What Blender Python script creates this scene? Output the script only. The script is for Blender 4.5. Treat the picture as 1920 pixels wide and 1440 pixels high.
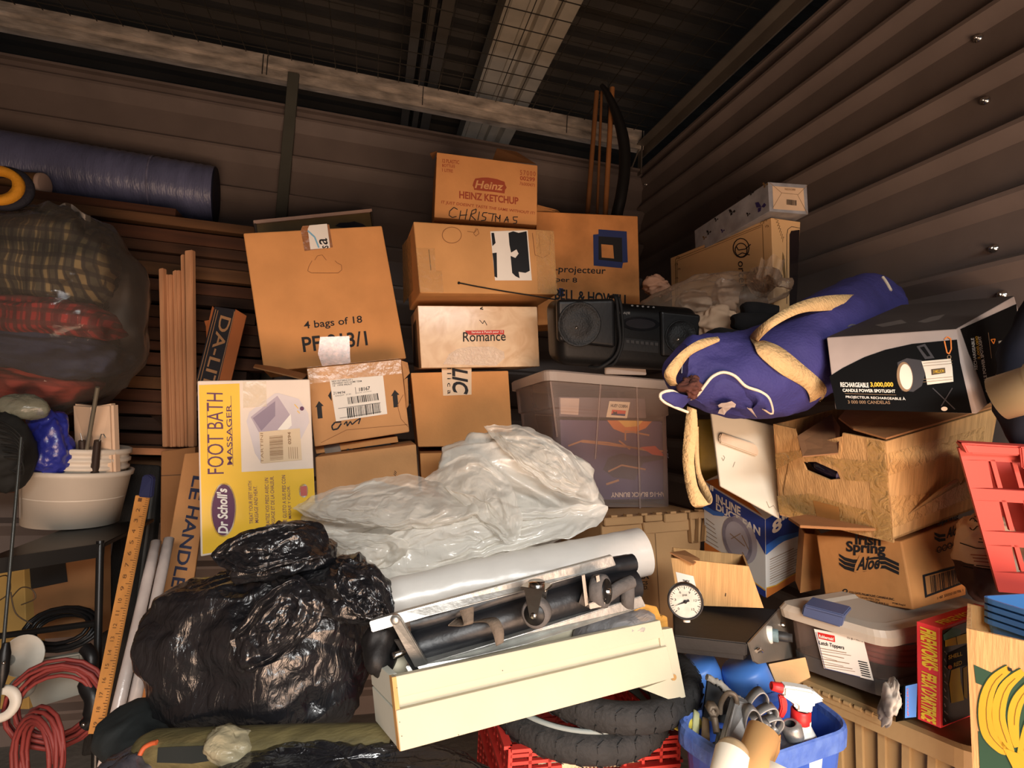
import bpy, bmesh, math, random
from mathutils import Vector, Matrix, noise
random.seed(7)
S = bpy.context.scene
COL = S.collection
for o in list(bpy.data.objects):
    bpy.data.objects.remove(o)

# ------------------------------------------------------------------ camera
FPX = 1000.0
CAM = Vector((0, 0, 1.5))
YAW, PITCH, ROLL = math.radians(14.712), math.radians(3.660), math.radians(2.761)
def cam_axes():
    f = Vector((math.sin(YAW)*math.cos(PITCH), math.cos(YAW)*math.cos(PITCH), math.sin(PITCH)))
    r = Vector((math.cos(YAW), -math.sin(YAW), 0))
    u = r.cross(f)
    c, s = math.cos(ROLL), math.sin(ROLL)
    return c*r + s*u, -s*r + c*u, f
CR, CU, CF = cam_axes()
cd = bpy.data.cameras.new('camera')
cam = bpy.data.objects.new('camera', cd)
COL.objects.link(cam)
M = Matrix.Identity(4)
for i in range(3):
    M[i][0], M[i][1], M[i][2], M[i][3] = CR[i], CU[i], -CF[i], CAM[i]
cam.matrix_world = M
cd.sensor_width = 36
cd.lens = FPX/1920*36
cd.clip_start = .02
S.camera = cam

# ------------------------------------------------------------------ light and exposure
S.view_settings.view_transform = 'Standard'
S.view_settings.look = 'None'
S.view_settings.gamma = 1
S.view_settings.use_curve_mapping = False
S.view_settings.exposure = .06
w = bpy.data.worlds.new('sky')
S.world = w
w.use_nodes = True
w.node_tree.nodes['Background'].inputs[0].default_value = (.55, .6, .7, 1)
w.node_tree.nodes['Background'].inputs[1].default_value = .35
def area(name, loc, aim, sx, sy, power, col):
    l = bpy.data.lights.new(name, 'AREA')
    l.shape = 'RECTANGLE'; l.size = sx; l.size_y = sy
    l.energy = power; l.color = col
    o = bpy.data.objects.new(name, l)
    COL.objects.link(o)
    o.location = loc
    o.rotation_euler = (Vector(aim)-Vector(loc)).to_track_quat('-Z', 'Y').to_euler()
    return o
# daylight through the open roll-up door behind the camera: sky above, sunlit ground below
area('door_skylight', (.25, -2.0, 2.8), (.4, 1.0, .75), 1.9, 1.3, 325, (1, .98, .94))
area('door_ground_bounce', (.35, -1.2, .55), (.25, 2.3, 1.9), 1.8, .9, 74, (1, .66, .45))

# ------------------------------------------------------------------ geometry helpers
def V(*a): return Vector(a)
def ray(x, y): return CR*((x-960)/FPX) + CU*((720-y)/FPX) + CF
def P(x, y, d): return CAM + ray(x, y)*d          # place in the room seen at (x, y) of the photograph, d metres deep
class Pl:                                          # a flat face in the room
    def __init__(s, a, b, c):
        s.p = Vector(a); s.n = (Vector(b)-s.p).cross(Vector(c)-s.p).normalized()
        if s.n.dot(CAM-s.p) < 0: s.n = -s.n
    def on(s, x, y, lift=0):
        r = ray(x, y); t = (s.p-CAM).dot(s.n)/r.dot(s.n)
        return CAM + r*t + s.n*lift
def horiz(z): return Pl((0, 0, z), (1, 0, z), (0, 1, z))

_tc = {}
def text_shape(s, bold=0, shear=0, space=1):
    k = (s, bold, shear, space)
    if k not in _tc:
        c = bpy.data.curves.new('t', 'FONT'); c.body = s; c.offset = bold; c.shear = shear
        c.space_character = space; c.resolution_u = 3
        o = bpy.data.objects.new('t', c); COL.objects.link(o)
        dg = bpy.context.evaluated_depsgraph_get(); dg.update()
        me = o.evaluated_get(dg).to_mesh()
        vs = [(v.co.x, v.co.y) for v in me.vertices]; fs = [tuple(p.vertices) for p in me.polygons]
        o.evaluated_get(dg).to_mesh_clear()
        bpy.data.objects.remove(o); bpy.data.curves.remove(c)
        x0 = min(v[0] for v in vs); x1 = max(v[0] for v in vs); y0 = min(v[1] for v in vs); y1 = max(v[1] for v in vs)
        _tc[k] = ([((a-x0)/(x1-x0), (b-y0)/(y1-y0)) for a, b in vs], fs)
    return _tc[k]

class MB:
    def __init__(s): s.v = []; s.f = []; s.m = []; s.sm = []
    def add(s, vs, fs, m=0, smooth=False):
        n = len(s.v); s.v += [Vector(v) for v in vs]
        for f in fs: s.f.append(tuple(n+i for i in f)); s.m.append(m); s.sm.append(smooth)
        return s
    def quad(s, a, b, c, d, m=0): return s.add([a, b, c, d], [(0, 1, 2, 3)], m)
    def hexa(s, c, m=0, bevel=.002, seg=2):     # c: front TL TR BR BL, back TL TR BR BL
        fs = [(0, 3, 2, 1), (4, 5, 6, 7), (0, 1, 5, 4), (3, 7, 6, 2), (0, 4, 7, 3), (1, 2, 6, 5)]
        if bevel <= 0: return s.add(c, fs, m)
        bm = bmesh.new()
        vs = [bm.verts.new(v) for v in c]
        for f in fs: bm.faces.new([vs[i] for i in f])
        bmesh.ops.recalc_face_normals(bm, faces=bm.faces)
        bmesh.ops.bevel(bm, geom=bm.edges[:]+bm.verts[:], offset=bevel, segments=seg, affect='EDGES', profile=.5)
        return s.bm(bm, m)
    def bm(s, bm, m=0, smooth=False):
        bm.verts.index_update()
        s.add([v.co.copy() for v in bm.verts], [[v.index for v in f.verts] for f in bm.faces], m, smooth); bm.free()
        return s
    def slab(s, pts, t, m=0, bevel=0):          # polygon pts (flat) thickened by vector t
        n = len(pts); pts = [Vector(p) for p in pts]; t = Vector(t)
        vs = pts+[p+t for p in pts]
        fs = [tuple(range(n))[::-1], tuple(range(n, 2*n))]+[(i, (i+1) % n, n+(i+1) % n, n+i) for i in range(n)]
        if bevel:
            bm = bmesh.new(); q = [bm.verts.new(v) for v in vs]
            for f in fs: bm.faces.new([q[i] for i in f])
            bmesh.ops.recalc_face_normals(bm, faces=bm.faces)
            bmesh.ops.bevel(bm, geom=bm.edges[:]+bm.verts[:], offset=bevel, segments=2, affect='EDGES')
            return s.bm(bm, m)
        return s.add(vs, fs, m)
    def bar(s, a, b, wv, hv, m=0, bevel=0):     # box from a to b, half-extents vectors wv, hv
        a, b, wv, hv = Vector(a), Vector(b), Vector(wv), Vector(hv)
        return s.hexa([a-wv+hv, a+wv+hv, a+wv-hv, a-wv-hv, b-wv+hv, b+wv+hv, b+wv-hv, b-wv-hv], m, bevel)
    def tube(s, pts, r, n=10, m=0, cap=True, up=None, flat=1.0):
        pts = [Vector(p) for p in pts]; k = len(pts)
        R = r if isinstance(r, (list, tuple)) else [r]*k
        vs = []; fs = []; prev = None
        for i, p in enumerate(pts):
            t = (pts[min(i+1, k-1)]-pts[max(i-1, 0)])
            if t.length < 1e-9: t = V(0, 0, 1)
            t.normalize()
            if prev is None:
                u = up or (V(0, 0, 1) if abs(t.z) < .9 else V(1, 0, 0))
            else: u = prev
            a = (Vector(u)-t*t.dot(u)).normalized(); b = t.cross(a); prev = a
            for j in range(n):
                th = 2*math.pi*j/n
                vs.append(p + a*(R[i]*math.cos(th)) + b*(R[i]*math.sin(th)*flat))
        for i in range(k-1):
            for j in range(n):
                fs.append((i*n+j, i*n+(j+1) % n, (i+1)*n+(j+1) % n, (i+1)*n+j))
        s.add(vs, fs, m, True)
        if cap:
            s.add(vs[:n], [tuple(range(n))[::-1]], m); s.add(vs[-n:], [tuple(range(n))], m)
        return s
    def lathe(s, o, ax, prof, n=24, m=0, sx=None, k=1.0):  # prof: list of (radius, height) along ax from o
        ax = Vector(ax).normalized(); a = sx or (V(1, 0, 0) if abs(ax.x) < .9 else V(0, 1, 0))
        a = (a-ax*ax.dot(a)).normalized(); b = ax.cross(a); o = Vector(o)
        vs = []; fs = []
        for r, h in prof:
            for j in range(n):
                th = 2*math.pi*j/n
                vs.append(o+ax*h+a*(r*math.cos(th))+b*(r*k*math.sin(th)))
        for i in range(len(prof)-1):
            for j in range(n): fs.append((i*n+j, i*n+(j+1) % n, (i+1)*n+(j+1) % n, (i+1)*n+j))
        return s.add(vs, fs, m, True)
    def disc(s, o, ax, r, n=24, m=0, k=1.0, sx=None):
        ax = Vector(ax).normalized(); a = sx or (V(1, 0, 0) if abs(ax.x) < .9 else V(0, 1, 0))
        a = (a-ax*ax.dot(a)).normalized(); b = ax.cross(a); o = Vector(o)
        return s.add([o+a*(r*math.cos(2*math.pi*j/n))+b*(r*k*math.sin(2*math.pi*j/n)) for j in range(n)], [tuple(range(n))], m)
    def grid(s, fn, nu, nv, m=0, smooth=True, wrapu=False):
        vs = [fn(i/(nu if wrapu else nu-1), j/(nv-1)) for j in range(nv) for i in range(nu)]
        fs = []
        for j in range(nv-1):
            for i in range(nu if wrapu else nu-1):
                i2 = (i+1) % nu
                fs.append((j*nu+i, j*nu+i2, (j+1)*nu+i2, (j+1)*nu+i))
        return s.add(vs, fs, m, smooth)
    # printing on a flat face, given where it is seen in the photograph
    def poly(s, pl, pts, m, lift=.0008): return s.add([pl.on(x, y, lift) for x, y in pts], [tuple(range(len(pts)))], m)
    def line(s, pl, pts, w, m, lift=.0010):
        for (x0, y0), (x1, y1) in zip(pts, pts[1:]):
            dx, dy = x1-x0, y1-y0; L = math.hypot(dx, dy) or 1; nx, ny = -dy/L*w/2, dx/L*w/2
            s.poly(pl, [(x0+nx, y0+ny), (x1+nx, y1+ny), (x1-nx, y1-ny), (x0-nx, y0-ny)], m, lift)
        return s
    def oval(s, pl, cx, cy, rx, ry, m, lift=.0008, rot=0, n=28):
        c, q = math.cos(math.radians(rot)), math.sin(math.radians(rot))
        return s.poly(pl, [(cx+rx*math.cos(t)*c-ry*math.sin(t)*q, cy+rx*math.cos(t)*q+ry*math.sin(t)*c) for t in [2*math.pi*i/n for i in range(n)]], m, lift)
    def text(s, pl, t, bl, br, tl, m, bold=.0, shear=0, space=1, lift=.0012):
        O = pl.on(*bl, lift); U = pl.on(*br, lift)-O; W = pl.on(*tl, lift)-O
        vs, fs = text_shape(t, bold, shear, space)
        return s.add([O+U*a+W*b for a, b in vs], fs, m)
    def lines_of_text(s, pl, rows, m, rnd=3, bold=0):    # rows: (words, bl, br, tl)
        for t, bl, br, tl in rows: s.text(pl, t, bl, br, tl, m, bold)
        return s
    def barcode(s, pl, tl, tr, bl, m, n=22, seed=1, lift=.0012):
        r = random.Random(seed); x = 0
        A, B, D = V(*tl), V(*tr), V(*bl)
        while x < 1:
            w = r.choice((.015, .02, .035))
            a = A+(B-A)*x; b = A+(B-A)*min(1, x+w)
            s.poly(pl, [tuple(a), tuple(b), tuple(b+D-A), tuple(a+D-A)], m, lift)
            x += w+r.choice((.015, .02, .03))
        return s
    def build(s, name, mats, parent=None, base=None, auto=35):
        me = bpy.data.meshes.new(name)
        if parent: o0 = parent.location.copy()
        elif base is not None: o0 = Vector(base)
        else:
            xs = [v.x for v in s.v]; ys = [v.y for v in s.v]
            o0 = V((min(xs)+max(xs))/2, (min(ys)+max(ys))/2, min(v.z for v in s.v))
        me.from_pydata([v-o0 for v in s.v], [], s.f)
        if not isinstance(mats, (list, tuple)): mats = [mats]
        for m in mats: me.materials.append(m)
        me.polygons.foreach_set('material_index', s.m); me.polygons.foreach_set('use_smooth', s.sm)
        me.validate(); me.update()
        ob = bpy.data.objects.new(name, me); COL.objects.link(ob)
        if parent: ob.parent = parent
        else: ob.location = o0
        return ob
def sub(name, mb, mats, part, thing_):           # a sub-part under a part of a thing
    o = mb.build(name, mats, thing_); o.parent = part; return o
def tag(o, label, cat, group=None, kind=None):
    o['label'] = label; o['category'] = cat
    if group: o['group'] = group
    if kind: o['kind'] = kind
    return o
def thing(name, label, cat, loc, group=None):
    o = bpy.data.objects.new(name, None); o.empty_display_size = .05; COL.objects.link(o); o.location = loc
    return tag(o, label, cat, group)
def struct(name, mb, mats):
    o = mb.build(name, mats, base=(0, 0, 0)); o['kind'] = 'structure'; return o

# cuboid from where its front face and one back corner stand
class Box:
    def __init__(s, TL, TR, BL, BR, back=None, depth=.25):
        s.TL, s.TR, s.BL = P(*TL), P(*TR), P(*BL)
        s.F = Pl(s.TL, s.TR, s.BL)
        s.BR = s.F.on(*BR)
        if back is None: s.k = -s.F.n*depth
        elif len(back) == 2:
            e = (s.TR-s.TL).normalized(); r = ray(*back); t = (s.TL-CAM).dot(e)/r.dot(e); s.k = CAM+r*t-s.TL
        else: s.k = P(*back)-s.TL
        k = s.k
        s.c = [s.TL, s.TR, s.BR, s.BL, s.TL+k, s.TR+k, s.BR+k, s.BL+k]
        s.L = Pl(s.TL, s.BL, s.TL+k); s.R = Pl(s.TR, s.BR, s.TR+k); s.T = Pl(s.TL, s.TR, s.TL+k); s.B = Pl(s.BL, s.BR, s.BL+k)
        s.base = (s.BL+s.BR+s.BL+k+s.BR+k)/4
    def size(s): return (s.TR-s.TL).length, s.k.length, (s.TL-s.BL).length
    def mb(s, m=0, bevel=.003): return MB().hexa(s.c, m, bevel)

# ------------------------------------------------------------------ materials
def lin(c):
    c = c/255
    return c/12.92 if c <= .04045 else ((c+.055)/1.055)**2.4
def rgb(r, g, b): return (lin(r), lin(g), lin(b), 1)
_mc = {}
def mat(name, c, rough=.7, var=.12, scale=6, bump=0, bscale=60, metal=0, spec=.4, stretch=(1, 1, 1), coat=0, c2=None, dist=0, bdist=0, detail=4, sss=0):
    if name in _mc: return _mc[name]
    m = bpy.data.materials.new(name); m.use_nodes = True; n = m.node_tree.nodes; l = m.node_tree.links
    b = n['Principled BSDF']; b.inputs['Roughness'].default_value = rough; b.inputs['Metallic'].default_value = metal
    b.inputs['Specular IOR Level'].default_value = spec; b.inputs['Coat Weight'].default_value = coat
    b.inputs['Coat Roughness'].default_value = .15
    c = rgb(*c); 
    if c2 is None: a = tuple(x*(1-var*1.4) for x in c[:3])+(1,); d = tuple(min(1, x*(1+var)) for x in c[:3])+(1,)
    else: a = c; d = rgb(*c2)
    tc = n.new('ShaderNodeTexCoord'); mp = n.new('ShaderNodeMapping'); mp.inputs['Scale'].default_value = stretch
    l.new(tc.outputs['Object'], mp.inputs['Vector'])
    t = n.new('ShaderNodeTexNoise'); t.inputs['Scale'].default_value = scale; t.inputs['Detail'].default_value = detail; t.inputs['Distortion'].default_value = dist
    l.new(mp.outputs[0], t.inputs['Vector'])
    r = n.new('ShaderNodeValToRGB'); r.color_ramp.elements[0].position = .3; r.color_ramp.elements[1].position = .7
    r.color_ramp.elements[0].color = a; r.color_ramp.elements[1].color = d
    l.new(t.outputs['Fac'], r.inputs[0]); l.new(r.outputs[0], b.inputs['Base Color'])
    if bump:
        t2 = n.new('ShaderNodeTexNoise'); t2.inputs['Scale'].default_value = bscale; t2.inputs['Detail'].default_value = 5; t2.inputs['Distortion'].default_value = bdist
        l.new(mp.outputs[0], t2.inputs['Vector'])
        bp = n.new('ShaderNodeBump'); bp.inputs['Strength'].default_value = min(1, bump); bp.inputs['Distance'].default_value = .01*max(1, bump)
        l.new(t2.outputs['Fac'], bp.inputs['Height']); l.new(bp.outputs[0], b.inputs['Normal'])
    _mc[name] = m
    return m
def film(name, c, alpha=.3, rough=.12, bump=.4, bscale=25, spec=.5, milk=0, bdist=1.0):
    # thin plastic film: part clear, part cloudy, with a glossy crinkled skin
    m = bpy.data.materials.new(name); m.use_nodes = True; n = m.node_tree.nodes; l = m.node_tree.links
    b = n['Principled BSDF']; b.inputs['Base Color'].default_value = rgb(*c); b.inputs['Roughness'].default_value = rough
    b.inputs['Specular IOR Level'].default_value = spec
    tr = n.new('ShaderNodeBsdfTransparent'); tl = n.new('ShaderNodeBsdfTranslucent'); tl.inputs[0].default_value = rgb(*c)
    mx = n.new('ShaderNodeMixShader'); mx.inputs[0].default_value = milk
    l.new(b.outputs[0], mx.inputs[1]); l.new(tl.outputs[0], mx.inputs[2])
    fr = n.new('ShaderNodeLayerWeight'); fr.inputs[0].default_value = .35
    tc = n.new('ShaderNodeTexCoord'); t2 = n.new('ShaderNodeTexNoise'); t2.inputs['Scale'].default_value = bscale; t2.inputs['Detail'].default_value = 4; t2.inputs['Distortion'].default_value = bdist
    l.new(tc.outputs['Object'], t2.inputs['Vector'])
    bp = n.new('ShaderNodeBump'); bp.inputs['Strength'].default_value = bump; bp.inputs['Distance'].default_value = .012
    l.new(t2.outputs['Fac'], bp.inputs['Height']); l.new(bp.outputs[0], b.inputs['Normal']); l.new(bp.outputs[0], fr.inputs['Normal'])
    ma = n.new('ShaderNodeMath'); ma.operation = 'MULTIPLY_ADD'; ma.inputs[1].default_value = 1-alpha; ma.inputs[2].default_value = alpha; ma.use_clamp = True
    l.new(fr.outputs['Fresnel'], ma.inputs[0])
    m2 = n.new('ShaderNodeMixShader'); l.new(ma.outputs[0], m2.inputs[0]); l.new(tr.outputs[0], m2.inputs[1]); l.new(mx.outputs[0], m2.inputs[2])
    l.new(m2.outputs[0], n['Material Output'].inputs['Surface'])
    return m
def card(name, c, var=.08, flute=(1, 1, 1)): return mat(name, c, .85, var, 7, .12, 90, spec=.15, stretch=flute)
KRAFT = card('kraft_cardboard', (196, 146, 98)); KRAFT_D = card('dark_kraft_cardboard', (160, 112, 72)); KRAFT_O = card('orange_kraft_cardboard', (208, 148, 92))
KRAFT_L = card('pale_kraft_cardboard', (206, 166, 118), .12)
CORR = mat('corrugated_kraft', (200, 156, 104), .85, .14, 9, .25, 30, spec=.15, stretch=(9, 9, .5))
INK = mat('black_ink', (24, 22, 24), .7, .1); REDINK = mat('maroon_ink', (150, 62, 44), .8, .08); BLUEINK = mat('navy_ink', (38, 52, 104), .7, .08)
WHITEP = mat('white_paper', (232, 226, 216), .75, .04); FADED = mat('faded_ink', (150, 120, 90), .8, .1); PENCIL = mat('pencil_line', (130, 84, 50), .8, .05)
TAPE = mat('packing_tape', (190, 142, 92), .22, .1, 12, .35, 40, spec=.6); CTAPE = film('clear_tape', (226, 196, 150), .16, .18, .5, 45)
BROWNTAPE = mat('brown_tape', (150, 98, 56), .3, .1, 12, .3, 40, spec=.5)
STEEL = mat('galvanised_steel', (190, 190, 186), .42, .22, 14, .12, 70, metal=.85, detail=6)
CHROME = mat('bright_chrome', (205, 203, 198), .18, .08, 8, .05, 30, metal=1)
DARKM = mat('dark_painted_metal', (42, 42, 42), .5, .15, 8)
BLACKP = mat('black_plastic', (17, 17, 18), .42, .15, 8, .05, 80, spec=.35)
BLACKM = mat('matt_black', (16, 16, 17), .75, .2, 8)
WHITEPL = mat('white_plastic', (228, 224, 214), .4, .05)
# ------------------------------------------------------------------ the storage locker
RX, BY, WT = 1.488, 2.825, 3.0           # right wall, back wall, wall height
LX, FY = -1.75, -1.25                    # left wall, door side
WALLM = mat('painted_wall_steel', (112, 100, 94), .5, .1, 5, .06, 40, spec=.35)
ROOFM = mat('roof_deck_steel', (56, 50, 42), .7, .2, 3, .1, 30)
FLOORM = mat('concrete_floor', (112, 106, 98), .9, .15, 5, .3, 30)
BEAMM = mat('pale_beam_paint', (186, 176, 158), .5, .12, 6, .05, 30)
GALV = mat('weathered_galvanised', (206, 194, 180), .3, .35, 9, .25, 45, metal=.45, detail=8, stretch=(1, 3, 3))

def rib_profile(z0, z1, pitch=.2, out=.042, run=.05):
    pr = []; z = z1-.035
    pr.append((0, z1))
    while z-.12 > z0:
        pr += [(0, z), (out, z-.016), (out, z-.028), (0, z-.028-run)]; z -= pitch
    pr.append((0, z0)); return pr
def ribbed(name, fn, z0, z1, a, b, *pk):
    mb = MB(); pr = rib_profile(z0, z1, *pk); n = len(pr)
    vs = [fn(t, d, z) for t in (a, b) for d, z in pr]
    mb.add(vs, [(i, i+1, n+i+1, n+i) for i in range(n-1)], 0)
    for i in range(n-1):
        pass
    struct(name, mb, WALLM)
ribbed('wall_back', lambda t, d, z: (t, BY-d, z), 0, WT, LX, RX)
ribbed('wall_right', lambda t, d, z: (RX-d, t, z), 0, WT, FY, BY, .168, .03, .034)
ribbed('wall_left', lambda t, d, z: (LX+d, t, z), 0, WT, FY, BY)
mb = MB().quad((LX, FY, 0), (RX, FY, 0), (RX, BY, 0), (LX, BY, 0)); struct('floor', mb, FLOORM)
# unseen door side: jambs and header sized to block skylight high and left
mb = MB().slab([(LX, FY, 0), (-.5, FY, 0), (-.5, FY, 3.9), (LX, FY, 3.9)], (0, -.05, 0)).slab([(RX-.25, FY, 0), (RX, FY, 0), (RX, FY, 3.9), (RX-.25, FY, 3.9)], (0, -.05, 0)).slab([(-.5, FY, 2.3), (RX-.25, FY, 2.3), (RX-.25, FY, 3.9), (-.5, FY, 3.9)], (0, -.05, 0))
struct('wall_front', mb, WALLM)
# roof deck: ribs run across, higher than the walls, and on past them
ZR = 3.78
mb = MB(); pr = []; y = FY-.3
while y < BY+1.6:
    pr += [(y, ZR), (y+.075, ZR), (y+.095, ZR-.04), (y+.135, ZR-.04)]; y += .155
n = len(pr)
mb.add([(x, y, z) for x in (LX-1.5, RX+1.2) for y, z in pr], [(i, i+1, n+i+1, n+i) for i in range(n-1)])
struct('ceiling', mb, ROOFM)
# outer building walls beyond the locker, dark above the partitions
mb = MB().quad((LX-1.5, BY+1.6, 0), (RX+1.2, BY+1.6, 0), (RX+1.2, BY+1.6, ZR+.05), (LX-1.5, BY+1.6, ZR+.05)).quad((RX+1.2, FY-.3, 0), (RX+1.2, BY+1.6, 0), (RX+1.2, BY+1.6, ZR+.05), (RX+1.2, FY-.3, ZR+.05)).quad((LX-1.5, FY-.3, 0), (LX-1.5, BY+1.6, 0), (LX-1.5, BY+1.6, ZR+.05), (LX-1.5, FY-.3, ZR+.05)).quad((LX-1.5, FY-.3, 0), (RX+1.2, FY-.3, 0), (RX+1.2, FY-.3, .01), (LX-1.5, FY-.3, .01))
struct('wall_outer', mb, mat('dark_outer_wall', (52, 46, 42), .9, .15))
# wall cap and galvanised channel rail above the back wall
z0 = P(600, 208, 1).z
mb = MB().bar((LX, BY-.012, WT+.005), (RX, BY-.012, WT+.005), (0, .018, 0), (0, 0, .006)); struct('trim_1', mb, WALLM)
mb = MB()
ZB = WT+.125
prof = [(0, .115), (-.05, .115), (-.05, .07), (-.038, .062), (-.038, .052), (-.05, .044), (-.05, .0), (0, 0), (0, .006), (-.044, .006)]
vs = [(x, BY+.01+a, ZB+b) for x in (LX-.5, RX-.02) for a, b in prof[:8]]
mb.add(vs, [(i, i+1, 8+i+1, 8+i) for i in range(7)])
for x in (-.62, -.60, .165, .98):
    mb.bar((x, BY-.043, ZB+.01), (x, BY-.043, ZB+.11), (.002, 0, 0), (0, .002, 0), 1)
struct('trim_2', mb, [GALV, DARKM])
# dark upright in front of the back wall
b = Pl((0, BY-.05, 0), (1, BY-.05, 0), (0, BY-.05, 1))
a0 = b.on(545, 405); a1 = b.on(551, 137)
mb = MB().bar((a1.x-.03, BY-.045, .0), (a1.x, BY-.045, a1.z), (.026, 0, 0), (0, .012, 0), 0, .003); struct('trim_3', mb, mat('dark_upright_paint', (78, 78, 70), .5, .1))
# angle rail above the right wall and its corner bracket
mb = MB().bar((RX-.01, FY, WT+.12), (RX-.01, BY, WT+.12), (.004, 0, 0), (0, 0, .03)).bar((RX-.035, FY, WT+.15), (RX-.035, BY, WT+.15), (.03, 0, 0), (0, 0, .003))
mb.bar((RX-.03, BY-.02, WT-.02), (RX-.03, BY-.02, WT+.24), (.004, 0, 0), (0, .02, 0)).bar((RX-.09, BY-.03, WT+.0), (RX-.02, BY-.03, WT+.2), (.004, 0, 0), (0, .004, 0))
struct('trim_4', mb, mat('dull_angle_steel', (112, 104, 94), .5, .15, metal=.4))
mb = MB().bar((RX-.012, FY, WT+.004), (RX-.012, BY, WT+.004), (.018, 0, 0), (0, 0, .006)); struct('trim_5', mb, WALLM)
# roof purlins running front to back above the mesh
def purlin(x, w, z, prof=True):
    mb = MB(); h = .0
    q = [(-w/2, .16), (-w/2, 0), (-w/2+.02, -.012), (-w/2+.03, 0), (-w*.2, 0), (-w*.15, .04), (-w*.02, .04), (0, 0), (w*.12, 0), (w*.16, .05), (w*.22, .05), (w*.27, .0), (w/2-.01, .0), (w/2, .02), (w/2, .16)]
    n = len(q)
    mb.add([(x+a, y, z+c) for y in (FY-.3, BY+1.55) for a, c in q], [(i, i+1, n+i+1, n+i) for i in range(n-1)]); return mb
pz = horiz(3.5); bx = pz.on(938, 200).x
struct('trim_6', purlin(bx, .36, 3.5), BEAMM)
mb = MB(); bx2 = pz.on(800, 150).x
for dx, r in ((-.1, .025), (-.03, .018), (.04, .03)):
    mb.bar((bx2+dx, FY-.2, 3.52), (bx2+dx, BY+1.5, 3.52), (r, 0, 0), (0, 0, .03))
mb.bar((bx2-.03, FY-.2, 3.6), (bx2-.03, BY+1.5, 3.6), (.02, 0, 0), (0, 0, .05))
struct('trim_7', mb, mat('dark_truss_paint', (84, 78, 70), .6, .15))
# security wire mesh lying across the top of the locker
WIRE = mat('mesh_wire', (66, 62, 56), .5, .15, metal=.5)
mb = MB(); zm = WT+.235; k = 0
x = LX
while x < RX: mb.bar((x, FY, zm), (x, BY+.02, zm), (.0017, 0, 0), (0, 0, .0017)); x += .105
y = FY
while y < BY: mb.bar((LX, y, zm+.003), (RX, y, zm+.003), (0, .0017, 0), (0, 0, .0017)); y += .105
o = struct('ceiling_mesh', mb, WIRE)
# bolts on the right wall
mb = MB(); wr = Pl((RX-.002, 0, 0), (RX-.002, 1, 0), (RX-.002, 0, 1))
for x, y in ((1835, 72), (1848, 189), (1864, 466), (1880, 553), (1212, 346)):
    q = wr.on(x, y); mb.lathe(q, (-1, 0, 0), [(0, .016), (.004, .015), (.006, .01), (.006, .006), (.011, .005), (.011, 0)], 10)
struct('trim_8', mb, CHROME)
# ------------------------------------------------------------------ boxes in the middle of the pile
def cbox(name, label, B, m, cat='box', mats=None, bevel=.003, group=None, root=True):
    o = thing(name, label, cat, B.base, group); return o
# big diaper-style carton
B = Box((456, 437, 1.72), (716, 423, 1.88), (495, 697, 1.72), (762, 672), depth=.3)
t = thing('cardboard_box', 'large tilted cardboard box printed 4 bags of 18 in black', 'box', B.base)
mb = B.mb(0, .004); F = B.F
mb.text(F, '4 bags of 18', (571, 621), (680, 609), (569, 603), 1, .012)
mb.text(F, 'PF-913/1', (569, 661), (690, 648), (565, 632), 1, .018)
for seg in ([(585, 489), (579, 500), (577, 508), (584, 512), (634, 512), (641, 506), (640, 497), (632, 493), (628, 489)], [(590, 488), (595, 480), (604, 478), (612, 488)]):
    mb.line(F, seg, .9, 2)
mb.build('carton', [KRAFT_O, INK, PENCIL], t)
mb = MB(); mb.poly(F, [(596, 664), (600, 632), (655, 630), (657, 680), (628, 686), (604, 686)], 0, .0018)
mb.build('clear_tape_patch', [mat('shiny_clear_tape', (226, 150, 98), .2, .25, 60, .8, 90, spec=.9, coat=.8)], t)
mb = MB(); mb.poly(F, [(564, 432), (567, 424), (617, 421), (624, 464), (571, 471)], 0, .0016); mb.build('brown_tape_strip', [BROWNTAPE], t)
mb = MB(); mb.poly(F, [(577, 430), (580, 423), (613, 420), (619, 465), (582, 468)], 0, .0024)
mb.line(F, [(577, 433), (590, 445), (598, 465)], 3, 1, .0028); mb.text(F, 'a', (615, 459), (613, 447), (599, 459), 2, .01, lift=.0028); mb.text(F, 's', (616, 466), (616, 461), (604, 466), 2, .01, lift=.0028)
mb.build('sticker', [WHITEP, mat('sky_blue_ink', (120, 176, 206)), INK], t)
PFB = B
# framed picture propped behind it
B = Box((475, 413, 2.12), (697, 391, 2.36), (484, 470, 2.12), (700, 450), depth=.02)
t = thing('picture_frame', 'framed picture with pale top edge behind the big box', 'picture', B.base)
mb = MB(); u = (B.TR-B.TL); vv = B.BL-B.TL
e = .012/vv.length
mb.hexa([B.TL, B.TR, B.TR+vv*(e*1.2), B.TL+vv*(e*1.2), B.TL+B.k, B.TR+B.k, B.TR+vv*e+B.k, B.TL+vv*e+B.k], 0, .001)
for a, b2 in ((0, .016), (.984, 1)):
    q = [B.TL+u*a+vv*e, B.TL+u*b2+vv*e, B.TL+u*b2+vv*3, B.TL+u*a+vv*3]; mb.hexa(q+[p+B.k for p in q], 1, .001)
mb.build('frame', [mat('pale_frame', (222, 186, 166), .4, .1), mat('dark_frame', (70, 58, 50), .5)], t)
mb = MB(); q = [B.TL+u*.016+vv*e, B.TL+u*.984+vv*e, B.TL+u*.984+vv*3, B.TL+u*.016+vv*3]
mb.slab([p-B.F.n*.012 for p in q], -B.F.n*.006)
G = Pl(q[0]-B.F.n*.012, q[1]-B.F.n*.012, q[2]-B.F.n*.012)
mb.poly(G, [(628, 424), (636, 418), (655, 417), (664, 415), (680, 420), (688, 426), (660, 432)], 1)
mb.build('picture_panel', [mat('olive_picture', (120, 100, 62), .4, .3, 5), mat('dark_navy_print', (30, 30, 42))], t)
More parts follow.
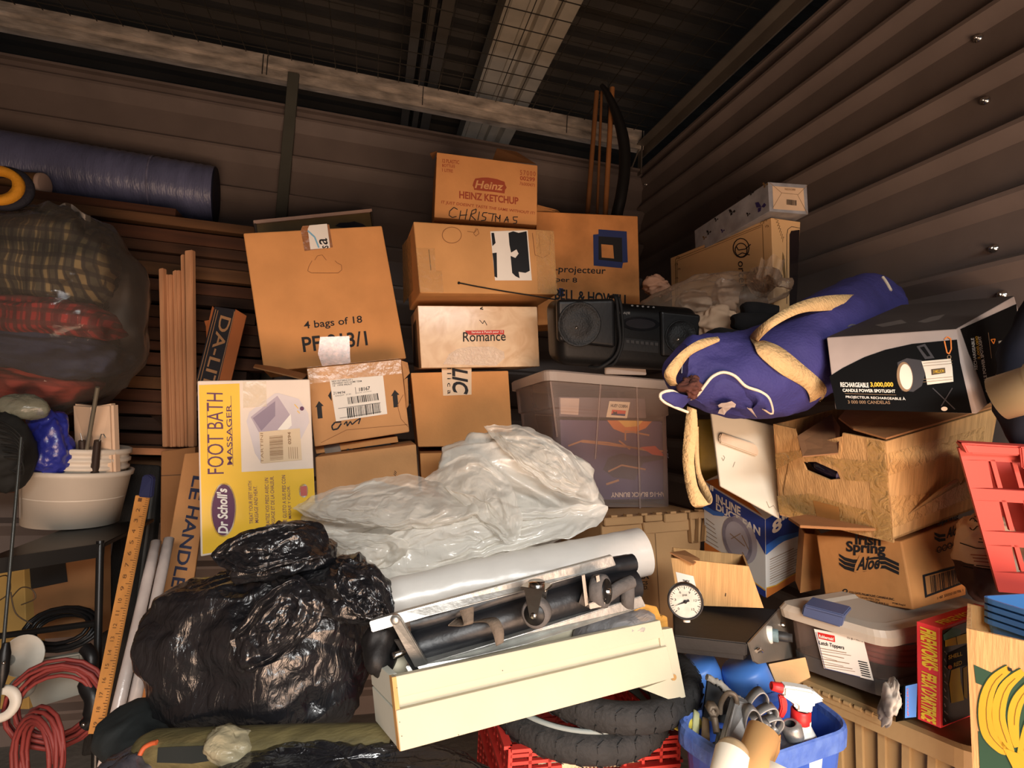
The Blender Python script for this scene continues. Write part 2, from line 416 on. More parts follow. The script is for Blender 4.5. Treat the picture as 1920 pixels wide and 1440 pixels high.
# shipping box with white label
B = Box((575, 690, 1.60), (752, 673, 1.70), (590, 838, 1.60), (768, 810), depth=.26)
t = thing('cardboard_box', 'battered taped cardboard box with white barcode shipping label', 'box', B.base)
mb = B.mb(0, .004); F = B.F
for x, y in ((600, 785), (742, 764)):
    mb.poly(F, [(x-4, y), (x-6, y-22), (x-9, y-21), (x-2, y-33), (x+7, y-24), (x+3, y-23.5), (x+5, y-1)], 1)
mb.line(F, [(640, 791), (628, 792), (622, 799), (624, 806), (633, 804), (640, 794)], 3, 1); mb.line(F, [(645, 796), (650, 790), (651, 799), (657, 790), (660, 796), (668, 789), (676, 784), (672, 795)], 2.4, 1)
mb.poly(F, [(615, 742), (621, 732), (622, 752)], 1)
mb.line(F, [(602, 830), (650, 806), (764, 796)], .8, 3); mb.line(F, [(756, 740), (745, 760), (752, 786), (765, 800)], 1, 3)
mb.build('carton', [KRAFT, INK, REDINK, PENCIL], t)
mb = MB().poly(F, [(576, 692), (752, 674.5), (753, 700), (580, 720)], 0, .0012); mb.slab([B.TL+V(0, 0, .0015), B.TR+V(0, 0, .0015), B.TR+B.k+V(0, 0, .0015), B.TL+B.k+V(0, 0, .0015)], (0, 0, .0006))
mb.build('packing_tape', [TAPE], t)
mb = MB(); mb.poly(F, [(618, 713), (718, 704), (726, 776), (630, 790)], 0, .002)
for i, (y, w) in enumerate(((716, 40), (720, 55), (724, 36), (739, 22))):
    mb.text(F, ['NEW PATTERNS INT L', 'DELIVERED W/O HOME TERM', '12  1994 PRINT', '21/44/94'][i], (622+i, y+1), (622+w+i, y-w*.09+1), (622+i, y-2.2 - (2 if i == 3 else 0)), 1, .01, lift=.0026)
mb.text(F, 'WEIGHT  27.95', (628, 744), (658, 740), (628, 741.5), 1, lift=.0026)
mb.line(F, [(666, 726), (667.5, 739)], .8, 1, .0026)
mb.text(F, '18167', (673.5, 734), (694, 731), (673, 727), 1, .02, lift=.0026)
mb.text(F, 'DISTR. CHANNEL', (669, 738), (697, 734), (669, 736.5), 1, lift=.0026)
mb.barcode(F, (651, 745), (709, 737), (653, 758), 1, 22, 2, .0026); mb.barcode(F, (650, 765), (713, 755), (652, 784), 1, 22, 5, .0026)
mb.line(F, [(634, 766), (713, 755)], .8, 1, .0026); mb.line(F, [(637, 784), (715, 772)], .8, 1, .0026)
mb.build('shipping_label', [WHITEP, INK], t)
mb = MB()
for q in ([(752, 676, 1.695), (764, 680, 1.72), (768, 700, 1.72), (757, 712, 1.70)], [(757, 712, 1.695), (764, 708, 1.71), (766, 760, 1.71), (762, 766, 1.695)]):
    mb.slab([P(*a) for a in q], F.n*.003)
mb.build('torn_flap', [KRAFT], t)
LAB = B
# narrow box below it, printed panel
B = Box((590, 838, 1.66), (745, 818, 1.73), (593, 851, 1.66), (747, 829), depth=.2)
t = thing('cardboard_box', 'low brown box with rectangle print squeezed under the labelled box', 'box', B.base)
mb = B.mb(0, .002); F = B.F
for q in ([(686, 838), (732, 832)], [(686, 838), (687, 845)], [(732, 832), (733, 840)]): mb.line(F, q, 1.4, 1)
mb.line(F, [(689, 841), (729, 835.5)], .8, 1); mb.poly(F, [(650, 842), (654, 841), (655, 847), (651, 848)], 1); mb.poly(F, [(657, 842), (661, 841), (662, 846), (658, 847)], 1)
mb.build('carton', [KRAFT_O, INK], t)
mb = MB().poly(F, [(607, 836), (636, 832), (640, 846), (610, 852)], 0, .0015); mb.build('grey_tape_piece', [mat('grey_tape', (120, 104, 88), .35, .2, 20)], t)
# plain box behind the plastic heap
B = Box((591, 857, 1.54), (780, 833, 1.61), (597, 1000, 1.53), (790, 975), depth=.27)
t = thing('cardboard_box', 'plain brown box directly behind the left of the plastic sheet heap', 'box', B.base)
mb = B.mb(0, .003); F = B.F
mb.text(F, 'III', (742, 893), (744, 886), (738, 889), 1, .0); mb.build('carton', [KRAFT, INK], t)
# loose flap beside the diaper carton
t = MB().slab([P(475, 690, 1.62), P(566, 712, 1.60), P(576, 704, 1.66), P(520, 690, 1.74), P(478, 685, 1.70)], (0, 0, .004)).build('cardboard_flap', [KRAFT_D])
tag(t, 'loose strip of brown cardboard lying on top of yellow box', 'cardboard')
# box with the cut-off word on tape
B = Box((770, 699, 1.77), (953, 695, 1.84), (784, 838, 1.75), (962, 835), depth=.3)
t = thing('cardboard_box', 'plain brown box with printed LIC tape, under the Romance box', 'box', B.base)
mb = B.mb(0, .003); mb.build('carton', [KRAFT_O], t); F = B.F
mb = MB().poly(F, [(828, 691), (884, 690), (884, 740), (831, 742)], 0, .0012)
mb.text(F, 'LIC', (847, 690), (848, 740), (877, 690), 1, .03, .25, lift=.002); mb.text(F, 'llica', (838, 690), (839, 739), (846, 690), 1, .01, 0, 1.6, lift=.002)
mb.build('printed_tape', [mat('beige_tape', (214, 182, 142), .4, .06), INK], t)
LICB = B
B = Box((787, 850, 1.75), (962, 846, 1.81), (795, 1000, 1.74), (966, 995), depth=.3)
t = thing('cardboard_box', 'brown box under the LIC box, mostly behind plastic sheeting', 'box', B.base)
B.mb(0, .003).build('carton', [KRAFT_O], t)
# Romance punch bowl box
B = Box((783, 573, 1.74), (1007, 575, 1.85), (790, 690, 1.74), (1012, 687), depth=.26)
t = thing('gift_box', 'cream patterned box printed Romance, between two cardboard boxes', 'box', B.base)
PAT = mat('cream_floral_card', (226, 196, 158), .5, .0, 8, c2=(206, 168, 128), detail=2, dist=3.5, coat=.4)
mb = B.mb(0, .002); F = B.F
mb.text(F, 'Romance', (868, 641), (948, 639), (868, 623), 1, .008); mb.poly(F, [(872, 620), (945, 619), (945, 627), (881, 628), (874, 625)], 2, .0010)
mb.text(F, 'Service à Punch pour 12', (884, 626), (943, 625), (884, 621), 3, .012, lift=.0016)
mb.line(F, [(899, 600), (905, 607), (908, 601), (913, 610)], 1.2, 1)
mb.line(F, [(905, 576), (900, 579), (906, 580)], 2, 1)
for s in ((0, 0), (1, 0)):
    pass
mb.build('carton', [PAT, INK, mat('red_print', (196, 62, 52), .6), WHITEP], t)
mb = MB(); mb.poly(B.L, [(775, 610), (780, 598), (786, 690), (776, 686)], 0, .001)
mb.build('side_panel', [mat('dark_print', (44, 38, 36), .5)], t)
mb = MB().poly(F, [(831, 683), (842, 664), (858, 654), (880, 650), (925, 650), (945, 660), (946, 672), (930, 686)], 0, .0014)
mb.build('clear_tape_patch', [film('shiny_tape_film', (240, 228, 214), .35, .1, .6, 60, spec=1)], t)
ROM = B
# taped brown box on top of it
B = Box((775, 415, 1.70), (1038, 432, 1.85), (788, 549, 1.69), (1045, 552), depth=.27)
t = thing('cardboard_box', 'taped cardboard box with white sticker scribbled over in black', 'box', B.base)
mb = B.mb(0, .004); F = B.F
mb.oval(F, 847, 441, 18.5, 15.5, 2); mb.oval(F, 847, 441, 17.3, 14.3, 0, .0012)
mb.line(F, [(893, 428), (888, 438), (892, 443), (898, 438), (895, 429), (890, 436), (876, 434)], 1, 2)
mb.line(F, [(804, 468), (808, 507)], 1.6, 1); mb.line(F, [(998, 437), (1003, 478), (1018, 484), (1030, 476), (1032, 440)], 1, 2); mb.line(F, [(1010, 438), (1013, 476)], .8, 2)
for x in (761, 766): mb.line(B.L, [(x, 450), (x+3, 462), (x-2, 464), (x+2, 472)], 1.6, 1)
mb.build('carton', [mat('tan_kraft', (200, 148, 94), .8, .1, 6, .15, 50, spec=.2), INK, PENCIL], t)
mb = MB(); mb.poly(F, [(919, 434), (989, 432), (997, 526), (928, 526)], 0, .0014)
def scrib(pts): mb.poly(F, pts, 1, .002)
scrib([(921, 437), (926, 437), (929, 456), (923, 462), (922, 450)]); scrib([(923, 475), (931, 474), (932, 521), (927, 519), (925, 490)])
scrib([(953, 437), (962, 434), (972, 437), (987, 434), (990, 470), (993, 508), (985, 512), (972, 510), (974, 522), (966, 518), (960, 512), (957, 480), (966, 484), (972, 476), (968, 468), (958, 474), (955, 460)])
mb.build('sticker', [WHITEP, mat('marker_ink', (16, 16, 20), .5)], t)
mb = MB(); mb.poly(F, [(1004, 431), (1038, 434), (1045, 551), (1008, 550)], 0, .0016)
AT = film('amber_tape', (214, 170, 112), .3, .14, .6, 50); mb.build('clear_tape', [AT], t)
mb = MB(); mb.poly(F, [(780, 465), (815, 466), (817, 507), (828, 508), (832, 549), (787, 548)], 0, .0016); mb.build('clear_tape', [AT], t)
mb = MB(); mb.poly(B.L, [(755, 460), (770, 440), (775, 545), (757, 570)], 0, .0012); mb.build('tape_wrap', [film('amber_tape_side', (190, 146, 90), .35, .14, .6, 50)], t)
mb = MB(); mb.tube([F.on(860, 531, .004), F.on(895, 538, .004), F.on(950, 548, .006), F.on(1000, 556, .008), F.on(1040, 563, .01)], .0022, 6); mb.lathe(F.on(860, 531, .0), F.n, [(0, .006), (.004, .005), (.004, 0)], 10)
mb.build('twine', [BLACKM], t)
TAP = B
# ketchup carton on top
B = Box((819, 285, 1.87), (1008, 310, 1.94), (814, 407, 1.86), (1007, 422), depth=.24)
t = thing('cardboard_box', 'ketchup carton marked CHRISTMAS by hand, on top of the pile', 'box', B.base)
mb = B.mb(0, .003); F = B.F
mb.text(F, '12 PLASTIC', (829, 305), (861, 308), (829, 298), 1, .01); mb.text(F, 'BOTTLES', (829, 313), (853, 315), (829, 307.5), 1, .01); mb.text(F, '1 LITRE', (829, 322), (849, 324), (829, 316), 1, .01)
mb.text(F, '57000', (975, 328), (1004, 331), (975, 319), 1, .0, 0, 1.3); mb.text(F, '00299', (975, 338), (1003, 341), (975, 330), 1, .015); mb.text(F, '76000471', (974, 347), (1003, 351), (974, 341), 1, .0, .2)
mb.poly(F, [(886, 348), (888, 341), (891, 335), (905, 333), (915, 333), (932, 336), (946, 341), (947, 346), (950, 352), (947, 356), (946, 363), (925, 360), (905, 358), (889, 356), (888, 351)], 1)
mb.text(F, 'Heinz', (890, 353), (944, 358), (890, 338), 2, .02, .25, lift=.0016)
mb.text(F, 'HEINZ KETCHUP', (861, 372), (972, 384), (861, 358), 1, .03)
mb.text(F, "IT JUST DOESN'T TASTE THE SAME WITHOUT IT!", (827, 383), (1002, 404), (828, 376), 1, .012)
for st in ([(858, 393), (851, 389), (843, 396), (842, 404), (848, 408), (856, 406)], [(864, 395), (861, 412)], [(876, 392), (872, 412)], [(862, 404), (876, 403)], [(885, 395), (880, 414)], [(885, 395), (893, 392), (892, 399), (882, 403), (892, 413)], [(899, 397), (896, 413)], [(914, 399), (906, 399), (904, 405), (911, 408), (910, 413), (902, 414)], [(915, 400), (931, 402)], [(925, 401), (922, 415)], [(929, 416), (929, 404), (935, 411), (938, 403), (937, 416)], [(945, 417), (951, 406), (953, 417)], [(946, 413), (954, 412)], [(971, 407), (962, 407), (963, 413), (969, 414), (968, 419), (962, 419)]):
    mb.line(F, st, 1.7, 3)
mb.build('carton', [KRAFT_O, mat('maroon_print', (158, 72, 46), .8, .06), mat('pale_print', (214, 158, 104)), INK], t)
mb = MB(); mb.slab([P(924, 300, 2.0), P(932, 278, 2.1), P(968, 284, 2.12), P(1006, 308, 2.0)], V(0, .004, .002)); mb.build('open_flap', [KRAFT_D], t); mb = MB(); mb.slab([P(806, 288, 1.9), P(820, 284, 1.88), P(812, 300, 2.0)], V(0, .002, .003)); mb.build('open_flap', [KRAFT_D], t)
# projector box
B = Box((1005, 396, 2.14), (1196, 405, 2.19), (1008, 610, 2.14), (1201, 600), depth=.28)
t = thing('cardboard_box', 'orange-brown projector box with blue square logo, behind the boombox', 'box', B.base)
mb = B.mb(0, .004); F = B.F
mb.poly(F, [(1122, 430), (1175, 434), (1177, 492), (1168, 493), (1166, 503), (1113, 498), (1112, 440), (1122, 439)], 2)
mb.poly(F, [(1122, 443), (1166, 446), (1167, 492), (1122, 487)], 1, .0014); mb.poly(F, [(1127, 458), (1149, 460), (1151, 485), (1128, 483)], 0, .002)
mb.text(F, 'cine-projecteur', (1005, 513), (1135, 518), (1006, 497), 1, .012); mb.text(F, 'super 8', (1025, 530), (1082, 533), (1025, 518), 1, .012)
mb.text(F, 'BELL & HOWELL', (1040, 562), (1179, 574), (1040, 541), 1, .03); mb.poly(F, [(1048, 540), (1056, 541), (1057, 556), (1049, 556)], 2)
mb.build('carton', [mat('aged_orange_kraft', (214, 146, 86), .8, .16, 9, .1, 60, spec=.2), INK, BLUEINK], t)
mb = MB().slab([P(1006, 396, 2.15), P(1008, 384, 2.17), P(1028, 390, 2.19), P(1046, 394, 2.2), P(1051, 399, 2.16)], (0, .01, .003)); mb.build('torn_flap', [KRAFT_O], t)
PRJ = B
# foot bath box
B = Box((370, 714, 1.36), (581, 711, 1.48), (376, 1044, 1.34), (594, 1005), depth=.10)
t = thing('retail_box', 'tall yellow and white foot bath massager box', 'box', B.base)
mb = B.mb(0, .003); F = B.F
PUR = mat('purple_print', (92, 46, 78), .6, .06)
mb.poly(F, [(373, 722), (449, 719), (453, 885), (588, 878), (593, 1003), (380, 1039)], 1)
mb.text(F, 'FOOT BATH', (420, 888), (418, 737), (389, 889), 2, .0); mb.text(F, 'MASSAGER', (436, 871), (434, 758), (426, 872), 2, .01)
mb.line(F, [(437, 874), (433, 742)], .9, 2); mb.line(F, [(390, 870), (388, 755)], .9, 2)
mb.oval(F, 419, 956, 24, 51, 4, .0008, 2); mb.oval(F, 419, 956, 21.5, 48, 2, .0012, 2)
mb.text(F, "Dr Scholl's", (428, 1000), (426, 916), (408, 1000), 4, .03, .1, lift=.002)
for i, (s, x, y0, y1) in enumerate((('TREAT YOUR FEET WITH', 472, 982, 902), ('MASSAGE AND HEAT.', 482, 980, 911), ('TRAITEZ VOS PIEDS AVEC UN', 503, 990, 896), ('MASSAGE ET DE LA CHALEUR.', 513, 988, 893), ('DELE GUSTO A SUS PIES CON', 535, 990, 891), ('MASAJE Y CALOR.', 545, 972, 911))):
    mb.text(F, s, (x+3, y0), (x, y1), (x-4, y0), 2, .005)
mb.oval(F, 569, 920, 9, 13, 4); mb.poly(F, [(563, 912), (575, 911), (576, 929), (564, 930)], 5, .0014)
# picture of the tub
mb.poly(F, [(462, 790), (468, 772), (515, 738), (522, 737), (560, 748), (578, 775), (580, 792), (565, 822), (545, 840), (490, 868), (478, 850)], 6, .0012)
mb.poly(F, [(470, 782), (520, 742), (545, 780), (546, 800), (530, 806), (485, 810)], 7, .0016); mb.poly(F, [(474, 784), (516, 752), (516, 780), (490, 808)], 8, .002); mb.poly(F, [(520, 806), (545, 776), (547, 798), (538, 806)], 4, .002)
mb.oval(F, 566, 766, 4, 4, 2, .002); mb.line(F, [(552, 758), (559, 766)], 1.4, 1, .002); mb.line(F, [(557, 770), (562, 775)], 1.4, 1, .002)
mb.poly(F, [(410, 869), (411, 868), (412, 870)], 2)
mb.build('carton', [mat('off_white_card', (222, 206, 190), .6, .05, 6, coat=.15), mat('yellow_print', (232, 184, 34), .55, .06, 6, coat=.2), PUR, INK, WHITEP, mat('pink_print', (190, 96, 88)), mat('lilac_grey_print', (206, 196, 196)), mat('mid_lilac_print', (172, 158, 168)), mat('deep_lilac_print', (140, 126, 142))], t)
mb = MB(); mb.poly(F, [(486, 810), (562, 803), (566, 862), (490, 869)], 0, .0026)
mb.barcode(F, (505, 818), (506, 863), (530, 816), 1, 20, 3, .0032); mb.text(F, '0294', (546, 833), (545, 810), (540, 833), 1, .03, lift=.0032); mb.text(F, 'TARTINI', (494, 868), (493, 812), (489, 868), 1, lift=.0032)
for i in range(5): mb.line(F, [(542+i*4, 860), (541+i*4, 838)], 1, 1, .0032)
mb.build('price_sticker', [mat('beige_label', (216, 192, 158), .6), FADED], t)
mb = MB(); mb.poly(F, [(455, 716), (499, 715), (500, 762), (456, 765)], 0, .0034); mb.build('clear_tape_patch', [film('cream_tape_film', (232, 214, 178), .35, .2, .2)], t)
FOOT = B
# ------------------------------------------------------------------ helpers for soft and curved things
from mathutils.bvhtree import BVHTree
def smooth(pts, n=6):                         # Catmull-Rom through points
    pts = [Vector(p) for p in pts]; out = []
    for i in range(len(pts)-1):
        p0, p1, p2, p3 = pts[max(i-1, 0)], pts[i], pts[i+1], pts[min(i+2, len(pts)-1)]
        for k in range(n):
            t = k/n
            out.append(.5*((2*p1)+(p2-p0)*t+(2*p0-5*p1+4*p2-p3)*t*t+(3*p1-p0-3*p2+p3)*t**3))
    out.append(pts[-1]); return out
class Surf:                                    # drape things on a curved mesh where they are seen
    def __init__(s, mb): s.t = BVHTree.FromPolygons([tuple(v) for v in mb.v], mb.f)
    def hit(s, x, y, lift=.002, d=None):
        r = ray(x, y).normalized(); q, n, i, dist = s.t.ray_cast(CAM, r)
        if q is None:
            q, n, i, dist = s.t.find_nearest(CAM+ray(x, y)*(d or 1.2))
        return q - r*lift
def ribbon(mb, pairs, t=.002, m=0, sm=5):       # pairs: (edge point, other edge point)
    A = smooth([p[0] for p in pairs], sm); B = smooth([p[1] for p in pairs], sm); n = len(A)
    vs = []
    for i in range(n):
        tn = (A[min(i+1, n-1)]-A[max(i-1, 0)]); w = B[i]-A[i]; nn = tn.cross(w)
        nn = nn.normalized()*t if nn.length > 1e-12 else V(0, 0, t)
        vs += [A[i], B[i], B[i]+nn, A[i]+nn]
    fs = []
    for i in range(n-1):
        for j in range(4): fs.append((i*4+j, i*4+(j+1) % 4, (i+1)*4+(j+1) % 4, (i+1)*4+j))
    fs += [(0, 1, 2, 3), tuple((n-1)*4+j for j in (3, 2, 1, 0))]
    return mb.add(vs, fs, m, True)
def wr(p, amp, f, seed=0):                      # crease noise
    q = Vector(p)*f+V(seed*7.3, seed*3.1, seed*1.7)
    a = noise.noise(q); b = noise.noise(q*2.1+V(5, 1, 2)); c = noise.noise(q*4.7)
    return amp*((1-2*abs(a))*.6+(1-2*abs(b))*.3+(1-2*abs(c))*.15-.4)
def facet(u, v, nu, nv, seed, wrap=True):       # crumpled folds: flat facets meeting in creases
    def h(i, j): 
        if wrap: i %= nu
        return (math.sin(i*127.1+j*311.7+seed*74.7)*43758.5453) % 1 - .5
    x = u*nu+.35*math.sin(v*17+seed)+.25*math.sin(u*6.2832*3+seed*2); y = v*nv+.35*math.sin(u*6.2832*2+seed*1.3)
    i, j = math.floor(x), math.floor(y); fx, fy = x-i, y-j
    a, b, c, d = h(i, j), h(i+1, j), h(i+1, j+1), h(i, j+1)
    if (i+j+seed) % 2: return a+(b-a)*fx+(d-a)*fy if fx+fy < 1 else c+(d-c)*(1-fx)+(b-c)*(1-fy)
    return a+(b-a)*fx+(c-b)*fy if fx > fy else a+(c-d)*fx+(d-a)*fy
def blob(mb, c, ax, nu=64, nv=40, amp=.02, f=9, seed=0, m=0, shape=None, pw=1.0, fac=None):
    ax = [Vector(a) for a in ax]; c = Vector(c)
    def fn(u, v):
        th = 2*math.pi*u; ph = math.pi*(v-.5)
        cx, cy, cz = math.cos(ph)*math.cos(th), math.cos(ph)*math.sin(th), math.sin(ph)
        if pw != 1: cx, cy, cz = [math.copysign(abs(q)**pw, q) for q in (cx, cy, cz)]
        k = shape(cx, cy, cz) if shape else 1
        p = ax[0]*cx+ax[1]*cy+ax[2]*cz
        e = wr(c+p, amp, f, seed)
        if fac:
            for n1, n2, am in fac: e += am*2*facet(u, v, n1, n2, seed+n1)*min(1, 3*math.cos(ph)+.15)
        return c+p*(k)+p.normalized()*e
    return mb.grid(fn, nu, nv, m, True, True)
def hollow(mb, B, t, m=0, top=False, bevel=.002, drop=0):  # open box of panels from a Box
    c = B.c; ex = (c[1]-c[0]).normalized(); ek = B.k.normalized(); n = B.F.n
    def panel(a, b, d, e, off): mb.slab([a, b, d, e], off, m, 0)
    panel(c[0], c[1], c[2], c[3], ek*t)
    panel(c[4], c[5], c[6], c[7], -ek*t)
    i0 = ek*t
    panel(c[0]+i0, c[3]+i0, c[7]-i0, c[4]-i0, ex*t)
    panel(c[1]+i0, c[2]+i0, c[6]-i0, c[5]-i0, -ex*t)
    up = (c[0]-c[3]).normalized()
    panel(c[3]+i0+ex*t, c[2]+i0-ex*t, c[6]-i0-ex*t, c[7]-i0+ex*t, up*t)
    return mb
def roundrect(c, r, n=5):                       # corners (in order) rounded by r
    out = []; k = len(c)
    for i in range(k):
        p = Vector(c[i]); a = (Vector(c[i-1])-p); b = (Vector(c[(i+1) % k])-p)
        ra = min(r, a.length*.45); rb = min(r, b.length*.45)
        p0 = p+a.normalized()*ra; p2 = p+b.normalized()*rb
        for j in range(n+1):
            t = j/n; out.append(p0*(1-t)**2+p*2*t*(1-t)+p2*t*t)
    return out
# ------------------------------------------------------------------ clear tote, boombox and tan tote
TOTEF = film('clear_tote_plastic', (206, 186, 176), .26, .3, .03, 10, spec=.5, milk=.35)
TOTEL = film('cloudy_lid_plastic', (214, 198, 186), .62, .35, .03, 10, spec=.5, milk=.3)
B = Box((1025, 692, 1.62), (1262, 700, 1.77), (1045, 953, 1.62), (1281, 952), back=(957, 716)); TOT = B
t = thing('storage_tote', 'clear plastic lidded tote with model kit boxes inside, under the boombox', 'storage bin', B.base)
up = (B.TL-B.BL).normalized(); ex = (B.TR-B.TL).normalized(); ek = B.k.normalized(); H = (B.TL-B.BL).length
lid = .034
def inset(a, z): # ring of the tote at inset a and height z from the bottom
    return [B.BL+up*z+ex*a+ek*a, B.BR+up*z-ex*a+ek*a, B.BR+B.k+up*z-ex*a-ek*a, B.BL+B.k+up*z+ex*a-ek*a]
mb = MB(); r0 = roundrect(inset(.026, 0), .03); r1 = roundrect(inset(.008, H-lid), .03); n = len(r0)
rA = roundrect(inset(.016, H*.72), .03); rB = roundrect(inset(.010, H*.73), .03)
mb.add(r0+rA+rB+r1, [(k*n+i, k*n+(i+1) % n, (k+1)*n+(i+1) % n, (k+1)*n+i) for k in range(3) for i in range(n)]); mb.add(r0, [tuple(range(n))])
F2 = Pl(inset(.0, 0)[0], inset(.0, 0)[1], B.TL)
for a, b in (((1128, 720), (1122, 862)), ((1196, 722), (1207, 955)), ((1034, 715), (1050, 820))):
    p, q = F2.on(*a, -.006), F2.on(*b, -.02); mb.tube([p, q], .0035, 6)
mb.build('tub', [TOTEF], t)
mb = MB(); a0 = roundrect(inset(-.004, H-lid), .035); a1 = roundrect(inset(-.004, H-.006), .035); a2 = roundrect(inset(.004, H), .03); a3 = roundrect(inset(.03, H-.004), .03)
mb.add(a0+a1+a2+a3, [(k*n+i, k*n+(i+1) % n, (k+1)*n+(i+1) % n, (k+1)*n+i) for k in range(3) for i in range(n)]); mb.add(a3, [tuple(range(n))])
mb.build('lid', [TOTEL], t)
mb = MB(); mb.slab([F2.on(1131, 689, .006), F2.on(1205, 691, .006), F2.on(1207, 704, .006), F2.on(1131, 702, .006)], -ek*.012, 0, .002); mb.build('lid_latch', [TOTEL], t)
# model kit boxes standing in the tote
G = Pl(B.TL+ek*.045, B.TR+ek*.045, B.BL+ek*.07)
def kit(name, label, px, depth, m, off=.0):
    q = [G.on(x, y, -off) for x, y in px]; k = ek*depth
    o = thing(name, label, 'model kit', (q[2]+q[3]+2*k)/2+V(0, 0, 0)-k*.5)
    mb = MB().hexa(q+[p+k for p in q], 0, .002); return o, mb
o, mb = kit('model_kit_box', 'purple model kit box with orange sunset, upside down in clear tote', [(1050, 787), (1248, 790), (1250, 936), (1056, 938)], .06, 0)
mb.poly(G, [(1138, 788), (1222, 790), (1210, 803), (1190, 811), (1170, 812), (1150, 804)], 1, .001); mb.poly(G, [(1158, 788), (1205, 789), (1196, 799), (1172, 801)], 2, .0016)
HELI = [[(1065, 836), (1092, 826), (1140, 830), (1240, 850)], [(1090, 828), (1245, 846)], [(1160, 826), (1181, 842)], [(1172, 808), (1196, 812), (1217, 816)], [(1172, 808), (1172, 826)]]
for s in HELI: mb.line(G, s, 3, 3, .0016)
mb.poly(G, [(1140, 858), (1165, 850), (1200, 856), (1240, 852), (1248, 860), (1205, 868), (1190, 900), (1150, 895), (1130, 880)], 4, .0016)
mb.poly(G, [(1200, 838), (1228, 836), (1248, 856), (1222, 852)], 5, .002); mb.line(G, [(1140, 884), (1165, 872), (1210, 880)], 3, 3, .002); mb.line(G, [(1136, 908), (1160, 900)], 4, 3, .002)
mb.text(G, 'AH-1G BLACK BUNNY', (1247, 922), (1145, 923), (1247, 931), 6, .03, lift=.002)
mb.text(G, 'JACK BUNNY', (1236, 792), (1246, 860), (1243, 791), 7, .0, .2, lift=.002)
mb.build('carton', [mat('kit_purple', (92, 74, 104), .6, .3, 4), mat('kit_orange', (226, 130, 60), .6, .15), mat('kit_yellow', (246, 190, 90), .6), mat('kit_tan_line', (190, 130, 86), .6), mat('kit_dark', (74, 58, 66), .6, .3), mat('kit_red', (196, 84, 62), .6), mat('kit_cream', (236, 200, 176), .6), mat('kit_grey_blue', (140, 140, 160), .6)], o)
o, mb = kit('model_kit_box', 'dark model kit box with cream helicopter label in clear tote', [(1048, 744), (1210, 747), (1212, 784), (1049, 781)], .05, 0, -.0)
mb.poly(G, [(1050, 746), (1086, 747), (1084, 778), (1051, 776)], 1, .0012)
mb.build('carton', [mat('kit_grey', (120, 104, 104), .6, .15), mat('kit_pale_grey', (206, 178, 160), .6)], o)
mb = MB(); mb.poly(G, [(1142, 752), (1181, 754), (1175, 784), (1136, 782)], 0, .002); mb.text(G, 'HUEY COBRA', (1144, 763), (1176, 765), (1145, 757), 1, .02, lift=.0026); mb.poly(G, [(1147, 768), (1173, 770), (1171, 780), (1145, 778)], 2, .0024); mb.poly(G, [(1147, 775), (1172, 776), (1171, 780), (1145, 778)], 3, .0026); mb.text(G, 'M', (1149, 777), (1156, 777.5), (1149, 771), 1, .03, lift=.003)
mb.build('label', [mat('kit_label', (236, 212, 180), .6), INK, mat('kit_label_red', (214, 90, 66), .6), BLUEINK], o)

# boombox
B = Box((1040, 560, 1.57), (1316, 578, 1.65), (1046, 686, 1.60), (1300, 699), depth=.14)
t = thing('boombox', 'black portable boombox lying upside down on the clear tote', 'boombox', B.base)
mb = MB().hexa(B.c, 0, .036, 5); mb.sm = [True]*len(mb.f); F = B.F
mb.build('body', [mat('black_stereo_plastic', (17, 16, 16), .45, .1, 10, .05, 120, spec=.18)], t)
mb = MB(); q = [F.on(x, y, .018) for x, y in ((1042, 562), (1150, 560), (1152, 652), (1044, 640))]; q2 = [p-F.n*.03 for p in q]
mb.hexa(q+q2, 0, .012, 4); mb.build('speaker_pod', [BLACKP], t)
mb = MB(); q = [F.on(x, y, .01) for x, y in ((1236, 582), (1312, 590), (1306, 672), (1238, 668))]; mb.hexa(q+[p-F.n*.02 for p in q], 0, .009, 4); mb.build('speaker_pod', [BLACKP], t)
for cx, cy, r, l in ((1083, 608, 40, .019), (1273, 630, 29, .011)):
    mb = MB(); c = F.on(cx, cy, l); R = (F.on(cx+r, cy, l)-c).length
    mb.lathe(c, F.n, [(R, -.002), (R, .002), (R*.95, .0035), (R*.9, .001), (R*.6, -.001), (R*.5, .001), (R*.3, .003), (0, .004)], 32); mb.build('speaker', [mat('speaker_mesh', (20, 20, 21), .55, .3, 60, .3, 200)], t)
    mb = MB(); mb.lathe(F.on(cx-6+cx*0, cy+6, l+.004), F.n, [(.0055, 0), (.004, .003), (0, .004)], 8); mb.build('badge', [CHROME], t)
mb = MB(); c = F.on(1200, 607, .001)
mb.oval(F, 1200, 607, 36, 13, 0, .003, 3); mb.oval(F, 1200, 607, 28, 9, 1, .004, 3)
mb.build('cassette_door', [mat('gloss_black', (24, 24, 26), .15), mat('smoke_window', (44, 42, 44), .1)], t)
mb = MB(); mb.poly(F, [(1160, 632), (1234, 640), (1234, 662), (1162, 656)], 0, .002)
for i in range(8):
    x = 1164+i*9; mb.poly(F, [(x, 636+i*.9), (x+6, 636.6+i*.9), (x+6, 642+i*.9), (x, 641.4+i*.9)], 1, .004)
SLV = mat('silver_print', (120, 116, 112), .4); mb.build('control_panel', [BLACKP, mat('grey_button', (48, 46, 46), .4)], t)
mb = MB(); mb.text(F, 'aiwa', (1181, 585), (1160, 584), (1181, 591), 0, .02, lift=.002)
for i in range(5): mb.oval(F, 1185+i*10, 573+i*.8, 2.2, 1.5, 0, .002)
mb.build('lettering', [SLV], t)
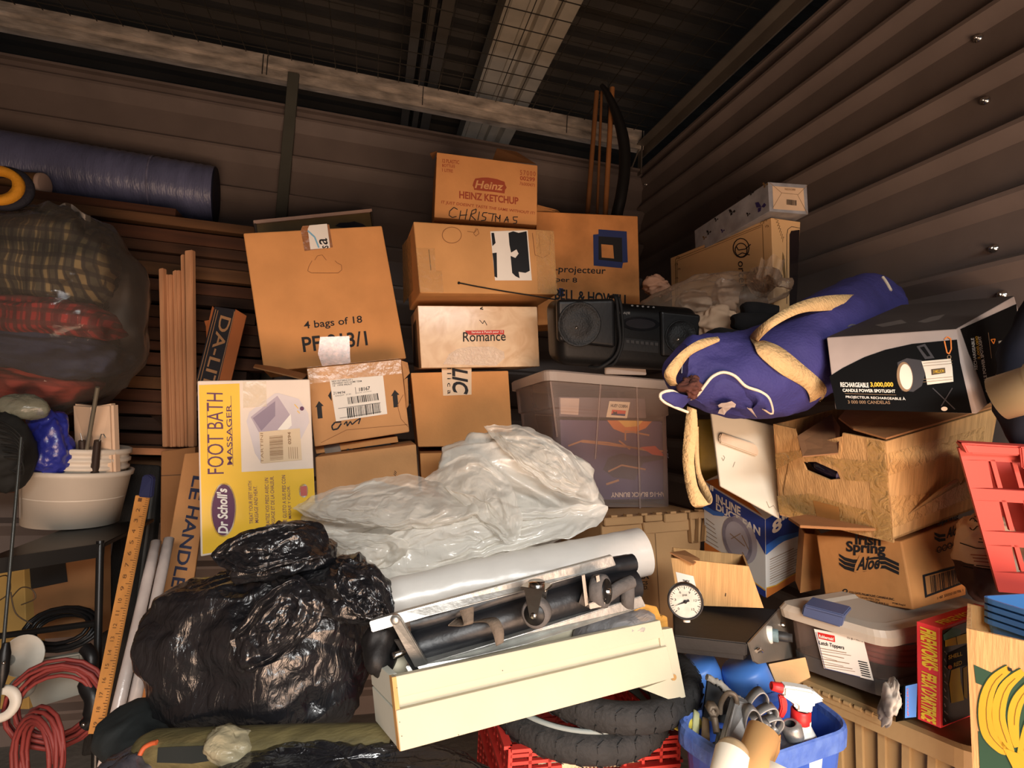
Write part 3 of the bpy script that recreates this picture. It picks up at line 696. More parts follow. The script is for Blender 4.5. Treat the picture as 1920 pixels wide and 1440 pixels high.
mb = MB(); mb.tube(smooth([F.on(1149, 556, -.02), F.on(1152, 560, .014), F.on(1155, 600, .02), F.on(1158, 640, .02), F.on(1150, 668, .012), F.on(1125, 688, .004), F.on(1110, 690, -.03)], 5), .005, 8)
mb.tube(smooth([F.on(1156, 557, -.02), F.on(1159, 562, .012), F.on(1163, 600, .018), F.on(1163, 645, .018), F.on(1150, 680, .01), F.on(1135, 690, -.03)], 5), .0045, 8)
mb.build('power_cord', [BLACKM], t)
BOOM = B

# tan hinged tote with company lettering
B = Box((1128, 973, 1.555), (1318, 960, 1.67), (1135, 1200, 1.53), (1306, 1180), depth=.3); MAT = B
TAN = mat('tan_tote_plastic', (182, 142, 98), .6, .08, 5, .1, 60, spec=.3)
t = thing('storage_tote', 'tan hinged tote with logistics lettering, below clear tote', 'storage bin', B.base)
mb = B.mb(0, .006); F = B.F
mb.line(F, [(1228, 1000), (1237, 1150)], 1.4, 1)  # one darker tan line down the tub front
mb.text(F, 'MATRIX', (1163, 1088), (1217, 1085), (1163, 1074), 2, .03); mb.text(F, 'LOGISTICS', (1165, 1098), (1214, 1096), (1165, 1091), 2, .02); mb.text(F, 'SERVICES LTD.', (1154, 1107), (1215, 1105), (1154, 1099.5), 2, .02); mb.text(F, 'CANADA', (1175, 1115), (1204, 1114), (1175, 1108), 2, .02)
mb.build('tub', [TAN, mat('dark_tan_line', (120, 90, 60), .7), INK], t)
mb = MB()
c = B.c; ex = (c[1]-c[0]).normalized(); W = (c[1]-c[0]).length; up = (c[0]-c[3]).normalized()
for i, (a, b, h) in enumerate(((0, .36, .022), (.38, .55, .018), (.57, .8, .024), (.82, 1.02, .02))):
    p = c[0]+ex*(a*W)+F.n*.018+up*.004; q = c[0]+ex*(b*W)+F.n*.018+up*.004
    mb.slab([p, q, q-up*h, p-up*h], -F.n*.02, 0, .002)
for i in range(7):
    p = c[0]+ex*(W*(i+.5)/7)+F.n*.012+up*.004; mb.slab([p, p+ex*.02, p+ex*.02+up*.006, p+up*.006], -F.n*.02)
mb.build('hinged_lid', [TAN], t)
mb = MB(); mb.slab([F.on(1202, 979, .01), F.on(1300, 972, .01), F.on(1300, 992, .01), F.on(1206, 1000, .01)], -F.n*.012, 0, .002); mb.build('front_rim', [TAN], t)
mb = MB()
for a, b in (((1288, 970), (1291, 1015)), ((1291, 1015), (1314, 1012)), ((1314, 1012), (1318, 965)), ((1304, 968), (1303, 1014))): mb.bar(F.on(*a, .012), F.on(*b, .012), ex*.003, F.n*.008)
mb.build('handle', [TAN], t)

# ------------------------------------------------------------------ duct fan box
B = Box((1435, 974, 1.43), (1500, 938, 1.49), (1437, 1121, 1.45), (1499, 1083), back=(1318, 903, 1.64)); FAN = B
t = thing('retail_box', 'blue and white boxed 8 inch duct fan', 'box', B.base)
BL2 = mat('deep_blue_print', (34, 58, 138), .5, .05); MB2 = mat('mid_blue_print', (54, 110, 196), .5, .05); ORG = mat('orange_print', (206, 118, 50), .5, .08); YEL = mat('amber_print', (228, 176, 56), .5)
mb = B.mb(0, .002); L, F = B.L, B.F
mb.poly(L, [(1318, 903), (1435, 974), (1435.5, 1040), (1420, 1012), (1395, 985), (1365, 968), (1340, 964), (1318, 952)], 1)
mb.poly(L, [(1318, 944), (1340, 958), (1360, 962), (1356, 968), (1338, 966), (1318, 953)], 2, .0012)
mb.text(L, '8"', (1322, 930), (1339, 936), (1321, 906), 4, .03); mb.text(L, 'IN-LINE', (1343, 941), (1389, 967), (1343, 926), 4, .035); mb.text(L, 'DUCT FAN', (1343, 956), (1426, 1005), (1343, 942), 4, .035)
mb.oval(L, 1391, 1012, 27, 47, 5, .0012, -18); mb.oval(L, 1383, 1012, 26, 45, 6, .0016, -18); mb.oval(L, 1383, 1012, 20, 36, 5, .002, -18)
for s in ([(1370, 1000), (1398, 1024)], [(1392, 1003), (1405, 1030)], [(1393, 1035), (1402, 1052)], [(1372, 1010), (1390, 1000)]): mb.line(L, s, 1.6, 3, .0026)
for i in range(6): mb.line(L, [(1324, 972+i*8), (1340+i*1.5, 984+i*8.5)], 1, 3)
mb.poly(L, [(1321, 1016), (1350, 1034), (1370, 1062), (1436, 1110), (1436.6, 1120), (1370, 1072), (1321, 1042)], 7); mb.poly(L, [(1400, 1082), (1436, 1106), (1436.7, 1121), (1420, 1110)], 1, .0012); mb.line(L, [(1350, 1034), (1380, 1066), (1436, 1107)], 2, 8, .0016)
mb.poly(F, [(1435, 974), (1500, 938), (1499.5, 1000), (1480, 1008), (1458, 1022), (1436, 1040)], 1); mb.poly(F, [(1436, 1022), (1460, 1006), (1499, 996), (1499.4, 1004), (1465, 1016), (1436, 1040)], 2, .0012)
mb.text(F, '8"', (1447, 1003), (1477, 984), (1447, 978), 4, .04)
for i in range(11): mb.line(F, [(1443, 1049+i*4.6), (1495, 1025+i*4.6)] if i % 4 else [(1443, 1049+i*4.6), (1488, 1028+i*4.6)], .8 if i % 4 else 1.3, 3)
mb.poly(F, [(1437, 1103), (1455, 1098), (1480, 1082), (1499, 1072), (1499, 1083), (1437, 1121)], 7); mb.line(F, [(1437, 1102), (1455, 1097), (1480, 1081), (1499, 1071)], 2, 8, .0012)
mb.poly(B.T, [(1322, 903), (1345, 898), (1385, 922), (1430, 968)], 7)
mb.build('carton', [mat('gloss_white_card', (226, 220, 212), .45, .04, 6, coat=.2), BL2, MB2, FADED, WHITEP, mat('fan_grey', (176, 168, 176), .5), mat('fan_mid', (140, 132, 146), .5, .2, 30), ORG, YEL], t)

# ------------------------------------------------------------------ taped brown box with hand hole
B = Box((1661, 828, 1.10), (1872, 765, 1.29), (1675, 1012, 1.13), (1838, 950), back=(1450, 795, 1.31)); CB = B
t = thing('cardboard_box', 'big brown corrugated box bound in shiny clear tape, with open hand hole', 'box', B.base)
L, F = B.L, B.F; th = .005
hole = [(1505, 866), (1530, 866), (1570, 884), (1576, 898), (1555, 900), (1512, 882)]
outer = [(1450, 795), (1490, 805), (1500, 842), (1572, 858), (1580, 812), (1661, 828), (1675, 1012), (1462, 966)]
def Lp(x, y, l=0): return L.on(x, y, l)
mb = MB()
pieces = [[(1450, 795), (1490, 804), (1500, 842), (1505, 866), (1512, 882), (1460, 948), (1462, 966)], [(1500, 842), (1572, 858), (1580, 870), (1570, 884), (1530, 866), (1505, 866)], [(1580, 812), (1661, 828), (1668, 920), (1576, 898), (1570, 884), (1580, 870), (1572, 858)], [(1512, 882), (1555, 900), (1576, 898), (1668, 920), (1675, 1018), (1462, 966), (1460, 948)]]
for pc in pieces: mb.slab([Lp(*p) for p in pc], -L.n*th)
c = B.c
mb.slab([c[0], c[1], c[2], c[3]], -F.n*th)
mb.slab([c[4], c[5], c[6], c[7]], F.n*th); mb.slab([c[3], c[2], c[6], c[7]], (c[0]-c[3]).normalized()*th); mb.slab([c[1], c[2], c[6], c[5]], -L.n*-th)
mb.line(L, [(1452, 815), (1464, 950)], 1.5, 1)
mb.build('carton', [CORR, KRAFT_D], t)
T = B.T; upn = T.n
mb = MB(); mb.slab([T.on(x, y, l) for x, y, l in ((1661, 828, .004), (1872, 765, .004), (1800, 762, .012), (1740, 760, .03), (1640, 770, .035), (1600, 778, .03), (1572, 800, .018), (1600, 815, .010))], upn*.004); mb.build('top_flap', [KRAFT_D], t)
mb = MB(); mb.slab([T.on(x, y, l) for x, y, l in ((1495, 812, -.01), (1560, 778, .0), (1575, 800, -.004), (1572, 826, -.03), (1505, 832, -.03))], upn*.003); mb.build('torn_flap', [mat('dark_flap_card', (138, 96, 62), .9, .15, 8, .2, 40)], t)  # torn flap in a darker brown card
mb = MB(); mb.slab([Lp(1504, 836, .002), Lp(1580, 818, .001), Lp(1576, 862, .001), Lp(1500, 848, .002)], -L.n*.003); mb.build('folded_flap', [CORR], t)
mb = MB(); mb.poly(L, [(1454, 850), (1500, 845), (1572, 860), (1664, 866), (1667, 905), (1586, 900), (1574, 878), (1530, 858), (1500, 858), (1456, 880)], 0, .0016); mb.poly(L, [(1458, 930), (1520, 925), (1600, 950), (1672, 965), (1674, 1000), (1560, 985), (1462, 962)], 0, .002); mb.poly(L, [(1625, 822), (1660, 829), (1674, 1016), (1640, 1006)], 0, .0022)
mb.build('clear_tape_front', [film('amber_box_tape', (196, 158, 98), .34, .12, .8, 38, spec=.8)], t)
mb = MB(); mb.poly(F, [(1662, 850), (1845, 800), (1843, 830), (1665, 892)], 0, .0016); mb.poly(F, [(1668, 930), (1760, 925), (1840, 880), (1838, 925), (1672, 990)], 0, .0022)
mb.build('clear_tape_side', [film('amber_box_tape_side', (206, 160, 104), .3, .14, .8, 38, spec=.8)], t)
mb = MB(); ribbon(mb, [(F.on(1700, 965, .003), F.on(1712, 958, .003)), (F.on(1742, 915, .02), F.on(1752, 930, .008)), (F.on(1765, 893, .03), F.on(1775, 915, .01)), (F.on(1790, 905, .012), F.on(1800, 898, .012)), (F.on(1820, 862, .006), F.on(1828, 868, .004))], .0015); mb.build('peeling_tape', [film('peeling_tape_film', (214, 170, 116), .5, .2, .6, 50)], t)
mb = MB(); mb.poly(L, [(1525, 937), (1574, 950), (1577, 985), (1535, 975)], 0, .0026); mb.build('brown_tape_patch', [mat('tan_tape_patch', (170, 118, 62), .6, .1)], t)
q0, q1 = Lp(1498, 866, -.03), Lp(1590, 905, -.03)
ax = (q1-q0).normalized(); mb = MB(); mb.lathe(q0, ax, [(0, 0), (.008, 0), (.008, .014), (.016, .024), (.021, .034), (.022, (q1-q0).length), (0, (q1-q0).length)], 20)
o = thing('bottle', 'small dark bottle seen through hand hole of taped box', 'bottle', q0)
mb.build('glass', [mat('dark_glass', (26, 20, 34), .15, .1)], o)
mb = MB(); mb.lathe(q0-ax*.012, ax, [(0, 0), (.009, 0), (.0095, .018), (.0085, .02), (0, .02)], 16); mb.build('cap', [mat('pale_cap', (200, 170, 140), .5)], o)
mb = MB(); mb.lathe(q0+ax*((q1-q0).length-.03), ax, [(.0223, 0), (.0225, .018)], 20); mb.build('label', [mat('lilac_label', (150, 140, 190), .5)], o)
# flattened carton beneath the taped box
mb = MB(); mb.slab([P(1478, 975, 1.24), P(1500, 990, 1.16), P(1600, 995, 1.14), P(1640, 996, 1.15), P(1690, 985, 1.25), P(1560, 960, 1.35)], (0, 0, .006), 0, .001)
tag(mb.build('cardboard_sheet', [KRAFT_D]), 'flattened brown cardboard sheet between taped box and soap carton', 'cardboard')

# ------------------------------------------------------------------ soap carton
B = Box((1690, 1015, 1.14), (1803, 972, 1.25), (1713, 1144, 1.11), (1812, 1116), back=(1530, 1003, 1.29)); IR = B
t = thing('cardboard_box', 'brown soap carton with dark wave logo, on the latch tub', 'box', B.base)
mb = B.mb(0, .003); L, F = B.L, B.F
mb.text(L, 'Irish', (1604, 1021), (1652, 1024), (1604, 1001), 1, .035); mb.text(L, 'Spring', (1587, 1040), (1661, 1046), (1587, 1014), 1, .035)
for k in range(3):
    o = k*8
    mb.poly(L, [(1573, 1038+o), (1585, 1045+o), (1600, 1049+o), (1618, 1049+o), (1640, 1044+o), (1660, 1044+o), (1686, 1056+o), (1686, 1062+o), (1660, 1050+o), (1640, 1050+o), (1620, 1056+o), (1600, 1056+o), (1584, 1051+o), (1574, 1043+o)], 1)
mb.poly(L, [(1602, 1072), (1604, 1060), (1612, 1042), (1622, 1042), (1625, 1050), (1648, 1048), (1653, 1062), (1648, 1070), (1625, 1070), (1608, 1074)], 0, .0014)
mb.text(L, 'Aloe', (1606, 1070), (1650, 1067), (1608, 1045), 1, .03, .25, lift=.002)
mb.text(L, 'COLGATE-PALMOLIVE CANADA INC.', (1593, 1112), (1678, 1126), (1593, 1108), 1, .02); mb.text(L, 'Toronto, Canada M6G 2H6', (1593, 1118), (1650, 1128), (1593, 1113.5), 1, .0); mb.text(L, 'MADE IN U.S.A. / FABRIQUE AUX E.-U.', (1595, 1124), (1667, 1136), (1595, 1119.5), 1, .03); mb.text(L, "PTM Reg'd", (1674, 1133), (1698, 1137), (1674, 1129), 1, .01)
mb.oval(L, 1585, 1108, 5, 4, 1); mb.oval(L, 1585, 1108, 2.5, 1.6, 0, .0014)
mb.poly(F, [(1729, 1078), (1801, 1058), (1809, 1093), (1734, 1121)], 1); mb.poly(F, [(1733, 1081), (1799, 1063), (1805, 1090), (1737, 1115)], 2, .0014); mb.barcode(F, (1742, 1080), (1797, 1065), (1745, 1111), 1, 20, 9, .002)
mb.text(F, 'Spring', (1757, 988), (1796, 974), (1757, 976), 1, .03); mb.text(F, 'Aloe', (1774, 1010), (1798, 1001), (1776, 990), 1, .02, .2)
for k in range(2): mb.poly(F, [(1751, 998+k*8), (1762, 1002+k*8), (1772, 1001+k*8), (1772, 1006+k*8), (1760, 1008+k*8), (1752, 1003+k*8)], 1)
mb.text(F, 'OOOO', (1756, 1038), (1795, 1024), (1755, 1026), 1, .0); mb.line(F, [(1754, 1034), (1796, 1019)], 1, 1); mb.text(F, '1 00 35000 00706 1', (1757, 1124), (1805, 1109), (1757, 1119), 1)
mb.build('carton', [mat('orange_tan_kraft', (192, 132, 76), .7, .1, 7, .1, 60, spec=.3), INK, mat('barcode_ground', (176, 122, 70), .8)], t)
# narrow brown carton beside it
B = Box((1508, 1000, 1.36), (1542, 1004, 1.345), (1500, 1112, 1.36), (1538, 1104), depth=.1)
t = thing('cardboard_box', 'narrow brown carton standing left of the soap carton', 'box', B.base)
hollow(MB(), B, .004).build('carton', [KRAFT_O], t)
# pale board and yellow package behind the white panel
mb = MB().hexa([P(1308, 786, 1.74), P(1350, 786, 1.72), P(1350, 925, 1.72), P(1314, 925, 1.74), P(1330, 786, 1.84), P(1372, 786, 1.82), P(1372, 925, 1.82), P(1336, 925, 1.84)], 0, .004)
tag(mb.build('package', [mat('yellow_package', (166, 138, 44), .5, .25, 10, .2, 30)]), 'dull yellow package squeezed behind the white plastic tray', 'package')
# white plastic panel with finger pull
B = Box((1332, 768, 1.42), (1452, 798, 1.39), (1350, 912, 1.395), (1462, 974), depth=.014)
t = thing('plastic_tray', 'white plastic tray with moulded grip, tilted above the fan box', 'tray', B.base)
mb = B.mb(0, .003); mb.sm = [False]*len(mb.f); F = B.F
PAN = mat('off_white_plastic', (214, 206, 186), .45, .06, 6)
for s in ([(1356, 854), (1359, 858), (1356, 864), (1353, 858)], [(1437, 940), (1442, 952), (1450, 948), (1455, 956)], [(1378, 866), (1374, 876)]): mb.line(F, s, 1, 1)
mb.build('face', [PAN, mat('grey_scuff', (150, 140, 122), .8)], t)
mb = MB(); q = [F.on(x, y, .014) for x, y in ((1350, 812), (1412, 832), (1420, 842), (1418, 856), (1348, 830), (1346, 820))]; mb.slab(q, -F.n*.016, 0, .003)
mb.build('grip', [mat('pink_beige_plastic', (214, 190, 160), .4, .1, 20)], t)
# ------------------------------------------------------------------ doll box and gift box by the right wall
B = Box((1446, 408, 1.74), (1501, 416, 1.77), (1452, 590, 1.74), (1492, 588), back=(1257, 484, 2.26)); L, F = B.L, B.F
t = thing('gift_box', 'tall cream window box with scroll corners under the butterfly box', 'box', B.base)
CREAM = mat('cream_card', (214, 170, 118), .6, .06, 5, coat=.1); BRZ = mat('bronze_print', (120, 92, 54), .6)
mb = B.mb(0, .002)
mb.line(L, [(1268, 600), (1267, 486), (1430, 421), (1437, 590)], .9, 1); mb.line(L, [(1271, 600), (1270, 489), (1428, 425)], .7, 1)
for cx, cy, s in ((1430, 418, 1), (1424, 413, 1), (1436, 414, .7), (1439, 425, .8), (1272, 484, .9), (1269, 496, .8), (1274, 505, .6), (1270, 522, .6), (1272, 540, .6)):
    mb.line(L, [(cx-4*s, cy+2*s), (cx-2*s, cy-3*s), (cx+2*s, cy-3*s), (cx+3*s, cy), (cx, cy+1*s)], .9, 1)
for a in range(2): mb.line(L, [(1390+15*math.cos(k*.42)*(1-.25*a), 465+a*4+(18-5*a)*math.sin(k*.42)) for k in range(16)], 1.8, 2)
mb.line(L, [(1381, 462), (1385, 469), (1398, 467), (1408, 458)], 1.8, 2); mb.line(L, [(1382, 480), (1392, 474), (1406, 478)], 1.8, 2)
mb.text(L, 'orcelain', (1384, 490), (1388, 560), (1397, 489), 2, .0)
for k in range(7): mb.line(F, [(1452+k*3, 410+k*6), (1459+k*1.5, 414+k*5), (1455+k*2, 418+k*6)], .9, 1)
mb.line(F, [(1475, 570), (1475, 440), (1477, 430), (1484, 425), (1500, 428)], 1.0, 2); mb.poly(F, [(1480, 580), (1480, 440), (1483, 433), (1499, 431), (1493, 580)], 3)
mb.poly(F, [(1467, 472), (1470, 480), (1473, 520), (1471, 530), (1466, 500)], 1)
mb.build('carton', [CREAM, BRZ, INK, mat('dark_window', (34, 26, 26), .1)], t)
DOLL = B
B = Box((1440, 341, 1.70), (1513, 346, 1.73), (1443, 396, 1.695), (1516, 402), back=(1302, 432, 2.12)); L, F = B.L, B.F
t = thing('gift_box', 'long grey gift box with butterfly print, topmost by right wall', 'box', B.base)
mb = B.mb(0, .002)
def butterfly(x, y, s, m):
    mb.poly(L, [(x, y), (x-4*s, y-7*s), (x-9*s, y-6*s), (x-7*s, y+1*s)], m); mb.poly(L, [(x, y), (x+4*s, y-6*s), (x+7*s, y-3*s), (x+4*s, y+1*s)], m); mb.poly(L, [(x, y), (x-5*s, y+2*s), (x-5*s, y+8*s), (x-1*s, y+6*s)], m)
butterfly(1428, 388, 1.3, 1); butterfly(1374, 398, .8, 2); butterfly(1404, 402, .5, 2); butterfly(1410, 362, .6, 2); butterfly(1330, 436, .6, 2); butterfly(1356, 433, .5, 1); butterfly(1436, 347, .7, 3); butterfly(1322, 446, .5, 3); butterfly(1344, 412, .5, 2); butterfly(1386, 372, .4, 2)
mb.poly(F, [(1448, 349), (1506, 353), (1509, 396), (1450, 392)], 4); 
for s in ([(1443, 343), (1465, 362), (1448, 391)], [(1513, 348), (1495, 366), (1514, 402)], [(1465, 362), (1495, 365)]): mb.line(F, s, .9, 5, .0014)
mb.text(F, 'MADE IN CHINA', (1471, 357), (1491, 358), (1471, 353), 5, lift=.0016); mb.barcode(F, (1474, 374), (1493, 376), (1474, 384), 2, 14, 4, .0016)
mb.build('carton', [mat('grey_marbled_card', (150, 150, 154), .5, .22, 18, coat=.2), mat('indigo_print', (44, 36, 92), .6), INK, BRZ, mat('cream_end', (222, 190, 156), .5), FADED], t)

# ------------------------------------------------------------------ clear bag of things in front of the cream box
c = P(1335, 565, 1.76)
FILMB = film('clear_bag_film', (214, 186, 160), .2, .12, .7, 22, spec=.7, milk=.2)
mb = MB(); blob(mb, c, (CR*.225+CU*.03-CF*.08, CF*.065, CU*.088), 110, 60, .010, 8, 3, shape=lambda x, y, z: 1-.25*max(0, x)*abs(z), fac=((13, 9, .014), (31, 17, .007)))
mb.tube(smooth([P(1425, 528, 1.68), P(1448, 520, 1.62), P(1458, 528, 1.57), P(1470, 530, 1.57), P(1484, 532, 1.57)], 4), [.05, .045, .04, .036, .03, .024, .018, .016, .015, .015, .015, .014, .014, .014, .016, .018, .014][:17], 10)
mb.grid(lambda u, v: P(1440+45*(u-.5)+10*v, 520-38*v+6*math.sin(u*9), 1.57+.02*math.sin(u*14)), 10, 6)
o = mb.build('plastic_bag', [FILMB]); tag(o, 'knotted clear plastic bag of odds and ends behind the boombox', 'bag')
for nm, lb, cc, ax, m, sh in (('paper_bundle', 'crumpled white paper bundle inside the knotted clear bag', P(1300, 572, 1.81), (.055, .04, .042), ('paper_in_bag', (206, 176, 150)), 4),
                              ('paper_cup', 'pale folded paper packet inside the knotted clear bag', P(1362, 555, 1.77), (.04, .035, .055), ('packet_in_bag', (196, 160, 132)), 5),
                              ('dark_bundle', 'dark brown wrapped bundle at tied end of clear bag', P(1415, 560, 1.735), (.042, .035, .045), ('bundle_in_bag', (82, 54, 44)), 6)):
    mb = MB(); blob(mb, cc, (CR*ax[0], CF*ax[1], CU*ax[2]), 60, 36, .006, 12, sh, pw=.7, fac=((9, 7, .012), (21, 13, .005))); tag(mb.build('paper_packet' if nm == 'paper_cup' else nm, [mat(m[0], m[1], .8, .15, 12)]), lb, 'bundle')
mb = MB(); blob(mb, P(1232, 536, 1.93), (CR*.045+CU*.01, CF*.05, CU*.03-CR*.02), 60, 36, .008, 14, 8, fac=((9, 7, .014), (21, 13, .006))); tag(mb.build('crumpled_paper', [mat('pinkish_paper', (186, 140, 112), .8, .1)]), 'crumpled pinkish paper between orange projector box and clear bag', 'paper')
mb = MB(); blob(mb, P(1345, 606, 1.66), (CR*.075+CU*.0, CF*.04, CU*.045), 60, 36, .008, 12, 9, fac=((11, 7, .014), (23, 13, .006))); tag(mb.build('soft_bundle', [mat('pale_cloth', (206, 172, 142), .9, .1, 10)]), 'pale cloth bundle right of the boombox, below clear bag', 'cloth')
# black gloves
GL = mat('black_fleece', (20, 17, 18), .95, .2, 30, .2, 120)
for lb, pts, r in (('black padded glove lying on pale cloth, upper of two', [P(1392, 584, 1.50), P(1415, 583, 1.5), P(1455, 590, 1.49)], .026), ('black padded glove lying on pale cloth, lower of two', [P(1374, 604, 1.48), P(1405, 604, 1.48), P(1450, 606, 1.47)], .026)):
    q = smooth(pts, 6); mb = MB(); mb.tube(q, [r*(.35+.65*min(1, math.sqrt((i+.2)/3))) for i in range(len(q))], 14)
    for k in range(2):
        q2 = [p+CU*(.012-.02*k)+CF*.012 for p in q[:8]]; mb.tube(q2, [.012*(.4+.6*min(1, (i+.3)/2)) for i in range(len(q2))], 8)
    tag(mb.build('glove', [GL]), lb, 'glove', 'black gloves')
mb = MB(); blob(mb, P(1360, 628, 1.45), (CR*.05, CF*.05, CU*.018), 24, 14, .01, 14, 2); tag(mb.build('soft_bundle', [GL]), 'black cloth scrap tucked behind top of blue duffel bag', 'cloth')

# ------------------------------------------------------------------ blue duffel bag
ctr = [(1268, 690, 1.13, 42), (1290, 694, 1.14, 58), (1335, 700, 1.16, 71), (1400, 703, 1.19, 83), (1470, 684, 1.24, 90), (1540, 640, 1.34, 86), (1600, 598, 1.45, 72), (1640, 568, 1.50, 54), (1662, 556, 1.52, 30)]
pts = [P(a, b, d) for a, b, d, r in ctr]; rr = [V(r*d/FPX, 0, 0) for a, b, d, r in ctr]
sp = smooth(pts, 6); sr = [q.x for q in smooth(rr, 6)]
mb = MB(); k = len(sp)
def duff(u, v):
    f = v*(k-1); i = min(int(f), k-2); fr = f-i
    p = sp[i].lerp(sp[i+1], fr); r = sr[i]*(1-fr)+sr[i+1]*fr
    tn = (sp[min(i+2, k-1)]-sp[max(i-1, 0)]).normalized(); a = (CU-tn*tn.dot(CU)).normalized(); b = tn.cross(a)
    th = 2*math.pi*u; q = p+(a*math.cos(th)+b*math.sin(th)*.9)*r
    q += (q-p).normalized()*(wr(q, .010, 7, 2)+.006*math.sin(th*3+v*9)+.008*facet(u, v, 9, 7, 5)+.003*facet(u, v, 23, 19, 6))
    return q
mb.grid(duff, 80, 110, 0, True, True); mb.add([duff(i/24, 0) for i in range(24)], [tuple(range(24))]); mb.add([duff(i/24, 1) for i in range(24)], [tuple(range(24))])
SURF = Surf(mb)
t = thing('duffel_bag', 'royal blue duffel bag with cream webbing straps and white horse emblem', 'bag', P(1440, 780, 1.24))
DUF = mat('royal_blue_canvas', (50, 48, 104), .75, .16, 5, .25, 160, c2=(66, 62, 128)); WEB = mat('cream_webbing', (214, 178, 126), .85, .08, 8, .5, 130)
PIPE = mat('white_piping', (232, 214, 190), .6, .05); WHITEE = mat('white_emblem', (224, 208, 200), .6)
mb.build('body', [DUF], t)
# end pocket with white piping, folding out to the left
pk = [(1238, 746), (1240, 737), (1260, 733), (1288, 748), (1306, 742), (1322, 722), (1336, 706), (1356, 698), (1378, 705), (1398, 724), (1425, 734), (1442, 748), (1448, 775), (1450, 798)]
pp = [SURF.hit(x, y, .010, 1.1) if x > 1284 else P(x, y, 1.075) for x, y in pk]
low = [(1262, 762), (1275, 769), (1290, 772), (1310, 770), (1326, 768), (1340, 768), (1352, 772), (1368, 776), (1386, 780), (1404, 784), (1420, 788), (1434, 791), (1442, 794), (1448, 799)]
lp = [SURF.hit(x, y, .012, 1.1) if x > 1284 else P(x, y, 1.09) for x, y in low]
mb = MB(); A = smooth(pp, 4); Bq = smooth(lp, 4); n = len(A)
mb.grid(lambda u, v: A[round(u*(n-1))].lerp(Bq[round(u*(n-1))], v)-CF*(.012*math.sin(math.pi*v)), n, 8); mb.build('end_pocket', [DUF], t)
mb = MB(); mb.tube(A, .0032, 8); mb.tube(smooth([A[0], P(1246, 754, 1.075), P(1262, 762, 1.08), P(1290, 773, 1.09)], 4), .003, 8); mb.build('piping', [PIPE], t)
mb = MB(); hp = [SURF.hit(x, y, .036, 1.1) for x, y in ((1346, 775), (1349, 768), (1355, 764), (1348, 764), (1346, 760), (1352, 756), (1362, 755), (1372, 752), (1380, 758), (1378, 764), (1372, 764), (1366, 768), (1362, 772), (1358, 778))]
mb.add(hp, [tuple(range(len(hp)))]); hp = [SURF.hit(x, y, .032, 1.1) for x, y in ((1412, 788), (1416, 778), (1420, 784), (1418, 794), (1413, 793))]; mb.add(hp, [tuple(range(5))]); mb.build('horse_emblem', [WHITEE], t)
def web(name, pairs, m=WEB, sm=6, th=.002): 
    mb = MB(); ribbon(mb, pairs, th, 0, sm); return mb.build(name, [m], t)
H_ = lambda x, y, l=.006: SURF.hit(x, y, l, 1.3)
web('strap', [(P(1682, 585, 1.50), P(1686, 592, 1.50)), (P(1648, 560, 1.40), P(1655, 576, 1.40)), (P(1600, 553, 1.30), P(1606, 580, 1.29)), (P(1540, 556, 1.21), P(1545, 583, 1.20)), (P(1490, 570, 1.15), P(1500, 588, 1.14)), (P(1440, 600, 1.10), P(1452, 612, 1.09)), (H_(1408, 630, .01), H_(1422, 640, .02)), (H_(1414, 648, .012), H_(1434, 640, .016)), (H_(1424, 668), H_(1464, 652)), (H_(1462, 700), H_(1500, 680)), (H_(1508, 728), H_(1546, 722)), (H_(1518, 752), H_(1543, 745)), (H_(1509, 772), H_(1536, 752)), (H_(1510, 785), H_(1546, 765))])
web('strap', [(P(1345, 632, 1.14), P(1350, 640, 1.13)), (P(1310, 638, 1.10), P(1322, 652, 1.10)), (P(1276, 660, 1.07), P(1292, 668, 1.08)), (P(1250, 690, 1.06), P(1270, 700, 1.06)), (P(1246, 706, 1.07), P(1268, 715, 1.07)), (P(1256, 722, 1.10), P(1272, 722, 1.10))])
web('strap', [(P(1289, 762, 1.10), P(1306, 768, 1.09)), (P(1284, 800, 1.10), P(1308, 802, 1.09)), (P(1280, 850, 1.105), P(1302, 855, 1.095)), (P(1282, 885, 1.11), P(1303, 880, 1.10)), (P(1288, 920, 1.10), P(1308, 910, 1.09)), (P(1296, 945, 1.09), P(1318, 930, 1.085)), (P(1306, 950, 1.09), P(1330, 944, 1.085)), (P(1320, 944, 1.12), P(1334, 930, 1.11)), (P(1308, 900, 1.15), P(1316, 890, 1.15)), (P(1303, 860, 1.16), P(1311, 855, 1.16)), (P(1302, 800, 1.17), P(1310, 800, 1.17))])
mb = MB(); q = [SURF.hit(x, y, .004) for x, y in ((1590, 612), (1598, 609), (1606, 611), (1601, 617))]; mb.tube(smooth(q, 4), .0018, 6); mb.build('ring', [STEEL], t)
mb = MB(); mb.tube(smooth([SURF.hit(x, y, .003) for x, y in ((1655, 520), (1662, 530), (1670, 545))], 4), .0045, 6); mb.build('piping', [PIPE], t)
mb = MB(); mb.tube(smooth([SURF.hit(x, y, .002) for x, y in ((1278, 700), (1280, 680), (1290, 660), (1310, 646), (1340, 636))], 4), .002, 6); mb.build('zipper', [mat('steel_zip', (120, 116, 120), .4, metal=.6)], t)
mb = MB(); blob(mb, P(1294, 726, 1.08), (CR*.018, CF*.016, CU*.016), 40, 26, .006, 30, 3, fac=((7, 6, .012), (15, 11, .005))); o = mb.build('soft_bundle', [mat('dark_gap_brown', (96, 56, 46), .9, .3, 30)]); tag(o, 'brown blob added for the dark gap at open end of duffel bag', 'cloth')  # added blob, its dark brown stands for the shaded gap in the bag

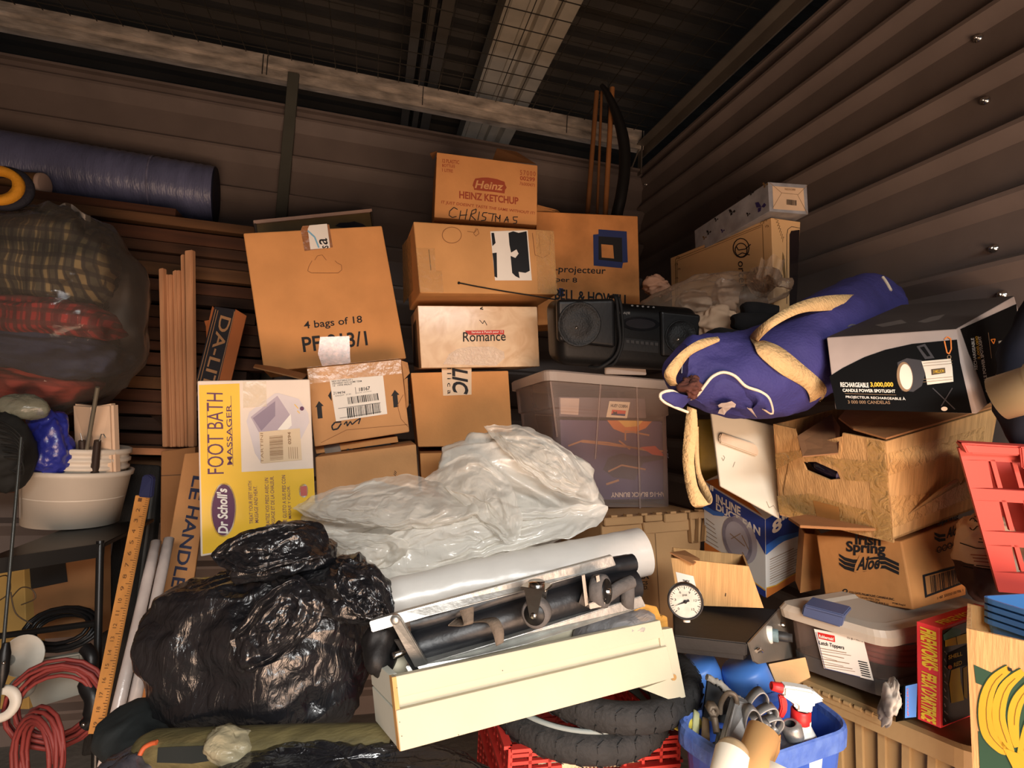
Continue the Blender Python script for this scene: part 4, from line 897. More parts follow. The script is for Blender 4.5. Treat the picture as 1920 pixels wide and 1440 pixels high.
# ------------------------------------------------------------------ spotlight box
B = Box((1550, 633, 1.13), (1793, 617, 1.065), (1566, 768, 1.08), (1832, 776), back=(1690, 572, 1.33)); L, F, R_, T = B.L, B.F, B.R, B.T
t = thing('retail_box', 'black and silver boxed rechargeable spotlight resting on brown box', 'box', B.base)
SIL = mat('silver_print_card', (168, 152, 144), .5, .18, 5, coat=.15); BLK = mat('black_print_card', (9, 8, 8), .65, .1, spec=.08)
mb = B.mb(0, .002)
mb.poly(F, [(1555, 706), (1580, 690), (1620, 670), (1660, 656), (1710, 645), (1760, 640), (1794, 637), (1800, 680), (1814, 740), (1822, 775), (1568, 768), (1562, 735)], 1)
mb.text(F, 'RECHARGEABLE', (1576, 726), (1629, 727), (1575, 717), 2, .03); mb.text(F, '3,000,000', (1632, 727), (1675, 727), (1631, 717), 3, .03); mb.text(F, 'CANDLE POWER SPOTLIGHT', (1580, 735), (1679, 737), (1579, 729), 2, .03)
mb.line(F, [(1584, 738), (1680, 741)], .7, 4); mb.text(F, 'PROJECTEUR RECHARGEABLE À', (1586, 748), (1698, 752), (1585, 741), 2, .01); mb.text(F, '3 000 000 CANDELAS', (1590, 757), (1669, 758), (1589, 751), 4, .01)
mb.poly(F, [(1682, 680), (1700, 672), (1728, 676), (1735, 700), (1728, 724), (1712, 735), (1690, 733)], 5, .0012)
mb.oval(F, 1696, 707, 15, 28, 4, .0016, -6); mb.oval(F, 1698, 707, 12, 24, 6, .002, -6)
mb.poly(F, [(1727, 678), (1782, 673), (1785, 690), (1787, 716), (1738, 722), (1734, 700)], 6, .0016); mb.poly(F, [(1745, 693), (1771, 690), (1772, 700), (1746, 704)], 7, .002); mb.text(F, '3 MILLION', (1749, 701), (1769, 699), (1749, 695), 3, .02, lift=.0026)
for y in (680, 685, 710, 715): mb.line(F, [(1730, y+2), (1785, y-3)], .8, 4, .002)
mb.poly(F, [(1718, 650), (1734, 645), (1752, 672), (1734, 674)], 5, .0012); mb.poly(F, [(1724, 652), (1732, 650), (1744, 668), (1738, 669)], 1, .0016)
mb.line(F, [(1770, 637), (1776, 632), (1782, 636), (1783, 655), (1779, 664), (1775, 662), (1770, 640)], 2.4, 8, .0018); mb.oval(F, 1779, 670, 4, 4, 4, .0016); mb.oval(F, 1779, 670, 2.6, 2.6, 1, .0018)
mb.line(F, [(1748, 728), (1790, 768)], 2, 5, .0016); mb.line(F, [(1785, 728), (1764, 762)], 2, 5, .0016); mb.oval(F, 1770, 767, 6, 4, 6, .0016)
mb.poly(R_, [(1800, 617), (1905, 570), (1915, 690), (1852, 758), (1838, 715), (1815, 660)], 1)
mb.text(R_, 'RECHARGEABLE', (1832, 693), (1825, 634), (1826, 694), 2, .03); mb.text(R_, '3,000,000', (1838, 674), (1833, 631), (1832, 674), 3, .03); mb.text(R_, 'CANDLE POWER SPOTLIGHT', (1853, 735), (1838, 630), (1847, 737), 2, .03)
mb.poly(R_, [(1871, 640), (1884, 637), (1888, 668), (1876, 671)], 6); mb.poly(R_, [(1879, 648), (1882, 647), (1884, 662), (1880, 663)], 7, .0014); mb.oval(R_, 1881, 692, 7, 7, 6); mb.poly(R_, [(1874, 673), (1888, 670), (1889, 685), (1876, 688)], 5)
mb.line(R_, [(1857, 637), (1865, 636), (1862, 645), (1857, 637)], 1.6, 8); mb.line(R_, [(1852, 624), (1858, 672)], .8, 4); mb.line(R_, [(1866, 702), (1868, 722)], .8, 4)
mb.add([B.T.p+B.T.n*.0006+d_ for d_ in (V(0, 0, 0), B.TR-B.TL, B.TR-B.TL+B.k, B.k)], [(0, 1, 2, 3)], 10); mb.poly(T, [(1640, 610), (1690, 600), (1700, 606), (1655, 614)], 9); mb.poly(T, [(1720, 604), (1745, 595), (1772, 590), (1760, 600), (1735, 606)], 9)  # top face toned darker to offset the skylight falling on it
mb.build('carton', [SIL, BLK, WHITEP, mat('yellow_letters', (240, 190, 50), .6), FADED, mat('charcoal_print', (52, 46, 48), .6), mat('bright_white_print', (240, 226, 206), .6), mat('brown_label', (92, 70, 40), .6), mat('orange_clip', (232, 128, 40), .5), mat('grey_ghost_print', (104, 94, 88), .6), mat('darkened_top_print', (66, 59, 56), .5, .2, 6)], t)
SPOT = B
# navy cloth and cream jug at the right edge
mb = MB(); blob(mb, P(1950, 680, .97), (CR*.06+CU*.02, CF*.05, CU*.15+CR*.02), 36, 26, .025, 9, 4); tag(mb.build('garment', [mat('dark_navy_cloth', (24, 26, 40), .9, .2, 12)]), 'dark navy garment hanging at far right above red basket', 'clothing')
mb = MB(); a = (P(1935, 735, .93)-P(1925, 735, 1.0)).normalized(); ax = (CR*.45-CF*.75+CU*.35).normalized()
mb.lathe(P(1940, 727, .88), ax, [(0, -.05), (.038, -.05), (.038, 0), (.042, .004), (.044, .02), (.042, .03), (.036, .034), (.034, .02), (0, .018)], 28); tag(mb.build('plastic_pipe', [mat('ivory_plastic', (214, 190, 148), .4, .06)]), 'short ivory plastic pipe fitting above the red basket', 'pipe fitting')
# ------------------------------------------------------------------ red laundry basket
RED = mat('coral_red_plastic', (196, 72, 62), .45, .06, 5, spec=.4)
d0 = .96; pl = Pl(P(1800, 840, d0), P(1930, 850, d0-.02), P(1870, 1100, d0+.03))
t = thing('laundry_basket', 'coral red slotted laundry basket at right edge', 'basket', pl.on(1930, 1110))
def edge(y): return 1800+(y-850)*.28
mb = MB()
def piece(q, m=0, th=.006): mb.slab([pl.on(*p) for p in q], -pl.n*th, m, 0)
bands = [(840, 862), (915, 938), (995, 1022), (1072, 1110)]
for y0, y1 in bands: piece([(edge(y0), y0), (2030, y0+12), (2030, y1+12), (edge(y1), y1)])
for y0, y1 in ((862, 915), (938, 995), (1022, 1072)):
    for k in range(5):
        x = (0, 53, 93, 133, 173)[k]; wd = 48 if k == 0 else 9
        piece([(edge(y0)+x, y0), (edge(y0)+x+wd, y0), (edge(y1)+x+wd-4*(k == 0), y1), (edge(y1)+x, y1)])
mb.build('front_wall', [RED], t)
mb = MB(); SV = ray(1800, 850).normalized()*.22+CR*.05; q = [(edge(840), 840), (edge(1110), 1110)]
a, b = pl.on(*q[0]), pl.on(*q[1]); mb.slab([a, b, b+SV*.7, a+SV], CR*.005); 
A2, B2, D2 = pl.on(1792, 826), pl.on(2030, 840), pl.on(2030, 1122)
mb.slab([A2+SV, B2+SV, D2+SV*.7, b+SV*.7], -SV.normalized()*.005); mb.slab([B2, D2, D2+SV*.7, B2+SV], -CR*.005)
mb.slab([b, pl.on(2030, 1122), pl.on(2030, 1122)+SV*.7, b+SV*.7], CU*.005); mb.build('side_wall', [RED], t)
mb = MB(); e = CU*.004
mb.slab([pl.on(1792, 826, .016), pl.on(2030, 840, .016), pl.on(2030, 856, .016), pl.on(1803, 846, .016)], -pl.n*.022, 0, .003); mb.slab([pl.on(1898, 832, .02), pl.on(2030, 842, .02), pl.on(2030, 885, .02), pl.on(1902, 872, .02)], -pl.n*.006, 0, .002)
mb.slab([pl.on(1792, 826, .016), pl.on(1803, 846, .016), pl.on(1803, 846)+SV, pl.on(1792, 826)+SV], CR*.01); mb.build('rim', [RED], t)
# brown and white paper bag of coffee
mb = MB(); c = P(1856, 1035, 1.10)
def cof(x, y, z): return 1+.12*max(0, -z)-.2*max(0, z)
blob(mb, c, (CR*.06, CF*.045, CU*.094-CR*.01), 60, 50, .006, 10, 7, shape=cof, pw=.8, fac=((11, 9, .008), (23, 17, .004)))
t = thing('paper_bag', 'white printed paper sack with brown base beside red basket', 'bag', c-CU*.098)
CS = Surf(mb); o = mb.build('sack', [mat('white_sack_paper', (206, 180, 152), .8, .08, 10), mat('brown_sack_paper', (62, 38, 34), .7, .1)], t)
cz = o.location+t.location
for p_ in o.data.polygons:
    if (Vector(p_.center)+t.location-c).dot(CU) < -.022: p_.material_index = 1
mb = MB()
for i, (x, y, w_) in enumerate(((1820, 1040, 50), (1824, 1046, 46), (1826, 1052, 40), (1806, 1056, 20), (1830, 1060, 30), (1832, 1066, 34), (1806, 1062, 18), (1834, 1016, 40), (1836, 1010, 34))):
    q = [CS.hit(x+w_*k/6, y+k*.6, .003) for k in range(7)]; mb.tube(q, .0009, 4, 0 if i < 3 else 1)
for k in range(7):
    x0, y0 = 1818+(k % 3)*9, 965+k*5
    mb.tube([CS.hit(x0+j*3.5, y0-5+4*math.sin(j*1.1+k), .003) for j in range(6)], .0010, 4, 1)
mb.tube([CS.hit(x, y, .003) for x, y in ((1800, 1018), (1830, 1028), (1870, 1030))], .001, 4, 1); mb.build('printing', [mat('red_brown_ink', (150, 84, 66), .8), INK], t)

# ------------------------------------------------------------------ clear tub with latch
B = Box((1655, 1196, 1.03), (1872, 1150, 1.15), (1664, 1312, 1.03), (1850, 1275), back=(1472, 1142, 1.16)); L, F, T = B.L, B.F, B.T; TUB = B
t = thing('storage_tub', 'smoky clear latch tub with white product label, under soap carton', 'storage bin', B.base)
TUBF = film('smoky_tub_plastic', (160, 142, 132), .2, .25, .03, 12, spec=.5, milk=.25); LIDF = film('frosted_lid_plastic', (196, 184, 168), .86, .4, .03, 12, milk=.15)
up = (B.TL-B.BL).normalized(); c = B.c; ex = (c[1]-c[0]).normalized(); ek = B.k.normalized(); Hh = (B.TL-B.BL).length
def ring(a, z, r=.03): 
    sh = (c[3]-c[0])*(1-z)
    return roundrect([c[0]+sh+ex*a+ek*a, c[1]+sh-ex*a+ek*a, c[5]+sh-ex*a-ek*a, c[4]+sh+ex*a-ek*a], r)
def loft(mb, rings, m=0, cap0=True, cap1=False):
    n = len(rings[0]); vs = [p for r in rings for p in r]
    mb.add(vs, [(k*n+i, k*n+(i+1) % n, (k+1)*n+(i+1) % n, (k+1)*n+i) for k in range(len(rings)-1) for i in range(n)], m, False)
    if cap0: mb.add(rings[0], [tuple(range(n))[::-1]], m)
    if cap1: mb.add(rings[-1], [tuple(range(n))], m)
    return mb
loft(MB(), [ring(.004, .0), ring(.0, 1)]).build('tub', [TUBF], t)
loft(MB(), [ring(.002, .0), ring(.0015, .27), ring(.01, .27), ring(.01, .02)], cap0=True).build('dark_base', [mat('dark_grey_base', (66, 62, 60), .5, .1)], t)
loft(MB(), [[p+up*.0 for p in ring(-.012, .88)], ring(-.014, 1.02), [p+up*.012 for p in ring(-.008, 1.02)], [p+up*.014 for p in ring(.02, 1.02)], [p+up*.009 for p in ring(.03, 1.02)]], cap0=False, cap1=True).build('lid', [LIDF], t)
o = MB(); q = [L.on(x, y, .022) for x, y in ((1513, 1127), (1589, 1147), (1583, 1170), (1509, 1148))]; o.slab(q, -L.n*.02, 0, .003); q = [L.on(x, y, .024) for x, y in ((1515, 1126), (1589, 1145), (1590, 1152), (1516, 1133))]; o.slab(q, -L.n*.05, 0, .002)
o.build('latch', [mat('slate_blue_plastic', (78, 88, 122), .4, .06)], t)
mb = MB(); mb.poly(L, [(1527, 1178), (1619, 1195), (1639, 1275), (1546, 1252)], 0, .003)
mb.poly(L, [(1534, 1184), (1566, 1191), (1567, 1203), (1536, 1196)], 1, .0036); mb.text(L, 'Rubbermaid', (1537, 1194), (1564, 1200), (1537, 1188), 0, .03, lift=.0042)
mb.text(L, '15 qt / 14.1 L', (1590, 1198), (1619, 1204), (1590, 1192), 2, .0, lift=.0036); mb.text(L, 'Latch Toppers', (1537, 1209), (1584, 1219), (1537, 1200), 2, .02, lift=.0036)
for i in range(8): mb.line(L, [(1538+i*.9, 1214+i*5), (1538+i*.9+(50, 58, 44, 30, 52, 40, 56, 60)[i], 1214+i*5+9)], .8 if i % 2 else 1.2, 3, .0036)
mb.line(L, [(1531, 1184), (1548, 1252), (1614, 1268)], 1, 4, .0036)
for i in range(7): mb.line(L, [(1610+i*1.1, 1238+i*4.4), (1627+i*1.1, 1242+i*4.4)], 2, 2, .0036)
mb.build('label', [WHITEP, mat('logo_red', (206, 40, 34), .5), INK, FADED, BLUEINK], t)
# red cable coil seen in the tub
mb = MB(); cc = (c[3]+c[2]+c[6]+c[7])/4+up*.055
for i in range(4): mb.lathe(cc+up*(.011*i), up, [(.074, -.006), (.080, 0), (.074, .006), (.068, 0), (.074, -.006)], 28)
tag(mb.build('cable_coil', [mat('dull_red_cable', (206, 98, 84), .6, .15)]), 'coil of dull red cable inside the smoky clear tub', 'cable')

# ------------------------------------------------------------------ big ribbed tan tote beneath
nr = P(1822, 1408, .92); lf = P(1480, 1266, 1.20); pz = nr.z; 
lf = horiz(pz).on(1478, 1264); bk = (lf-nr); 
rt = nr+V(bk.y, -bk.x, 0).normalized()*.36
t = thing('storage_tote', 'olive tan ribbed tote with hinged lid, lowest at right', 'storage bin', (nr+lf)/2+(rt-nr)*.5-V(0, 0, .42))
OT = mat('olive_tan_plastic', (150, 124, 86), .55, .08, 5, .08, 60, spec=.3)
ex = bk.normalized(); ez = (rt-nr).normalized(); Wd = bk.length
out = -ez if (-ez).dot(CAM-nr) > 0 else ez
mb = MB(); up = V(0, 0, 1)
tp = [nr-ez*-.012, lf+ez*.012, lf+ez*.34, nr+ez*.34]; bt = [p-up*.42+(sum(tp, V(0, 0, 0))/4-p)*.16 for p in tp]
mb.add(tp+bt, [(0, 1, 5, 4), (1, 2, 6, 5), (2, 3, 7, 6), (3, 0, 4, 7), (4, 5, 6, 7), (0, 1, 2, 3)])
for k in range(8):
    f = .05+.9*k/7; a = tp[0].lerp(tp[1], f); b = bt[0].lerp(bt[1], f)
    mb.bar(a+out*.004, b+out*.004, ex*.006, out*.007)
mb.build('tub', [OT], t)
mb = MB(); r = roundrect([nr+out*.012-ex*.014, lf+out*.012+ex*.014, lf+ez*.36+ex*.014, nr+ez*.36-ex*.014], .035)
n = len(r); mb.add([p-up*.034 for p in r]+[p for p in r]+[p+up*.006+(sum(r, V(0, 0, 0))/n-p)*.04 for p in r], [(k*n+i, k*n+(i+1) % n, (k+1)*n+(i+1) % n, (k+1)*n+i) for k in range(2) for i in range(n)]); mb.add([p+up*.006+(sum(r, V(0, 0, 0))/n-p)*.04 for p in r], [tuple(range(n))])
for k in range(9):
    f = .42+.56*k/9; a = nr.lerp(lf, f)+out*.016; mb.slab([a-ex*.012, a+ex*.012, a+ex*.012-up*.018, a-ex*.012-up*.018], -out*.01, 0, .002)
    mb.tube([a+ex*.012-up*.002, a+ex*.024-up*.002], .005, 6)
mb.build('lid', [OT], t)
LOW = (nr, lf, rt, ex, ez, out)

# fireworks box
B = Box((1762, 1177, .945), (1870, 1141, 1.03), (1764, 1366, .945), (1866, 1325), back=(1718, 1165, .975)); L, F, T = B.L, B.F, B.T
t = thing('fireworks_box', 'red fireworks box with yellow lettering and windowed front', 'box', B.base)
mb = B.mb(0, .0015)
mb.poly(F, [(1766, 1182), (1868, 1146), (1866, 1322), (1767, 1361)], 1)
mb.text(L, 'FIREWORKS', (1760, 1252), (1757, 1180), (1727, 1245), 2, .03) if False else None
mb.text(L, 'FIREWORKS', (1725, 1174), (1729, 1248), (1756, 1184), 2, .045, .1); mb.oval(L, 1744, 1254, 2.5, 2.5, 2, .001); mb.text(L, 'FEUX D\'ARTIFICE', (1728, 1257), (1727, 1347), (1758, 1268), 2, .045, .1)
mb.text(T, 'FIREWORKS', (1770, 1172), (1855, 1143), (1752, 1167), 2, .02)
mb.poly(F, [(1767, 1190), (1784, 1176), (1800, 1180), (1798, 1196), (1776, 1206), (1768, 1200)], 3, .0014); mb.poly(F, [(1770, 1200), (1812, 1186), (1840, 1180), (1840, 1200), (1770, 1212)], 2, .0018); mb.line(F, [(1790, 1192), (1792, 1208)], 1, 4, .0024)
mb.poly(F, [(1775, 1225), (1812, 1208), (1813, 1246), (1776, 1256)], 4, .0014); mb.text(F, 'SHELL', (1776, 1236), (1802, 1228), (1776, 1228), 2, .03, lift=.002); mb.text(F, 'RED', (1786, 1250), (1801, 1245), (1786, 1242), 2, .02, lift=.002); mb.oval(F, 1779, 1250, 4, 4, 5, .002)
mb.poly(F, [(1782, 1256), (1798, 1250), (1800, 1278), (1806, 1312), (1782, 1318), (1778, 1282)], 2, .0014); mb.poly(F, [(1804, 1252), (1812, 1248), (1812, 1310), (1806, 1306)], 6, .0014)
for i in range(10): mb.line(F, [(1768, 1220+i*14), (1774-(i % 2)*3, 1226+i*14)], 2, 7, .002)  # short pale metallic dashes down the edge of the front
mb.build('carton', [mat('firework_red', (226, 56, 60), .45, .05, coat=.3), mat('firework_dark', (38, 30, 30), .3, .3, 30, coat=.3), mat('firework_yellow', (236, 204, 62), .5), mat('teal_print', (90, 150, 144), .5), INK, mat('firework_orange', (236, 110, 50), .5), mat('mustard_print', (180, 150, 50), .5), mat('pale_foil', (190, 180, 186), .25, metal=.6)], t)
# small blue striped box beside it
B = Box((1696, 1284, .965), (1720, 1278, .975), (1694, 1350, .955), (1719, 1346), back=(1681, 1290, 1.0)); L, F = B.L, B.F
t = thing('small_box', 'little black and blue box with white stars left of fireworks', 'box', B.base)
mb = B.mb(0, .001); mb.poly(F, [(1697, 1286), (1719, 1281), (1717, 1344), (1696, 1346)], 1)
mb.poly(L, [(1689, 1312), (1690, 1318), (1694, 1319), (1691, 1323), (1692, 1330), (1689, 1326), (1685, 1329), (1687, 1322), (1684, 1318), (1688, 1317)], 2); mb.poly(L, [(1687, 1296), (1688, 1300), (1692, 1301), (1688, 1305), (1685, 1302)], 2)
mb.text(F, 'SPARKLERS', (1703, 1342), (1702, 1290), (1700, 1342), 3, .0)
mb.build('carton', [BLK, mat('bright_blue_print', (88, 140, 220), .5), WHITEP, mat('salmon_print', (226, 120, 100), .5)], t)
mb = MB(); blob(mb, P(1667, 1316, .985), (CR*.009+CU*.010, CF*.02, CU*.04+CR*.010), 40, 40, .004, 20, 5, fac=((9, 9, .008), (19, 17, .004))); tag(mb.build('crumpled_paper', [mat('black_white_wrapper', (190, 180, 168), .6, 0, 22, c2=(8, 7, 7), detail=0)]), 'crumpled black and white wrapper left of the starry box', 'paper')

# banana box
B = Box((1812, 1178, .86), (2066, 1235, .763), (1824, 1452, .855), (2080, 1500), depth=.13); F = B.F
t = thing('cardboard_box', 'brown fruit box with yellow bananas printed on dark green', 'box', B.base)
mb = MB(); hollow(mb, B, .005); GRN = 1
mb.poly(F, [(1826, 1246), (1862, 1262), (1850, 1288), (1830, 1280)], 1); mb.poly(F, [(1834, 1370), (1880, 1400), (1900, 1442), (1838, 1455)], 1); mb.poly(F, [(1862, 1262), (1890, 1252), (1935, 1280), (1935, 1440), (1895, 1400), (1850, 1340), (1850, 1288)], 1)
def banana(pts, w):
    q = smooth([V(x, y, 0) for x, y in pts], 6); n = len(q); l, r, l2, r2 = [], [], [], []
    for i, p in enumerate(q):
        tn = (q[min(i+1, n-1)]-q[max(i-1, 0)]).normalized(); nn = V(-tn.y, tn.x, 0); k = math.sin(math.pi*(.12+.80*i/(n-1)))**.7
        l.append(p+nn*w*k); r.append(p-nn*w*k); l2.append(p+nn*(w*k+2)); r2.append(p-nn*(w*k+2))
    mb.poly(F, [(p.x, p.y) for p in l2+r2[::-1]], 1, .0014); mb.poly(F, [(p.x, p.y) for p in l+r[::-1]], 2, .002)
    mb.line(F, [(p.x+2, p.y) for p in q[3:-4:2]], 1, 3, .0026)
banana([(1892, 1252), (1862, 1278), (1848, 1320), (1852, 1370), (1875, 1400), (1890, 1410)], 13)
banana([(1918, 1258), (1884, 1290), (1872, 1340), (1884, 1385), (1898, 1412)], 13); banana([(1940, 1275), (1910, 1310), (1900, 1350), (1906, 1400)], 12)
banana([(1960, 1300), (1935, 1350), (1920, 1400), (1912, 1425)], 12); mb.poly(F, [(1880, 1400), (1912, 1412), (1935, 1440), (1932, 1455), (1900, 1440)], 2, .0028)
mb.poly(F, [(1889, 1249), (1897, 1252), (1898, 1258), (1891, 1257)], 4, .003)
mb.build('carton', [CORR, mat('dark_green_print', (38, 70, 50), .7, .1), mat('banana_yellow', (206, 156, 36), .7, .08), mat('banana_line', (120, 84, 30), .7), INK], t)
# stack of blue baskets in the box
for i in range(4):
    c0 = P(1962, 1170-i*13, .915); mb = MB(); a, b = .082, .045
    rg = [roundrect([c0+V(-a, -b, h)*1, c0+V(a, -b, h), c0+V(a, b, h), c0+V(-a, b, h)], .02) for h in (0,)]
    rr_ = rg[0]; n = len(rr_); cen = c0
    low = [cen+(p-cen)*.86-V(0, 0, .055) for p in rr_]; lip = [cen+(p-cen)*1.05 for p in rr_]; lip2 = [p-V(0, 0, .008) for p in lip]
    loft(mb, [low, rr_, lip, lip2], cap0=True)
    tag(mb.build('plastic_basket', [mat('sky_blue_plastic', (74, 128, 190), .4, .06)]), ['lowest of four nested sky blue trays by red basket', 'second lowest of four nested sky blue trays', 'third of four nested sky blue trays, below the top one', 'topmost of four nested sky blue trays under red basket'][i], 'tray', 'nested blue trays')
# open corrugated carton crumpled at the middle
B = Box((1258, 1046, 1.20), (1404, 1062, 1.15), (1272, 1134, 1.19), (1432, 1140), depth=.10); F = B.F
t = thing('cardboard_box', 'small crumpled open carton behind the pressure gauge', 'box', B.base)
mb = MB(); hollow(mb, B, .004); mb.build('carton', [CORR], t)
mb = MB(); mb.slab([P(1256, 1038, 1.2), P(1300, 1060, 1.17), P(1312, 1050, 1.2), P(1284, 1034, 1.26)], V(0, 0, .003)); mb.build('torn_flap', [KRAFT_D], t)
mb = MB(); mb.poly(F, [(1267, 1072), (1300, 1080), (1306, 1104), (1272, 1098)], 0, .0012); mb.text(F, 'TIMEX', (1280, 1092), (1293, 1094), (1280, 1086), 1, .02, lift=.002); mb.line(F, [(1360, 1118), (1361, 1112)], 1.4, 1, .0012); mb.build('sticker', [WHITEP, INK], t)
# ------------------------------------------------------------------ plastic sheeting heap and roll
MILK = film('milky_poly_sheet', (246, 242, 232), .86, .13, .3, 30, spec=.9, milk=.22)
MILK2 = film('clear_poly_sheet', (248, 244, 234), .48, .08, .4, 34, spec=.9, milk=.2)
t = thing('plastic_sheeting', 'big crumpled heap of milky clear plastic sheeting in the middle', 'plastic sheet', P(870, 1085, 1.42))
def crump(name, c, ax, amp, f, seed, m, shape=None, nu=180, nv=110):
    mb = MB(); blob(mb, c, ax, nu, nv, amp*.35, f, seed, 0, shape, 1, ((11, 7, .024), (23, 13, .007), (61, 37, .0022))); return mb.build(name, [m], t)
crump('lower_fold', P(830, 1010, 1.49), (CR*.34+CU*.055, CF*.13, CU*.095-CR*.03), .036, 9, 11, MILK)
crump('upper_fold', P(975, 905, 1.49), (CR*.215-CU*.07, CF*.11, CU*.105+CR*.07), .034, 9, 5, MILK)
crump('left_fold', P(690, 960, 1.48), (CR*.17+CU*.03, CF*.10, CU*.055-CR*.04), .028, 10, 21, MILK)
def patch(name, out, amp, seed, m, bulge=.05, nu=140, nv=48, par=None, mats=None):
    q = smooth([P(*o) for o in out]+[P(*out[0])], 8); n = len(q)-1; c = sum(q[:-1], V(0, 0, 0))/n
    def fn(u, v):
        f = u*n; i = int(f) % n; p = c.lerp(q[i].lerp(q[i+1], f-int(f)), v**.8)
        e = wr(p, amp*.5, 10, seed)+amp*1.6*facet(u, v, 11, 5, seed)+amp*.4*facet(u, v, 27, 12, seed+1)+amp*.16*facet(u, v, 55, 22, seed+2)
        return p - CF*(bulge*(1-v*v)+e*1.6*(.3+.7*v)) + CU*(wr(p, amp, 15, seed+3)*.8) + CR*(wr(p, amp, 13, seed+6)*.6)
    mb = MB(); mb.grid(fn, nu, nv, 0, True, True); return mb.build(name, [m], par or t)
patch('draped_sheet', [(548, 955, 1.33), (600, 925, 1.34), (740, 892, 1.37), (830, 905, 1.34), (900, 960, 1.25), (800, 990, 1.25), (690, 985, 1.27), (600, 975, 1.31)], .012, 4, MILK2)
patch('draped_sheet', [(795, 900, 1.36), (880, 850, 1.36), (950, 900, 1.30), (978, 975, 1.22), (960, 1018, 1.22), (900, 985, 1.24)], .010, 9, MILK2, .03)
patch('draped_sheet', [(640, 1050, 1.27), (760, 990, 1.26), (900, 960, 1.26), (1050, 950, 1.30), (1138, 950, 1.34), (1100, 995, 1.28), (900, 1050, 1.25), (730, 1092, 1.25)], .012, 14, MILK, .03)
patch('draped_sheet', [(905, 800, 1.45), (1000, 805, 1.42), (1080, 860, 1.39), (1120, 930, 1.33), (1050, 930, 1.32), (960, 860, 1.36)], .012, 17, MILK2, .03)
patch('draped_sheet', [(560, 975, 1.31), (660, 1000, 1.26), (760, 1010, 1.25), (740, 1060, 1.25), (650, 1080, 1.26), (590, 1020, 1.30)], .012, 23, MILK2, .04)
# white roll of poly
mb = MB(); a, b = P(712, 1136, 1.15), P(1204, 1034, 1.30); ax = (b-a); L_ = ax.length; ax.normalize()
def rollp(u, v):
    th = 2*math.pi*u; s1 = (CU-ax*ax.dot(CU)).normalized(); s2 = ax.cross(s1)
    p = a+ax*(L_*v); r = .051+.006*v+.003*math.sin(th*2+v*5)+wr(p+s1*math.cos(th)*.05, .004, 14, 2)
    return p+(s1*math.cos(th)*1.02+s2*math.sin(th))*r
mb.grid(rollp, 36, 40, 0, True, True); mb.add([rollp(i/24, 1) for i in range(24)], [tuple(range(24))]); mb.add([rollp(i/24, 0) for i in range(24)], [tuple(range(24))])
tag(mb.build('plastic_roll', [mat('white_poly_roll', (228, 222, 214), .28, .05, 8, .15, 30, spec=.6)]), 'white roll of plastic film lying behind the metal cart frame', 'plastic roll')

# ------------------------------------------------------------------ white drawer
DK = .80
P_ = P
def P(x, y, d): return P_(x, y, d*DK)
B = Box((735, 1270, 1.02), (1238, 1163, 1.27), (750, 1408, .99), (1252, 1279), back=(692, 1231, 1.15)); F, L, c = B.F, B.L, B.c; DR = B
t = thing('drawer', 'cream painted wooden drawer lying tilted, holding the folded cart', 'drawer', B.base)
CRM = mat('cream_paint', (192, 184, 160), .5, .05, 6, .05, 80, spec=.4); RAW = mat('raw_wood_edge', (196, 150, 92), .7, .15, 20); GRY = mat('grey_paint_side', (206, 208, 196), .55, .05)
ek = B.k.normalized(); ex = (c[1]-c[0]).normalized(); up = (c[0]-c[3]).normalized(); H = (c[0]-c[3]).length; W = (c[1]-c[0]).length
def pt(x, z, y=0): return c[3]+ex*(x*W)+up*(z*H)+ek*y
mb = MB()
def brd(x0, x1, z0, z1, y0, y1, bv=.0012, m=0): mb.hexa([pt(x0, z1, y0), pt(x1, z1, y0), pt(x1, z0, y0), pt(x0, z0, y0), pt(x0, z1, y1), pt(x1, z1, y1), pt(x1, z0, y1), pt(x0, z0, y1)], m, bv)
brd(0, 1, .70, 1, 0, .012); brd(0.01, .985, .50, .72, .006, .014); brd(0, 1, 0, .55, -.003, .010)
for x, y in ((743, 1288), (748, 1352), (752, 1378), (940, 1256), (858, 1376)): mb.oval(F, x, y, .9, .9, 1, .006)
mb.build('front_board', [CRM, INK], t)
mb = MB(); D = B.k.length
for z0, z1 in ((.56, 1), (0, .53)):
    q = [pt(0, z1, .0125), pt(0, z1, D), pt(0, z0, D), pt(0, z0, .0125)]; mb.hexa(q+[p+ex*.012 for p in q], 0, .001)
mb.build('end_board', [GRY], t)
mb = MB(); q = [pt(-.001, 1, -.001), pt(.012, 1, -.001), pt(.012, .0, -.001), pt(-.001, .0, -.001)]; mb.hexa(q+[p+ek*.013 for p in q], 0, 0); mb.build('wood_edge', [RAW], t)
mb = MB(); brd(.02, .99, .0, 1, D-.012, D); mb.build('back_board', [CRM], t)
mb = MB(); brd(.02, .99, .03, .09, .012, D-.012); mb.build('bottom', [CRM], t)
E2 = Pl(F.on(1248, 1180, -.004), F.on(1285, 1310, -.004), F.on(1235, 1183, -.004))
mb = MB(); q = [F.on(x, y, -.002) for x, y in ((1236, 1182), (1262, 1178), (1287, 1308), (1256, 1312), (1205, 1292), (1250, 1276))]; mb.slab(q, ek*.014, 0, 0); mb.oval(F, 1263, 1270, 5, 6, 1, .001)
mb.build('end_board', [CRM, RAW], t)
mb = MB(); q = [F.on(x, y, -.03) for x, y in ((1212, 1132), (1250, 1140), (1258, 1160), (1262, 1156), (1270, 1160), (1273, 1190), (1240, 1184), (1205, 1156))]; mb.slab(q, ek*.016, 0, .001); mb.build('wood_block', [mat('honey_wood', (196, 142, 62), .5, .15, 10, .1, 40, stretch=(1, 6, 6))], t)

